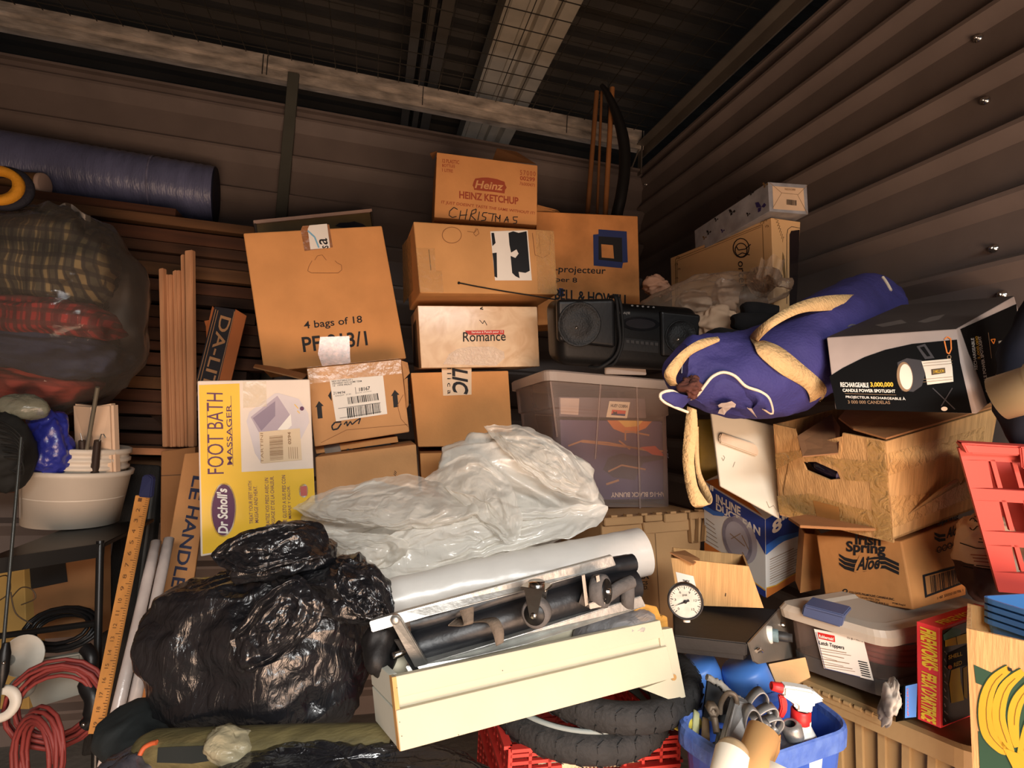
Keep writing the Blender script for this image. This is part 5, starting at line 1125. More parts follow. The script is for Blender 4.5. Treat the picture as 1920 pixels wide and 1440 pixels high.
# ------------------------------------------------------------------ folded luggage cart with casters in the drawer
t = thing('luggage_cart', 'folded silver luggage cart with casters lying in the drawer', 'cart', P(900, 1220, 1.16))
def flat(mb, q, tv, m=0): mb.slab([P(*a) for a in q], tv, m, .0012)
mb = MB(); flat(mb, [(692, 1166, 1.07), (760, 1146, 1.09), (1148, 1042, 1.27), (1155, 1060, 1.27), (1000, 1104, 1.19), (800, 1156, 1.095), (697, 1186, 1.065)], CF*.022-CU*.004); mb.build('upper_rail', [STEEL], t)
mb = MB(); flat(mb, [(760, 1250, 1.115), (800, 1244, 1.12), (985, 1188, 1.18), (1202, 1118, 1.30), (1211, 1137, 1.30), (990, 1208, 1.175), (880, 1234, 1.135), (766, 1262, 1.11)], CF*.022); mb.build('lower_rail', [STEEL], t)
mb = MB(); flat(mb, [(730, 1162, 1.05), (736, 1154, 1.05), (746, 1154, 1.05), (752, 1162, 1.05), (802, 1246, 1.095), (778, 1252, 1.09)], CF*.008); mb.lathe(P(741, 1163, 1.046), -CF, [(.007, 0), (.006, .003), (.003, .004), (0, .004)], 14); mb.build('link_plate', [STEEL], t)
mb = MB(); flat(mb, [(738, 1200, 1.10), (748, 1200, 1.10), (786, 1258, 1.11), (776, 1262, 1.11)], CF*.004); mb.lathe(P(748, 1226, 1.10), -CF*.6-CR*.6, [(.006, -.01), (.006, .012), (0, .012)], 12, 1); mb.build('brace', [DARKM, CHROME], t)
TY = mat('grey_rubber', (92, 88, 86), .85, .15, 40, .2, 150)
def caster(cx, cy, d, r, axis):
    c0 = P(cx, cy, d); w = MB(); ax_ = Vector(axis).normalized()
    w.lathe(c0, ax_, [(r*.3, -.012), (r*.82, -.012), (r*.97, -.010), (r, -.004), (r, .004), (r*.97, .010), (r*.82, .012), (r*.3, .012)], 36)
    o = w.build('wheel', [TY], t)
    h = MB(); h.lathe(c0, ax_, [(0, -.0135), (r*.72, -.0135), (r*.74, -.012)], 24); h.lathe(c0, ax_, [(r*.74, .012), (r*.72, .0135), (0, .0135)], 24); h.lathe(c0, ax_, [(0, .019), (.005, .019), (.005, -.019), (0, -.019)], 12, 1); sub('hub', h, [BLACKP, CHROME], o, t); return c0, ax_
c0, ax_ = caster(1006, 1148, 1.105, .024, -CF*.93-CR*.35+CU*.08)
mb = MB(); tops = P(1010, 1106, 1.12); sd = ax_.cross(CU).normalized()
for s_ in (-1, 1): mb.slab([c0+ax_*(.016*s_)+sd*.006-CU*.004, c0+ax_*(.016*s_)-sd*.006-CU*.004, c0+ax_*(.016*s_)-sd*.016+CU*.042, c0+ax_*(.016*s_)+sd*.016+CU*.042], ax_*(.0015*s_))
mb.slab([c0+ax_*.019-sd*.022+CU*.041, c0+ax_*.019+sd*.022+CU*.041, c0-ax_*.019+sd*.022+CU*.041, c0-ax_*.019-sd*.022+CU*.041], CU*.004, 0, .001); mb.lathe(c0+CU*.045, CU, [(.014, 0), (.014, .006), (0, .006)], 14); mb.build('caster_fork', [CHROME], t)
c0, ax_ = caster(1126, 1108, 1.20, .029, CR*.8-CF*.5+CU*.15)
mb = MB(); 
for s_ in (-1, 1): mb.slab([P(1104, 1080, 1.19)+ax_*(.014*s_), P(1110, 1078, 1.19)+ax_*(.014*s_), P(1117, 1134, 1.18)+ax_*(.014*s_), P(1111, 1138, 1.18)+ax_*(.014*s_)], CF*.004)
mb.slab([P(1104, 1132, 1.17), P(1136, 1122, 1.175), P(1134, 1136, 1.172), P(1106, 1143, 1.168)], CF*.01, 0, .001); mb.build('caster_fork', [mat('dull_chrome', (120, 118, 114), .35, .1, metal=.9)], t)
mb = MB(); mb.tube(smooth([P(1088, 1120, 1.235), P(1120, 1128, 1.23), P(1160, 1102, 1.25), P(1185, 1090, 1.27)], 5), .012, 10)
c0 = P(1180, 1112, 1.30); mb.lathe(c0, CR*.9-CF*.4, [(.0, -.01), (.028, -.01), (.03, .0), (.028, .01), (0, .01)], 28); mb.build('rear_wheel', [TY], t)
# black fabric roll strapped on the cart
mb = MB(); q = smooth([P(766, 1216, 1.17), P(820, 1202, 1.185), P(950, 1160, 1.22), P(1100, 1115, 1.29), P(1190, 1095, 1.34)], 5)
mb.tube(q, [.027]*2+[.031]*(len(q)-4)+[.030]*2, 20); mb.tube([p+CU*.038+CF*.014 for p in q], [.018]*len(q), 14); mb.tube([p+CU*.02+CF*.055 for p in q], [.022]*len(q), 14)
tag(mb.build('fabric_roll', [mat('black_vinyl', (27, 28, 32), .42, .2, 10, .2, 30, spec=.5)]), 'black vinyl roll strapped inside the folded silver cart', 'roll')
STR = mat('taupe_webbing', (104, 92, 80), .85, .15, 10, .3, 120)
for nm, prs, lb in (('strap', [(P(862, 1146, 1.145), P(888, 1138, 1.15)), (P(868, 1165, 1.13), P(888, 1155, 1.14)), (P(866, 1172, 1.13), P(884, 1168, 1.13)), (P(840, 1172, 1.16), P(856, 1158, 1.18))], 'short taupe strap hanging from upper rail of the cart'), ('strap', [(P(885, 1168, 1.16), P(905, 1163, 1.165)), (P(912, 1168, 1.125), P(932, 1160, 1.13)), (P(924, 1188, 1.11), P(944, 1180, 1.115)), (P(930, 1212, 1.10), P(944, 1205, 1.105))], 'taupe strap wrapped round the black roll in the cart')):
    mb = MB(); ribbon(mb, prs, .002, 0, 6); tag(mb.build(nm, [STR]), lb, 'strap')
mb = MB(); blob(mb, P(1150, 1172, 1.30), (CR*.075+CU*.018, CF*.05, CU*.022), 40, 20, .014, 20, 4); tag(mb.build('plastic_bag', [film('grey_clear_bag', (196, 194, 196), .45, .15, .6, 30, milk=.2)]), 'crumpled clear plastic bag in right end of the drawer', 'bag')
mb = MB(); blob(mb, P(715, 1210, 1.14), (CR*.03, CF*.05, CU*.04), 30, 20, .014, 20, 6); tag(mb.build('garment', [mat('black_cloth_fold', (20, 19, 20), .6, .2, 10, .2, 40)]), 'black cloth wedged between garbage bag and cart', 'cloth')

P = P_
# ------------------------------------------------------------------ tyres on a red crate
RUB = mat('tyre_rubber', (44, 43, 43), .75, .15, 30, .35, 90, spec=.3); INR = mat('tyre_lining', (138, 146, 144), .7, .1)
def tyre(lb, cx, cy, d, R, r, ax, strip=False):
    c0 = P(cx, cy, d); ax = Vector(ax).normalized(); a = ax.orthogonal().normalized(); b = ax.cross(a)
    t = thing('bicycle_tyre', lb, 'tyre', c0-ax*r, 'bicycle tyres on the red crate')
    prof = [(R+r*math.cos(th)*1.05, r*math.sin(th)*1.25) for th in [math.radians(-140+280*i/20) for i in range(21)]]
    mb = MB(); n = 96; vs = []; fs = []
    for i, (rad, h) in enumerate(prof):
        for j in range(n):
            th = 2*math.pi*j/n; tr = 0
            if 3 < i < 17: tr = .0016*((j+(i % 4)) % 3 == 0)
            vs.append(c0+a*((rad+tr)*math.cos(th))+b*((rad+tr)*math.sin(th))+ax*h)
    for i in range(20):
        for j in range(n): fs.append((i*n+j, i*n+(j+1) % n, (i+1)*n+(j+1) % n, (i+1)*n+j))
    mb.add(vs, fs, 0, True)
    for j in range(0, n, 3):        # tread blocks
        th = 2*math.pi*j/n; 
        for sgn in (-1, 1):
            for k in range(2):
                e0 = math.radians(12+26*k)*sgn; e1 = math.radians(32+24*k)*sgn; th2 = th+.035*(1 if k else -1); 
                q = []
                for e, tt, w_ in ((e0, th, -.006), (e0, th, .006), (e1, th2+.03, .006), (e1, th2+.03, -.006)):
                    rad = R+(r+.0012)*math.cos(e)*1.05; q.append(c0+a*(rad*math.cos(tt+w_))+b*(rad*math.sin(tt+w_))+ax*((r+.0012)*math.sin(e)*1.25))
                mb.slab(q, (q[0]-c0).normalized()*.0022)
    mb.build('casing', [RUB], t)
    if strip: mb = MB(); mb.lathe(c0+ax*.026-CR*.004, ax, [(R-.012, -.006), (R+.008, .004), (R+.004, .010), (R-.014, .002), (R-.012, -.006)], 72); mb.build('rim_strip', [INR], t)
    mb = MB(); mb.lathe(c0, ax, [(R-r*.62, -r*.9), (R+r*.4, -r*.75), (R+r*.72, 0), (R+r*.4, r*.75), (R-r*.62, r*.9)], 72, sx=a); mb.build('lining', [INR], t)
tyre('small bicycle tyre lying directly on the red crate', 1084, 1310, 1.13, .166, .022, V(.0, -.02, 1), True)
tyre('small bicycle tyre tilted on top of the other tyre', 1146, 1263, 1.12, .158, .022, V(-.03, -.02, 1))
# crate
tp = P(957, 1399, .985).z; hz = horiz(tp-.0)
n0 = hz.on(957, 1402); n1 = hz.on(1272, 1374); n2 = hz.on(893, 1366); ex = (n1-n0).normalized(); W = .335; ey = V(-ex.y, ex.x, 0); D = .30
n1 = n0+ex*(n1-n0).length; W = (n1-n0).length
t = thing('crate', 'red plastic milk crate under the bicycle tyres', 'crate', n0+ex*W/2+ey*D/2-V(0, 0, .28))
RC = mat('red_crate_plastic', (190, 52, 44), .5, .06, 6, .05, 60); dn = V(0, 0, -1)
mb = MB()
def side(p, q, out, hole=None):
    e = (q-p).normalized(); Ls = (q-p).length
    for i in range(20):
        z = .0+i*.0135
        segs = [(0, Ls)]
        if hole and .022 < z < .06: segs = [(0, hole[0]), (hole[1], Ls)]
        for s0, s1 in segs:
            o = .004 if i in (0, 4, 8) else 0
            mb.bar(p+e*s0+dn*z+out*o, p+e*s1+dn*z+out*o, dn*.003, out*(.004+o))
    for k in range(10):
        s0 = Ls*k/9
        if hole and hole[0] < s0 < hole[1]: mb.bar(p+e*s0+dn*.06, p+e*s0+dn*.27, e*.003, out*.004)
        else: mb.bar(p+e*s0, p+e*s0+dn*.27, e*.003, out*.004)
    mb.slab([p+dn*.075, q+dn*.075, q+dn*.27, p+dn*.27], -out*.002)
side(n0, n1, -ey, (.10, .22)); side(n0, n0+ey*D, -ex); side(n0+ey*D, n1+ey*D, ey); side(n1, n1+ey*D, ex)
mb.build('frame', [RC], t)
mb = MB(); p0 = n0+ex*.06+dn*.052+ey*.03; mb.tube([p0+ex*(.004*i)+V(0, 0, .008*math.sin(i*.06)) for i in range(52)], [.023 if i % 2 else .018 for i in range(52)], 16)
tag(mb.build('hose', [mat('cream_hose', (206, 190, 156), .5, .06)]), 'cream corrugated hose inside the red milk crate', 'hose')
# ------------------------------------------------------------------ blue bin and what stands in it
BB = mat('royal_blue_bin', (50, 84, 172), .45, .08, 6, .12, 50, c2=(72, 104, 190)); BBS = mat('scuffed_blue_rim', (96, 124, 190), .6, .2, 40, .3, 60, c2=(70, 100, 180))
zz = P(1470, 1385, .93).z; hz = horiz(zz)
cr = [hz.on(1255, 1352), hz.on(1392, 1440), hz.on(1604, 1368), hz.on(1500, 1292)]
t = thing('storage_bin', 'open royal blue plastic bin full of hardware and tubes', 'bin', sum(cr, V(0, 0, 0))/4-V(0, 0, .22))
cen = sum(cr, V(0, 0, 0))/4
rg = lambda s, z: [cen+(p-cen)*s+V(0, 0, z) for p in roundrect(cr, .055, 6)]
loft(MB(), [rg(.80, -.22), rg(.95, -.01)], cap0=True).build('tub', [BB], t)
loft(MB(), [rg(.95, -.02), rg(.95, .002), rg(.98, .007), rg(1.02, .004), rg(1.035, -.006), rg(1.03, -.028)], cap0=False).build('rim', [BBS], t)
# pale blue jugs behind
LB = mat('pale_blue_plastic', (78, 128, 206), .4, .08, 5)
for lb, x, y, d, r in (('pale blue plastic drum behind the bin, left of two', 1312, 1270, 1.16, .048), ('pale blue plastic drum behind the bin, right of two', 1404, 1276, 1.13, .048)):
    c0 = P(x, y, d); axd = (CU*.95-CR*.42+CF*.1).normalized(); mb = MB()
    mb.lathe(c0-axd*.14, axd, [(0, 0), (r, 0), (r, .12), (r*.985, .122), (r*.985, .126), (r, .128), (r, .165), (r*.9, .175), (0, .175)], 36)
    o = thing('plastic_drum', lb, 'drum', c0-axd*.14); mb.build('body', [LB], o)
    mb = MB(); mb.bar(c0-axd*.12-CF*r+CR*.006, c0+axd*.02-CF*r+CR*.006, CR*.0015, CF*.002); mb.bar(c0-axd*.12-CF*r*.8+CR*.030, c0+axd*.02-CF*r*.8+CR*.030, CR*.002, CF*.003); mb.build('moulded_ribs', [LB], o)
mb = MB().hexa([P(1440, 1245, 1.12), P(1510, 1232, 1.12), P(1520, 1270, 1.12), P(1462, 1300, 1.12), P(1440, 1245, 1.2), P(1510, 1232, 1.2), P(1520, 1270, 1.2), P(1462, 1300, 1.2)], 0, .002); tag(mb.build('cardboard_box', [KRAFT_L]), 'scrap of pale brown carton between blue drum and olive tote', 'box')
# spray bottle
t = thing('spray_bottle', 'white spray bottle with red nozzle and collar in blue bin', 'bottle', P(1500, 1400, .97))
d = .955; ub = (P(1508, 1300, d)-P(1503, 1390, d)).normalized()
SW = mat('white_bottle', (230, 228, 220), .4, .04); SR = mat('spray_red', (206, 44, 44), .4, .05)
mb = MB(); mb.lathe(P(1502, 1362, d)-ub*.11, ub, [(0, 0), (.034, 0), (.036, .08), (.024, .10), (.0155, .115), (.0155, .125)], 24); mb.build('body', [SW], t)
mb = MB(); mb.lathe(P(1501, 1347, d)-ub*.007, ub, [(.0155, 0), (.0165, .002), (.0165, .022), (.014, .024)], 24); mb.build('collar', [SR], t)
pl = Pl(P(1500, 1300, d), P(1540, 1300, d), P(1500, 1340, d))
mb = MB(); hd = [pl.on(x, y, .011) for x, y in ((1464, 1281), (1490, 1284), (1520, 1290), (1543, 1309), (1520, 1316), (1518, 1334), (1488, 1328), (1489, 1318), (1463, 1300))]; mb.slab(hd, CF*.022, 0, .004); mb.build('trigger_head', [SW], t)
mb = MB(); mb.lathe(P(1465, 1290, d), (P(1446, 1286, d)-P(1465, 1290, d)), [(.009, 0), (.0085, .006), (.0075, .018), (.0055, .019), (.004, .016), (0, .016)], 16); mb.build('nozzle', [SR], t)
mb = MB(); mb.slab([pl.on(x, y, .005) for x, y in ((1459, 1302), (1470, 1304), (1475, 1316), (1474, 1332), (1466, 1346), (1458, 1340), (1463, 1325))], CF*.010, 0, .002); mb.build('trigger', [SR], t)
# paper tubes leaning out of the bin
def rod(name, lb, cat, a, b, r, mats, profile=None, group=None, n=24):
    ax = (b-a); L = ax.length; o = thing(name, lb, cat, a, group); return o, ax.normalized(), L
a, b = P(1395, 1480, .80), P(1432, 1372, .86); o, ax, L = rod('cardboard_tube', 'brown cardboard tube with open crushed end in front of bin', 'tube', a, b, .025, None)
mb = MB(); mb.lathe(a, ax, [(.024, 0), (.0245, L), (.022, L+.001), (.022, L-.05)], 28); mb.disc(a+ax*(L-.04), ax, .022, 24); mb.build('tube', [mat('tube_kraft', (204, 156, 100), .8, .08, 6)], o)
mb = MB(); mb.slab([P(1455, 1385, .845), P(1464, 1378, .85), P(1462, 1410, .84), P(1448, 1440, .83)], CF*.003); mb.build('loose_edge', [mat('tube_inner_kraft', (176, 126, 74), .8)], o)
a, b = P(1355, 1500, .78), P(1374, 1415, .83); o, ax, L = rod('rolled_paper', 'white rolled paper capped by a beige plastic dome', 'roll', a, b, .027, None)
mb = MB(); mb.lathe(a, ax, [(0.0, 0), (.026, 0), (.0265, L)], 28); mb.build('roll', [mat('cream_paper_roll', (228, 218, 200), .7, .06)], o)
mb = MB(); mb.lathe(a+ax*L, ax, [(.0255, 0), (.0235, .009), (.018, .016), (.009, .0195), (0, .0205)], 28); mb.build('dome_cap', [mat('beige_dome', (190, 164, 128), .3, .15, 40)], o)
a, b = P(1450, 1500, .80), P(1462, 1435, .82); o, ax, L = rod('rolled_paper', 'white paper roll lowest in front of the blue bin', 'roll', a, b, .025, None)
mb = MB(); mb.lathe(a, ax, [(0, 0), (.022, 0), (.022, L), (.019, L), (.012, L-.004), (0, L-.004)], 24); mb.build('roll', [mat('cream_paper_roll', (228, 218, 200), .7, .06)], o)
# hardware standing in the bin
ZN = mat('zinc_metal', (156, 154, 152), .45, .2, 16, .1, 60, metal=.6)
mb = MB(); q = [P(1378, 1313, .955), P(1408, 1322, .945), P(1392, 1405, .90), P(1355, 1400, .90)]; mb.slab(q, CF*.018, 0, .002); mb.slab([P(1378, 1313, .954), P(1384, 1314, .952), P(1360, 1402, .898), P(1354, 1400, .898)], -CF*.004)
tag(mb.build('metal_channel', [ZN]), 'dull silver metal channel standing in middle of blue bin', 'hardware')
mb = MB(); q = [P(1328, 1270, 1.0), P(1390, 1315, 1.0), P(1384, 1360, .98), P(1318, 1350, .99)]; mb.slab(q, CF*.006, 0, 0)
o = tag(mb.build('steel_plate', [mat('black_rubber_plate', (28, 28, 30), .6, .2)]), 'black plate with ragged grey felt edge, back of blue bin', 'plate')
mb = MB(); q = smooth([P(1326, 1268, 1.0), P(1350, 1282, .998), P(1368, 1298, .996), P(1392, 1316, .994)], 8); mb.tube([p+V(random.uniform(-.002, .002), 0, random.uniform(-.002, .002)) for p in q], .006, 7); f = mb.build('felt_edge', [mat('grey_felt', (158, 150, 140), .95, .2, 60, .4, 100)], None); f.parent = o; f.location = f.location-o.location
def bracket(lb, cx, cy, d, s, rot, m=ZN):
    c0 = P(cx, cy, d); cs, sn = math.cos(rot), math.sin(rot); X = CR*cs+CU*sn; Y = CU*cs-CR*sn; mb = MB()
    pts = smooth([c0-X*s-Y*s*1.2, c0-X*s*.7+Y*s*.2, c0-X*s*.2+Y*s*.9, c0+X*s*.3+Y*s*.6, c0+X*s*.6-Y*s*.3, c0+X*s*1.3-Y*s*.6], 5)
    ribbon(mb, [(p-CF*.010, p+CF*.010) for p in pts], .0025, 0, 1)
    mb.lathe(c0+X*s*.9-Y*s*.5-CF*.012, CF, [(0, 0), (.005, 0), (.005, .01)], 10)
    tag(mb.build('pipe_bracket', [m]), lb, 'hardware')
bracket('bent grey metal bracket, highest in the blue bin', 1424, 1316, .96, .022, -.3); bracket('bent grey metal bracket left of the spray bottle collar', 1440, 1342, .945, .020, -.7); bracket('bent grey metal bracket behind the brown tube', 1412, 1346, .93, .020, .1); bracket('bent grey metal bracket beside the red trigger', 1450, 1360, .94, .018, -.9)
mb = MB(); mb.tube(smooth([P(1350, 1338, .96), P(1352, 1318, .96), P(1364, 1300, .955), P(1378, 1304, .95), P(1382, 1320, .95)], 6), .0045, 10)
mb.tube([P(1334, 1328, .955), P(1340, 1350, .945), P(1344, 1375, .93)], [.007, .006, .006], 12); mb.lathe(P(1336, 1330, .95), -CF, [(0, -.01), (.011, -.01), (.011, .008), (.005, .008), (.004, .0)], 6)
tag(mb.build('shackle_bolt', [mat('rusty_steel', (124, 108, 92), .6, .3, 30, .2, 60, metal=.5)]), 'rusty bolt and shackle at left inside the blue bin', 'hardware')
mb = MB(); a = P(1346, 1388, .93); mb.lathe(a-CU*.03, CU*.9+CR*.2, [(0, 0), (.014, 0), (.014, .018), (.010, .02), (.010, .045), (0, .045)], 16); tag(mb.build('pipe_fitting', [mat('grey_pipe_metal', (104, 106, 104), .5, .2, 20, metal=.5)]), 'short grey pipe fitting standing low at left in bin', 'pipe fitting')
mb = MB(); a = P(1490, 1362, .935); mb.lathe(a-CU*.02, CU*.9-CR*.3, [(.016, 0), (.018, .02), (.012, .028), (.009, .026)], 16); tag(mb.build('pipe_fitting', [ZN]), 'grey ribbed fitting in front of the white spray bottle', 'pipe fitting')
mb = MB(); blob(mb, P(1284, 1352, 1.0), (CR*.028, CF*.02, CU*.016), 24, 16, .012, 40, 3); tag(mb.build('sponge', [mat('yellow_sponge', (196, 180, 72), .9, .2, 60, .5, 90)]), 'ragged yellow sponge at left rim of blue bin', 'sponge')
mb = MB(); mb.slab([P(1302, 1332, .985), P(1312, 1338, .98), P(1311, 1378, .97), P(1299, 1372, .97)], CF*.006, 0, .001); tag(mb.build('paint_stick', [mat('yellow_green_stick', (206, 204, 150), .7, .15, 30)]), 'pale yellow stick standing beside the yellow sponge', 'stick')
mb = MB(); mb.slab([P(1318, 1346, .97), P(1330, 1350, .965), P(1332, 1392, .94), P(1316, 1385, .945)], CF*.005, 0, .001); tag(mb.build('metal_strip', [mat('brown_strip', (120, 96, 66), .6, .2)]), 'brown metal strip standing left of the rusty bolt', 'hardware')
mb = MB().slab([cen+V(-.13, -.02, -.10), cen+V(.02, -.11, -.10), cen+V(.13, .0, -.10), cen+V(-.0, .1, -.10)], V(0, 0, .01)); tag(mb.build('scrap_board', [BLACKM]), 'dark board lying in bottom of blue bin', 'board')

# ------------------------------------------------------------------ black metal housing with gauge
zz = P(1400, 1206, 1.0).z; hz = horiz(zz)
q = [hz.on(1264, 1191), hz.on(1400, 1206), hz.on(1459, 1142), hz.on(1262, 1131)]
t = thing('metal_housing', 'black sheet metal housing with bolted grey end plate', 'housing', sum(q, V(0, 0, 0))/4-V(0, 0, .05))
mb = MB(); mb.slab(q, V(0, 0, -.024), 0, .002); mb.slab([q[0]+V(0, .008, -.02), q[1]+V(0, .008, -.02), q[2]+V(0, -.008, -.02), q[3]+V(0, -.008, -.02)], V(0, 0, -.014)); mb.build('cover', [mat('dusty_black_paint', (26, 24, 24), .55, .2, 8, .06, 60, spec=.25)], t)
pe = Pl(q[1], q[2], q[1]+V(.012, -.006, -.04))
mb = MB(); mb.slab([pe.on(x, y, .003) for x, y in ((1402, 1205), (1460, 1141), (1500, 1230), (1420, 1245), (1412, 1240))], -pe.n*.004)
mb.slab([pe.on(x, y, .002) for x, y in ((1460, 1142), (1490, 1146), (1537, 1240), (1500, 1230))], -pe.n*.004)
for x, y in ((1479, 1154), (1508, 1220), (1417, 1219)): mb.lathe(pe.on(x, y, .003), pe.n, [(.005, 0), (.005, .002), (.0025, .004), (0, .004)], 10, 1)
mb.build('end_plate', [mat('grey_end_plate', (126, 118, 108), .42, .12, 10, .05, 40, metal=.5), DARKM], t)
mb = MB(); pf = pe.on(1440, 1190, .003); ax = (CR*.85-CF*.45+CU*.05).normalized()
mb.lathe(pf, ax, [(.017, -.01), (.017, .004), (.015, .006)], 20, 2); mb.lathe(pf, ax, [(.013, 0), (.013, .016), (.010, .017)], 8, 1); mb.lathe(pf+ax*.014, ax, [(.010, 0), (.010, .02), (.008, .021), (.008, .028), (.0065, .028), (.0065, .015), (0, .015)], 16, 0)
mb.build('hose_fitting', [DARKM, mat('verdigris_brass', (110, 132, 136), .6, .3, 40, .4, 90), WHITEPL], t)
mb = MB(); mb.lathe(pe.on(1462, 1171, .003), ax, [(.005, 0), (.005, .009), (0, .009)], 12); mb.build('bolt', [CHROME], t)
mb = MB(); mb.tube(smooth([pe.on(1412, 1221, .006), pe.on(1417, 1217, .008), pe.on(1423, 1221, .006)], 4), .003, 8); mb.build('terminal', [CHROME], t)
# gauge
c0 = P(1285, 1128, 1.045); ax = (-CF*.93-CR*.28+CU*.22).normalized(); R = .034
t = thing('pressure_gauge', 'round black pressure gauge with white dial on the metal housing', 'gauge', c0-CU*.036)
mb = MB(); mb.lathe(c0, ax, [(0, -.03), (R*.96, -.03), (R, -.026), (R, .002), (R*.97, .005), (R*.9, .005), (R*.87, .0)], 40); mb.build('case', [mat('gauge_black', (38, 34, 34), .5, .15)], t)
G = Pl(c0+ax*.001, c0+ax*.001+ax.orthogonal(), c0+ax*.001+ax.cross(ax.orthogonal())); rx = .87*R/1.045*1000
mb = MB(); mb.disc(c0+ax*.001, ax, R*.88, 36)
sx = (CR-ax*ax.dot(CR)).normalized(); sy = ax.cross(sx)
for k in range(31):
    th = math.radians(225-270*k/30); e = sx*math.cos(th)+sy*math.sin(th); r0, r1 = (.68, .84) if k % 3 == 0 else (.76, .84)
    w_ = ax.cross(e)*.0004*(1.6 if k % 3 == 0 else 1); a, b = c0+ax*.0016+e*R*r0, c0+ax*.0016+e*R*r1; mb.add([a-w_, a+w_, b+w_, b-w_], [(0, 1, 2, 3)], 1)
for k, s in enumerate(('0', '3', '6', '9', '12', '15')):
    th = math.radians(225-270*k/5); e = sx*math.cos(th)+sy*math.sin(th); p = c0+ax*.0016+e*R*.56; vs, fs = text_shape(s); mb.add([p+sx*((u-.5)*.0034*len(s)**.7)+sy*((v-.5)*.0042) for u, v in vs], fs, 1)
vs, fs = text_shape('psi', .01); mb.add([c0+ax*.0016+sx*((u-.5)*.008)+sy*(.012+(v-.5)*.005) for u, v in vs], fs, 1)
mb.build('dial', [mat('gauge_dial', (206, 198, 184), .5, .2, 30), INK], t)
mb = MB(); e = (-sx*.92-sy*.38).normalized(); w_ = ax.cross(e); p = c0+ax*.003; mb.add([p-e*.008-w_*.0022, p+e*.024, p-e*.008+w_*.0022], [(0, 1, 2)]); mb.lathe(p, ax, [(.0035, 0), (.003, .001), (0, .001)], 12); mb.build('needle', [INK], t)
mb = MB(); q2 = [c0+ax*a_+(sx*math.cos(th)+sy*math.sin(th))*(R*1.01) for a_ in (-.024, -.003) for th in (math.radians(-8), math.radians(8), math.radians(24), math.radians(38))]; mb.add(q2, [(0, 1, 5, 4), (1, 2, 6, 5), (2, 3, 7, 6)]); mb.build('sticker', [WHITEP], t)
mb = MB(); mb.lathe(c0-sy*R*.98-ax*.012, -sy, [(.007, 0), (.007, .006), (0, .006)], 12); mb.build('stem_tip', [WHITEPL], t)
# ------------------------------------------------------------------ black garbage bag
GB = mat('black_garbage_film', (25, 25, 28), .25, .15, 8, .55, 55, spec=.9, bdist=1.0, stretch=(1, 1, .45))
t = thing('garbage_bag', 'big black plastic garbage bag tied at the top', 'garbage bag', P(490, 1360, 1.06))
def gsh(x, y, z): return (1+.06*max(0, -z)-.10*max(0, z)**2)
mb = MB(); blob(mb, P(492, 1200, 1.10), (CR*.222, CF*.15, CU*.166), 220, 150, .014, 6, 31, 0, gsh, .85, ((9, 7, .024), (23, 15, .008), (57, 41, .0018))); mb.build('body', [GB], t)
mb = MB(); blob(mb, P(520, 1042, 1.03), (CR*.11+CU*.01, CF*.07, CU*.048), 120, 80, .012, 9, 33, 0, None, 1, ((11, 6, .018), (25, 13, .005), (61, 37, .002))); mb.build('gathered_top', [GB], t)
mb = MB(); blob(mb, P(655, 1108, 1.0), (CR*.075-CU*.03, CF*.06, CU*.048+CR*.02), 110, 70, .012, 10, 35, 0, None, 1, ((9, 6, .016), (23, 13, .005), (55, 31, .002))); mb.build('gathered_top', [GB], t)
patch('loose_flap', [(398, 1038, .98), (440, 1006, .98), (520, 982, 1.0), (590, 980, 1.02), (612, 1020, 1.0), (606, 1046, .97), (540, 1060, .95), (440, 1076, .94)], .010, 3, GB, .03)
patch('loose_flap', [(640, 1060, .96), (700, 1060, .95), (728, 1110, .93), (736, 1160, .92), (690, 1168, .91), (650, 1140, .92), (630, 1100, .94)], .010, 8, GB, .02)
patch('loose_flap', [(430, 1200, .92), (500, 1110, .91), (560, 1085, .92), (600, 1130, .90), (590, 1180, .89), (520, 1240, .89), (450, 1265, .90)], .012, 15, GB, .015)
# things along the bottom edge, in front of and under the garbage bag
mb = MB(); q = smooth([P(258, 1410, .92), P(330, 1408, .91), P(450, 1404, .90), P(600, 1400, .89), P(740, 1400, .88)], 6)
mb.tube(q, [.018, .026, .03]+[.034]*(len(q)-3), 20)
t = thing('rolled_mat', 'olive rolled mat in clear plastic along the bottom edge', 'roll', P(500, 1440, .95)); mb.build('roll', [mat('olive_canvas', (98, 88, 56), .6, .3, 14, .2, 60, stretch=(1, 4, 4))], t)
RS = Surf(mb)
mb = MB(); pa = [(296, 1402), (330, 1400), (394, 1398), (398, 1426), (360, 1432), (294, 1430)]; mb.add([RS.hit(x, y, .006, .95) for x, y in pa], [tuple(range(len(pa)))]); mb.build('dark_patch', [mat('dark_green_canvas', (30, 34, 32), .8, .2)], t)
mb = MB(); mb.tube(smooth([RS.hit(x, y, .004, .96) for x, y in ((262, 1416), (270, 1402), (284, 1394), (294, 1392))], 4), .004, 8); mb.build('orange_end', [mat('orange_binding', (176, 82, 44), .6)], t)
patch('clear_wrap', [(480, 1385, .91), (600, 1366, .91), (720, 1380, .90), (745, 1405, .88), (640, 1420, .875), (500, 1415, .88)], .010, 12, film('glossy_clear_wrap', (190, 186, 176), .25, .1, .8, 30, spec=1), .02, 60, 20, t)
mb = MB(); blob(mb, P(438, 1402, .88), (CR*.04-CU*.01, CF*.03, CU*.022), 40, 26, .018, 22, 13); tag(mb.build('plastic_wad', [film('pale_wad_film', (206, 194, 160), .6, .2, .6, 40, milk=.2)]), 'crumpled pale clear plastic wad on the olive roll', 'plastic')
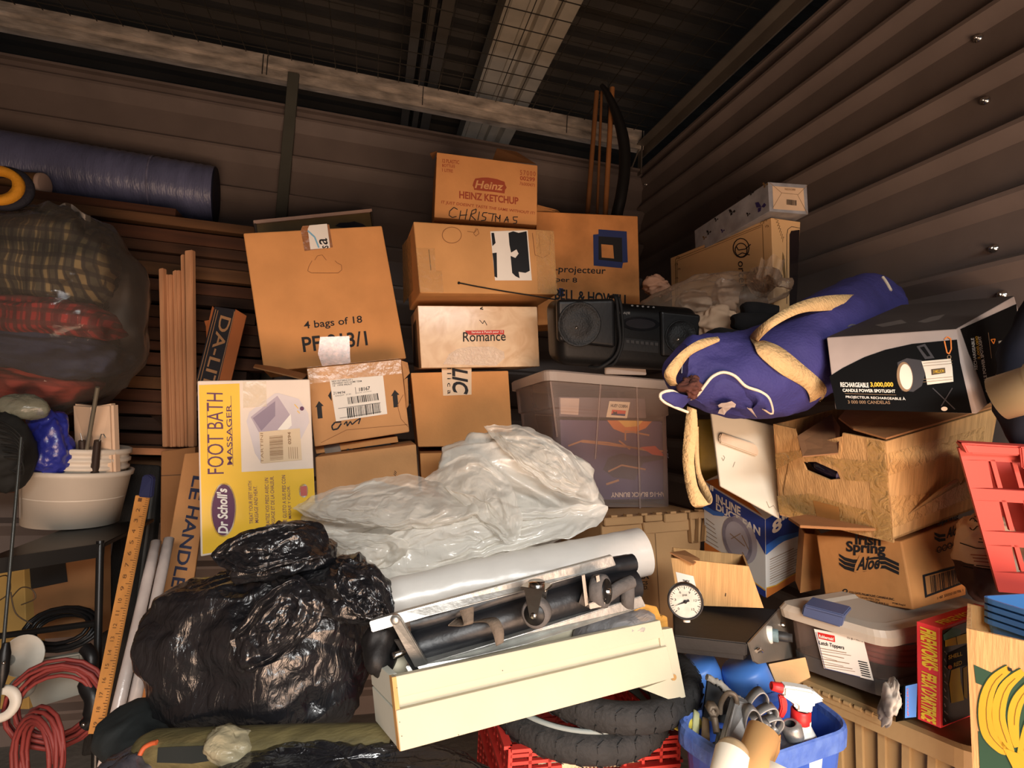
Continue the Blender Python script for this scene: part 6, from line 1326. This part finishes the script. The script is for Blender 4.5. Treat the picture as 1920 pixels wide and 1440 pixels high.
mb = MB(); blob(mb, P(650, 1478, .82), (CR*.22, CF*.10, CU*.045), 200, 90, .008, 7, 19, 0, None, .9, ((15, 7, .010), (41, 17, .004), (97, 37, .0015))); tag(mb.build('garbage_bag', [mat('silvery_black_film', (30, 30, 34), .2, .2, 8, 1.0, 22, spec=.9, bdist=1.5)]), 'shiny black plastic bag spread along bottom edge below the drawer', 'garbage bag')
mb = MB(); blob(mb, P(285, 1380, 1.04), (CR*.085-CU*.02, CF*.09, CU*.05), 60, 36, .02, 9, 22); tag(mb.build('garment', [mat('black_green_cloth', (30, 34, 34), .75, .25, 10, .15, 60)]), 'dark cloth heap left of the garbage bag at bottom', 'cloth')
mb = MB(); blob(mb, P(240, 1462, .88), (CR*.05, CF*.05, CU*.035), 50, 30, .016, 18, 25); tag(mb.build('plastic_bag', [mat('grey_shiny_film', (70, 68, 74), .22, .2, 8, .9, 26, spec=.8, bdist=1.2)]), 'shiny grey plastic bag at very bottom below dark cloth', 'bag')

# ------------------------------------------------------------------ lumber stack along the back wall
LUM = [mat('brown_lumber', (66, 41, 24), .8, .25, 5, .15, 60, stretch=(.6, 8, 8)), mat('reddish_lumber', (74, 43, 25), .8, .25, 5, .15, 60, stretch=(.6, 8, 8)), mat('tan_lumber', (93, 63, 37), .8, .22, 5, .15, 60, stretch=(.6, 8, 8)), mat('dark_lumber', (50, 31, 20), .85, .25, 5, .15, 60, stretch=(.6, 8, 8))]
where = ['under the blue roll', 'just below the top boards', 'high in the lumber stack', 'level with the tall box top', 'behind the plaid bag', 'level with the moulding tops', 'at the middle of the stack', 'behind the wood mouldings', 'lower in the stack', 'above the lowest boards', 'near the stack bottom', 'lowest in the stack']
rnd = random.Random(4); zt = 2.26; k = 0
rows = []
while zt > 1.16:
    th_ = rnd.choice((.036, .04, .046, .05)); rows.append((zt, th_)); zt -= th_+rnd.choice((.002, .004, .012))
nr_ = len(rows); ords = ['top', 'second', 'third', 'fourth', 'fifth', 'sixth', 'seventh', 'eighth', 'ninth', 'tenth', 'eleventh', 'twelfth', 'thirteenth', 'fourteenth', 'fifteenth', 'sixteenth', 'seventeenth', 'eighteenth', 'nineteenth', 'twentieth', 'twenty-first', 'twenty-second', 'twenty-third', 'twenty-fourth', 'twenty-fifth', 'twenty-sixth', 'twenty-seventh']
cols = ['brown', 'reddish brown', 'tan', 'dark brown']
for i, (z, th_) in enumerate(rows):
    x1 = -.79 if i == 0 else rnd.uniform(-.50, -.42); y0 = 2.32+rnd.uniform(-.025, .02); ci = rnd.choice((0, 1, 1, 2, 3, 0))
    if i == 1: ci = 2; y0 = 2.29
    sag = rnd.uniform(-.012, .012)
    mb = MB().hexa([(-1.7, y0, z), (x1, y0+.01, z+sag*0), (x1, y0+.01, z-th_), (-1.7, y0, z-th_), (-1.7, y0+.14, z), (x1, y0+.15, z), (x1, y0+.15, z-th_), (-1.7, y0+.14, z-th_)], 0, .002)
    tag(mb.build('lumber_board', [LUM[ci]]), '%s board, %s from the top of the lumber stack' % (cols[ci], ords[i]) if i else 'short brown board lying topmost on the lumber stack', 'board', 'boards in the lumber stack')
LB2 = P(220, 830, 2.2); mb = MB().hexa([(-1.5, 2.14, LB2.z+.012), (-.62, 2.16, LB2.z+.012), (-.62, 2.16, LB2.z-.012), (-1.5, 2.14, LB2.z-.012), (-1.5, 2.24, LB2.z+.012), (-.62, 2.26, LB2.z+.012), (-.62, 2.26, LB2.z-.012), (-1.5, 2.24, LB2.z-.012)], 0, .002)
tag(mb.build('lumber_board', [mat('fresh_pine', (176, 116, 76), .7, .15, 6, .1, 60, stretch=(.6, 8, 8))]), 'single pale orange board lying in front of lumber stack', 'board')
# diagonal short stick
mb = MB(); mb.bar(P(248, 742, 2.1), P(306, 788, 2.05), CU*.016, CF*.01); tag(mb.build('wood_offcut', [LUM[3]]), 'short dark diagonal stick leaning on boards by the plaid bag', 'stick')
# blue wrapped roll on top
a, b = P(-60, 296, 2.14), P(404, 367, 2.46); b.z = a.z+(b.z-a.z); ax = (b-a).normalized(); L_ = (b-a).length; r = .128
t = thing('foam_roll', 'long blue plastic wrapped roll lying on the lumber stack', 'roll', (a+b)/2-V(0, 0, r))
mb = MB(); mb.grid(lambda u, v: a+ax*(L_*v)+((CU-ax*ax.dot(CU)).normalized()*math.cos(2*math.pi*u)+ax.cross((CU-ax*ax.dot(CU)).normalized())*math.sin(2*math.pi*u))*(r+.0015*math.sin(v*170)*(v > .4)), 40, 90, 0, True, True)
mb.build('wrap', [mat('blue_foil_wrap', (100, 106, 140), .36, .15, 6, .35, 40, spec=.6, stretch=(4, 1, 1))], t)
mb = MB(); mb.lathe(b, ax, [(r, -.002), (r*.97, .004), (r*.6, .0), (0, -.006)], 40); mb.build('end', [mat('dark_blue_end', (22, 26, 48), .7)], t)
mb = MB(); f = .725; mb.lathe(a+ax*(L_*f), ax, [(r+.001, -.004), (r+.003, -.002), (r+.003, .002), (r+.001, .004)], 40); mb.build('tape_band', [mat('silver_blue_tape', (110, 112, 140), .3, .3, 30)], t)
a, b = P(-30, 338, 2.05), P(84, 346, 2.08); ax = (b-a).normalized(); mb = MB(); mb.lathe(a, ax, [(0, 0), (.042, 0), (.042, (b-a).length-.01)], 24); t = thing('cardboard_tube', 'brown mailing tube with white end cap before the blue roll', 'tube', (a+b)/2-V(0, 0, .042)); mb.build('tube', [mat('brown_mail_tube', (120, 86, 52), .7, .1)], t)
mb = MB(); mb.lathe(b-ax*.012, ax, [(.043, 0), (.043, .012), (.038, .014), (0, .013)], 24); mb.build('end_cap', [mat('white_cap', (216, 186, 166), .5)], t)
# coil of yellow and black strap
t = thing('strap_coil', 'coil of yellow and black strap at left above the plaid bag', 'strap', P(0, 385, 1.52))
c0 = P(-4, 348, 1.52); ax = (CR*.35-CF*.85+CU*.2).normalized()
mb = MB(); mb.lathe(c0, ax, [(.036, -.012), (.056, -.014), (.062, 0), (.056, .014), (.036, .012), (.036, -.012)], 30); mb.build('yellow_strap', [mat('yellow_webbing', (190, 128, 22), .8, .15, 12, .3, 100)], t)
mb = MB(); mb.lathe(c0+CR*.012-ax*.014, ax, [(.04, -.012), (.066, -.012), (.07, 0), (.066, .008), (.04, .008), (.04, -.012)], 30); mb.build('dark_strap', [mat('navy_black_webbing', (22, 22, 32), .8, .15, 12, .3, 100)], t)

# ------------------------------------------------------------------ clear bag of clothes
def plaid(name, base, c1, c2, sc=26):
    m = mat(name, base, .9, .15, 8, .2, 120); n = m.node_tree.nodes; l = m.node_tree.links; b = n['Principled BSDF']
    src = b.inputs['Base Color'].links[0].from_socket; tc = [x for x in n if x.type == 'TEX_COORD'][0]
    for i, (dr, col) in enumerate((('X', c1), ('Z', c2), ('X', c2))):
        wv = n.new('ShaderNodeTexWave'); wv.bands_direction = dr; wv.inputs['Scale'].default_value = sc*(.32, .32, .6)[i]; wv.inputs['Distortion'].default_value = 1.5; wv.inputs['Detail'].default_value = 1; wv.inputs['Phase Offset'].default_value = i*2
        l.new(tc.outputs['Object'], wv.inputs['Vector'])
        rp = n.new('ShaderNodeValToRGB'); rp.color_ramp.elements[0].position = .62; rp.color_ramp.elements[1].position = .8; rp.color_ramp.elements[1].color = (.75, .75, .75, 1)
        l.new(wv.outputs['Fac'], rp.inputs[0]); mx = n.new('ShaderNodeMix'); mx.data_type = 'RGBA'; l.new(rp.outputs[0], mx.inputs[0]); l.new(src, mx.inputs[6]); mx.inputs[7].default_value = rgb(*col); src = mx.outputs[2]
    l.new(src, b.inputs['Base Color']); return m
G1 = plaid('olive_plaid', (74, 68, 52), (150, 128, 84), (34, 30, 28)); G2 = plaid('red_plaid', (140, 40, 36), (56, 22, 24), (84, 40, 36))
for lb, c, ax_, m, sd in (('olive plaid shirt folded at the top inside clear bag', P(75, 490, 1.70), (CR*.225, CF*.14, CU*.15), G1, 41), ('red plaid shirt folded in the middle of clear bag', P(80, 598, 1.67), (CR*.232-CU*.02, CF*.14, CU*.06), G2, 42), ('dark navy sweater folded below the red plaid shirt', P(98, 660, 1.68), (CR*.222-CU*.03, CF*.14, CU*.07), mat('navy_knit', (36, 42, 62), .95, .2, 14, .3, 90), 43), ('rust red garment lowest inside the clear clothes bag', P(50, 720, 1.68), (CR*.19-CU*.02, CF*.13, CU*.055), mat('rust_cloth', (156, 56, 42), .9, .2, 12, .3, 60), 44)):
    mb = MB(); blob(mb, c, ax_, 110, 70, .012, 7, sd, 0, None, .8, ((11, 7, .018), (25, 15, .006))); tag(mb.build('folded_garment', [m]), lb, 'clothing', 'clothes in the clear bag')
mb = MB(); blob(mb, P(78, 572, 1.68), (CR*.300, CF*.215, CU*.345-CR*.01), 140, 100, .012, 6, 47, 0, lambda x, y, z: 1-.12*max(0, z), .85, ((13, 9, .016), (29, 17, .008)))
mb.grid(lambda u, v: P(60+110*u, 392+12*math.sin(u*8)+30*v, 1.66+.02*math.sin(u*12)), 20, 6)
CLB = film('clear_clothes_bag', (170, 158, 146), .06, .06, .2, 24, spec=1, milk=.0); tag(mb.build('plastic_bag', [CLB]), 'large clear plastic bag full of folded clothes at left', 'bag')

# ------------------------------------------------------------------ wood mouldings, screen case, leaning boxes
MOL = mat('pale_moulding_wood', (186, 136, 98), .6, .12, 6, .08, 60, stretch=(8, 8, .6))
for i, (x0, x1, y0, x2, x3, d, lb) in enumerate(((297, 306, 504, 304, 314, 1.86, 'thin pale wood strip, leftmost of the upright mouldings'), (307, 322, 516, 315, 330, 1.88, 'grooved pale wood moulding, second from left in upright bundle'), (323, 337, 508, 331, 345, 1.89, 'grooved pale wood moulding, third from left in upright bundle'), (338, 345, 478, 346, 351, 1.90, 'narrow pale wood strip beside the tallest upright moulding'), (346, 361, 470, 352, 364, 1.88, 'tallest pale wood moulding standing beside the black screen case'))):
    mb = MB(); q = [P(x0, y0, d), P(x1-1, y0-2, d), P(x3-1, 838, d-.0), P(x2, 838, d-.0)]; mb.slab(q, CF*.022, 0, .002)
    if i in (1, 2):
        f = .5; mb.bar(q[0].lerp(q[1], f)-CF*.001, q[3].lerp(q[2], f)-CF*.001, CR*.003, CF*.002)
    tag(mb.build('wood_moulding', [MOL]), lb, 'moulding', 'upright wood mouldings')
B = Box((402, 574, 1.96), (442, 580, 1.97), (352, 770, 1.90), (398, 770), depth=.06); F = B.F
t = thing('screen_case', 'long black case lettered in gold, leaning behind the yellow box', 'case', B.base)
mb = B.mb(0, .002); mb.text(F, 'DA-LITE', (414, 591), (372, 748), (434, 597), 1, .01)
for q in ([(405, 580), (356, 770)], [(409, 582), (362, 770)], [(440, 584), (395, 770)]): mb.line(F, q, 1.2, 1)
mb.build('case', [mat('black_case_card', (28, 26, 32), .6, .1), mat('gold_print', (170, 126, 84), .6)], t)
mb = MB(); mb.slab([F.on(442, 580, .001), F.on(462, 592, -.0), F.on(420, 770, -.0), F.on(398, 770, .001)], -F.n*.004, 0, 0); mb.build('cardboard_side', [mat('orange_card_side', (168, 96, 50), .8, .1)], t)
mb = MB(); mb.slab([P(398, 574, 1.97), P(404, 580, 1.97), P(388, 650, 1.95), P(386, 612, 1.96), P(383, 602, 1.96), P(392, 600, 1.96)], CF*.003); mb.build('torn_flap', [mat('orange_card_side', (168, 96, 50), .8, .1)], t)
B = Box((302, 846, 1.84), (366, 838, 1.87), (300, 1020, 1.82), (364, 1020), depth=.12); t = thing('cardboard_box', 'dim brown carton standing under the wood mouldings', 'box', B.base); mb = B.mb(0, .003); mb.line(B.F, [(302, 892), (340, 890), (346, 870)], 1, 1); mb.build('carton', [KRAFT_D, INK], t)
B = Box((346, 850, 1.64), (398, 845, 1.68), (262, 1322, 1.32), (330, 1330), depth=.07); F = B.F
t = thing('cardboard_box', 'long brown carton lettered HANDLE leaning behind garbage bag', 'box', B.base)
mb = B.mb(0, .003); mb.text(F, 'HANDLE', (353, 948), (320, 1100), (375, 952), 1, .02); mb.text(F, 'LE', (362, 892), (353, 936), (384, 895), 1, .02); mb.text(F, 'FRAGILE', (290, 1232), (268, 1330), (305, 1236), 1, .02)
mb.build('carton', [mat('warm_kraft', (186, 132, 82), .8, .08, 7, .1, 80), mat('navy_letter_ink', (36, 40, 66), .7)], t)
# rolled papers in plastic
WR = mat('wrapped_paper', (188, 176, 170), .3, .12, 10, .2, 40, spec=.6)
for lb, a, b, r in (('white paper roll in plastic, left of two leaning by ruler', (293, 1016, 1.42), (189, 1470, 1.06), .0125), ('white paper roll in plastic, right of two leaning by ruler', (317, 1010, 1.42), (249, 1330, 1.18), .0125)):
    A, Bq = P(*a), P(*b); mb = MB(); ax = Bq-A; mb.lathe(A, ax, [(0, 0), (r, 0), (r*1.03, .1), (r, ax.length*.5), (r*1.05, ax.length), (0, ax.length)], 20)
    mb.tube([A+ax*.1+CR*r*.3-CF*r*.95, A+ax*.95+CR*r*.3-CF*r*.95], .002, 6, 1); tag(mb.build('rolled_paper', [WR, mat('dark_slit', (80, 76, 80), .5)]), lb, 'roll')
# dark case behind the ruler
B = Box((232, 868, 1.85), (300, 872, 1.88), (150, 1420, 1.58), (250, 1400), depth=.06); t = thing('instrument_case', 'dark ribbed case leaning between the white buckets and ruler', 'case', B.base)
B.mb(0, .008).build('case', [mat('dark_ribbed_cloth', (30, 28, 26), .85, .25, 6, .4, 40, stretch=(8, 8, .4))], t)
mb = MB(); mb.bar(B.F.on(290, 900, .004), B.F.on(232, 1330, .004), CR*.003, CF*.003); mb.build('edge_trim', [mat('grey_edge', (88, 88, 86), .5)], t)
# metre stick
A = [P(254, 929, 1.42), P(279, 931, 1.42), P(190, 1376, 1.14), P(165, 1376, 1.14)]; pl = Pl(A[0], A[1], A[3])
t = thing('metre_stick', 'wooden metre stick with blue taped top leaning at left', 'ruler', A[3])
mb = MB(); mb.slab(A, CF*.006, 0, 0)
e1, e2 = A[1], pl.on(190, 1376)
for i in range(96):
    f = i/95; p = A[1].lerp(A[2], f); w_ = (A[0].lerp(A[3], f)-p); l_ = .42 if i % 10 == 0 else (.3 if i % 5 == 0 else .18)
    dd = (A[2]-A[1]).normalized()*.0007; p = p+pl.n*.0009; mb.add([p-dd, p+dd, p+w_*l_+dd, p+w_*l_-dd], [(0, 1, 2, 3)], 1)
    if i % 5 == 2:
        vs, fs = text_shape(str(1+i//5)); o_ = p+w_*.45; mb.add([o_+(A[1]-A[2]).normalized()*((u-.5)*.010)+w_*(.28*v) for u, v in vs], fs, 1)
mb.build('stick', [mat('ruler_wood', (186, 128, 66), .55, .12, 5, .05, 60, stretch=(6, 6, .6)), mat('ruler_marks', (96, 62, 34), .8)], t)
mb = MB(); mb.slab([P(258, 932, 1.412), P(282, 934, 1.412), P(286, 896, 1.43), P(278, 890, 1.435), P(266, 892, 1.435)], CF*.016, 0, .003); mb.build('taped_top', [mat('dark_blue_tape', (38, 42, 74), .5, .1)], t)

# ------------------------------------------------------------------ white buckets and what they hold
WB = mat('white_bucket_plastic', (204, 192, 176), .5, .08, 5, .03, 30); up = (V(0, 0, 1)*.98+CR*.03).normalized()
ZS = P(196, 1018, 1.42).z; c0 = P(132, 1000, 1.62); c0.z = ZS+.006; t = thing('bucket', 'white plastic bucket at left, outer of the nested pair', 'bucket', c0)
mb = MB(); mb.lathe(c0, up, [(0, 0), (.118, 0), (.134, .145), (.140, .147), (.142, .161), (.136, .163), (.131, .159), (.127, .08)], 40); mb.build('body', [WB], t)
mb = MB(); mb.tube(smooth([c0+up*.14-CR*.06-CF*.125, c0+up*.09-CR*.055-CF*.124, c0+up*.04-CR*.05-CF*.122], 4), .0015, 6); mb.build('handle_wire', [mat('grey_wire', (130, 120, 110), .5)], t)
c1 = c0+up*.075+CR*.012; t = thing('bucket', 'white ribbed bucket holding tools, nested inside the outer bucket', 'bucket', c1)
mb = MB(); mb.lathe(c1, up, [(0, 0), (.098, 0), (.110, .088), (.118, .092), (.118, .100), (.112, .103), (.112, .112), (.119, .115), (.119, .124), (.113, .127), (.113, .136), (.120, .139), (.120, .152), (.114, .154), (.108, .15), (.10, .02)], 40); mb.build('body', [WB], t)
ct = c1+up*.12
mb = MB(); q = [P(135, 757, 1.60), P(172, 762, 1.58), P(210, 756, 1.6), P(215, 890, 1.6), P(176, 895, 1.58), P(140, 890, 1.6)]; mb.slab(q, CF*.03, 0, .006); tag(mb.build('cloth', [mat('off_white_cloth', (206, 176, 148), .85, .06, 5, .1, 20)]), 'folded off-white cloth standing up in the tool bucket', 'cloth')
mb = MB(); mb.tube([P(183, 726, 1.50), P(160, 860, 1.56), P(152, 930, 1.58)], .0055, 10); tag(mb.build('metal_rod', [mat('dull_rod', (128, 120, 104), .4, .1, metal=.5)]), 'thin metal rod slanting up from the tool bucket', 'rod')
for lb, a, b, tip in (('screwdriver handle dark, left of rod in the bucket', (154, 826, 1.55), (160, 920, 1.58), [(154, 826, 1.55), (151, 812, 1.55)]), ('dark tool with hooked wire tip, right of rod in bucket', (183, 826, 1.55), (174, 920, 1.58), [(186, 828, 1.55), (190, 814, 1.55), (194, 814, 1.55), (198, 821, 1.55)])):
    o = thing('hand_tool', lb, 'tool', P(*b)); mb = MB(); mb.tube([P(*a), P(*b)], [.009, .012], 12); mb.build('handle', [mat('brown_black_handle', (46, 34, 28), .5, .1)], o); mb = MB(); mb.tube([P(*q) for q in tip], .0016, 6); mb.build('tip', [STEEL], o)
mb = MB(); blob(mb, P(90, 830, 1.52), (CR*.06, CF*.05, CU*.095-CR*.01), 90, 60, .010, 12, 51, 0, None, 1, ((9, 7, .014), (27, 19, .003))); tag(mb.build('plastic_bag', [mat('deep_blue_bag_film', (32, 38, 118), .3, .2, 10, .6, 22, spec=.7, c2=(46, 54, 150))]), 'crumpled deep blue plastic bag left of white bucket', 'bag')
mb = MB(); blob(mb, P(42, 764, 1.46), (CR*.062, CF*.04, CU*.032-CR*.01), 40, 26, .016, 14, 52); tag(mb.build('plastic_bag', [film('greenish_grey_film', (160, 160, 140), .5, .2, .5, 24, milk=.2)]), 'grey green clear plastic scrap under the clothes bag', 'bag')
mb = MB(); blob(mb, P(8, 850, 1.42), (CR*.06, CF*.06, CU*.10), 50, 34, .02, 12, 53)
for k in range(7): mb.tube(smooth([P(-10+k*3, 785+k*12, 1.36), P(20+k*3, 800+k*10, 1.35), P(44, 830+k*10, 1.36), P(30-k*2, 880, 1.36)], 4), .0018, 5)
tag(mb.build('netting', [mat('black_netting', (22, 22, 20), .8, .2)]), 'bundle of black netting at left edge below clothes bag', 'netting')
# black rack with clamps
RK = mat('black_rack_paint', (20, 20, 20), .35, .1)
t = thing('rack', 'black metal rack frame below the white buckets', 'rack', P(100, 1440, 1.40))
mb = MB(); hs = horiz(ZS); f0, f1 = hs.on(-40, 1052), hs.on(196, 1018); mb.slab([f0, f1, f1+V(0, .34, 0), f0+V(0, .34, 0)], V(0, 0, -.012), 0, .002); mb.slab([f0-V(0, .001, 0), f1-V(0, .001, 0), f1-V(0, .001, .036), f0-V(0, .001, .036)], V(0, .006, 0)); mb.build('shelf', [RK], t)
for nm, a, b, r in (('post', (188, 1014, 1.42), (178, 1470, 1.30), .009), ('crossbar', (-40, 1198, 1.36), (182, 1168, 1.38), .008), ('post', (40, 820, 1.30), (-4, 1330, 1.16), .0035)):
    mb = MB(); mb.tube([P(*a), P(*b)], r, 10); mb.build(nm, [RK if r > .005 else mat('dark_rod_steel', (58, 60, 58), .35, .1, metal=.4)], t)
mb = MB(); mb.tube([P(12, 1205, 1.19), P(9, 1225, 1.185), P(5, 1262, 1.175), P(2, 1290, 1.17)], [.006, .011, .011, .005], 12); mb.lathe(P(8, 1242, 1.17), -CF, [(.003, 0), (.003, .004), (0, .004)], 8, 1); mb.build('grip', [BLACKP, CHROME], t)
mb = MB(); mb.tube(smooth([P(160, 1215, 1.27), P(172, 1235, 1.26), P(165, 1280, 1.25), P(178, 1310, 1.24), P(172, 1345, 1.235), P(160, 1360, 1.23)], 4), [.014]*8+[.02]*8+[.016]*5, 12); mb.lathe(P(157, 1358, 1.2), -CF, [(.004, 0), (.004, .004), (0, .004)], 8, 1); mb.build('clamp_lever', [BLACKP, CHROME], t)
# boxes behind the rack
B = Box((-30, 1046, 1.55), (44, 1040, 1.55), (-30, 1330, 1.5), (54, 1330), depth=.06); t = thing('manila_box', 'yellowish card box behind the black rack at left edge', 'box', B.base); B.mb(0, .002).build('carton', [mat('manila_card', (150, 122, 66), .8, .12)], t)
B = Box((56, 1036, 1.57), (186, 1024, 1.58), (62, 1200, 1.55), (186, 1190), depth=.05); t = thing('cardboard_box', 'dim brown carton with black sheet behind the rack', 'box', B.base); B.mb(0, .002).build('carton', [mat('dim_kraft', (124, 86, 52), .8, .1)], t)
mb = MB(); mb.poly(B.F, [(56, 1040), (122, 1036), (129, 1090), (60, 1104)], 0, .004); mb.build('black_sheet', [BLACKM], t)
# cords, lamp parts
def coil(lb, name, cx, cy, d, r, n, m, ax, th=.004, sq=.55, seed=1):
    rr = random.Random(seed); c = P(cx, cy, d); ax = Vector(ax).normalized(); a = (CR-ax*ax.dot(CR)).normalized(); b = ax.cross(a); pts = []
    for i in range(n*18):
        t_ = i/18*2*math.pi; k = 1+.16*math.sin(i*.11+seed)+.05*math.sin(i*.37); pts.append(c+a*(r*k*math.cos(t_))+b*(r*k*sq*math.sin(t_))+ax*(.010*math.sin(i*.05*seed)+rr.uniform(-.001, .001)))
    mb = MB(); mb.tube(pts, th, 7); return tag(mb.build(name, [m]), lb, 'cord')
coil('coil of black cable hanging on the rack crossbar', 'cable_coil', 115, 1180, 1.42, .085, 6, BLACKP, -CF+CU*.8, .005)
coil('tangled red extension cord at lower left', 'extension_cord', 105, 1320, 1.22, .085, 9, mat('dark_red_cord', (118, 44, 40), .6, .12), -CF+CR*.3, .0042, 1.0, 3)
coil('loose hanging bundle of red cord at bottom left corner', 'extension_cord', 70, 1420, 1.14, .065, 8, mat('dark_red_cord', (118, 44, 40), .6, .12), -CF-CR*.4+CU*.1, .0042, 1.3, 5)
mb = MB(); pts = smooth([P(-10, 1085, 1.34), P(14, 1080, 1.33), P(18, 1110, 1.33), P(-8, 1130, 1.33)], 6); mb.tube(pts, .0016, 5); pts = smooth([P(22, 1120, 1.32), P(40, 1102, 1.32), P(60, 1105, 1.32), P(66, 1122, 1.32), P(40, 1134, 1.32)], 6); mb.tube(pts, .0016, 5); pts = smooth([P(20, 1110, 1.32), P(30, 1150, 1.32), P(60, 1170, 1.34)], 6); mb.tube(pts, .0016, 5)
o = tag(mb.build('wire', [mat('brown_wire', (60, 48, 34), .6)]), 'loose brown wire looping beside the rack post', 'wire')
LW = mat('lamp_white', (196, 190, 178), .45, .06)
c0 = P(24, 1236, 1.28); t = thing('clamp_lamp', 'white clamp lamp head lying among the red cord', 'lamp', c0-CU*.05); ax = (CR*.9+CU*.35-CF*.2).normalized()
mb = MB(); mb.lathe(c0-ax*.05, ax, [(.016, 0), (.018, .03), (.03, .05), (.045, .085), (.047, .086), (.04, .07), (.012, .04)], 28); mb.build('shade', [LW], t)
mb = MB(); mb.lathe(c0-ax*.09, ax, [(0, 0), (.014, 0), (.014, .045), (.017, .05)], 18); mb.build('socket', [LW], t)
c0 = P(42, 1288, 1.22); mb = MB(); blob(mb, c0, (CR*.026, CF*.026, CU*.026), 28, 20, .0, 5, 1); tag(mb.build('glass_globe', [film('clear_lamp_glass', (200, 200, 190), .25, .05, .0, 5, spec=1)]), 'clear glass lamp globe among white lamp parts', 'lamp part')
c0 = P(6, 1318, 1.18); mb = MB(); mb.lathe(c0, -CF+CU*.3+CR*.2, [(.022, 0), (.036, .0), (.038, .006), (.034, .012), (.02, .014), (.018, .008), (.022, 0)], 28); tag(mb.build('lamp_ring', [LW]), 'white plastic ring at left edge above the red cord', 'lamp part')
mb = MB(); mb.slab([P(30, 1246, 1.36), P(150, 1226, 1.38), P(160, 1300, 1.36), P(60, 1330, 1.34)], CF*.02, 0, .004); tag(mb.build('white_board', [mat('greyish_white_panel', (140, 138, 128), .6, .08)]), 'greyish white panel behind the red cord', 'panel')

# ------------------------------------------------------------------ rods standing in the corner
for lb, a, b, r, m in (('brown wooden stick, leftmost of the rods in the corner', (1119, 172, 2.62), (1100, 420, 2.58), .012, 'stick_brown'), ('thin brown stick between two thicker corner sticks', (1128, 172, 2.70), (1119, 420, 2.68), .007, 'stick_brown'), ('orange brown stick beside black hose in the corner', (1148, 165, 2.68), (1134, 420, 2.62), .013, 'stick_tan')):
    mb = MB(); mb.tube([P(*a), P(*b), P(b[0]-8, b[1]+200, b[2]-.05)], r, 10); tag(mb.build('wooden_stick', [mat(m, (118, 76, 40) if m == 'stick_brown' else (150, 98, 54), .7, .15, 10)]), lb, 'stick')
mb = MB(); q = smooth([P(1128, 160, 2.66), P(1140, 178, 2.64), P(1158, 220, 2.62), P(1170, 270, 2.60), P(1171, 320, 2.58), P(1164, 370, 2.56), P(1154, 420, 2.56), P(1140, 560, 2.52)], 6)
mb.tube(q, [.010+.018*min(1, i/16) for i in range(len(q))], 14); tag(mb.build('hose', [mat('black_rubber_hose', (22, 21, 21), .5, .1)]), 'curved black rubber hose standing in the back corner', 'hose')
mb = MB(); mb.tube([P(1140, 300, 2.7)+CR*.0, P(1141, 145, 2.72)], .004, 6); tag(mb.build('wire', [DARKM]), 'thin dark wire rising beside the black hose', 'wire')
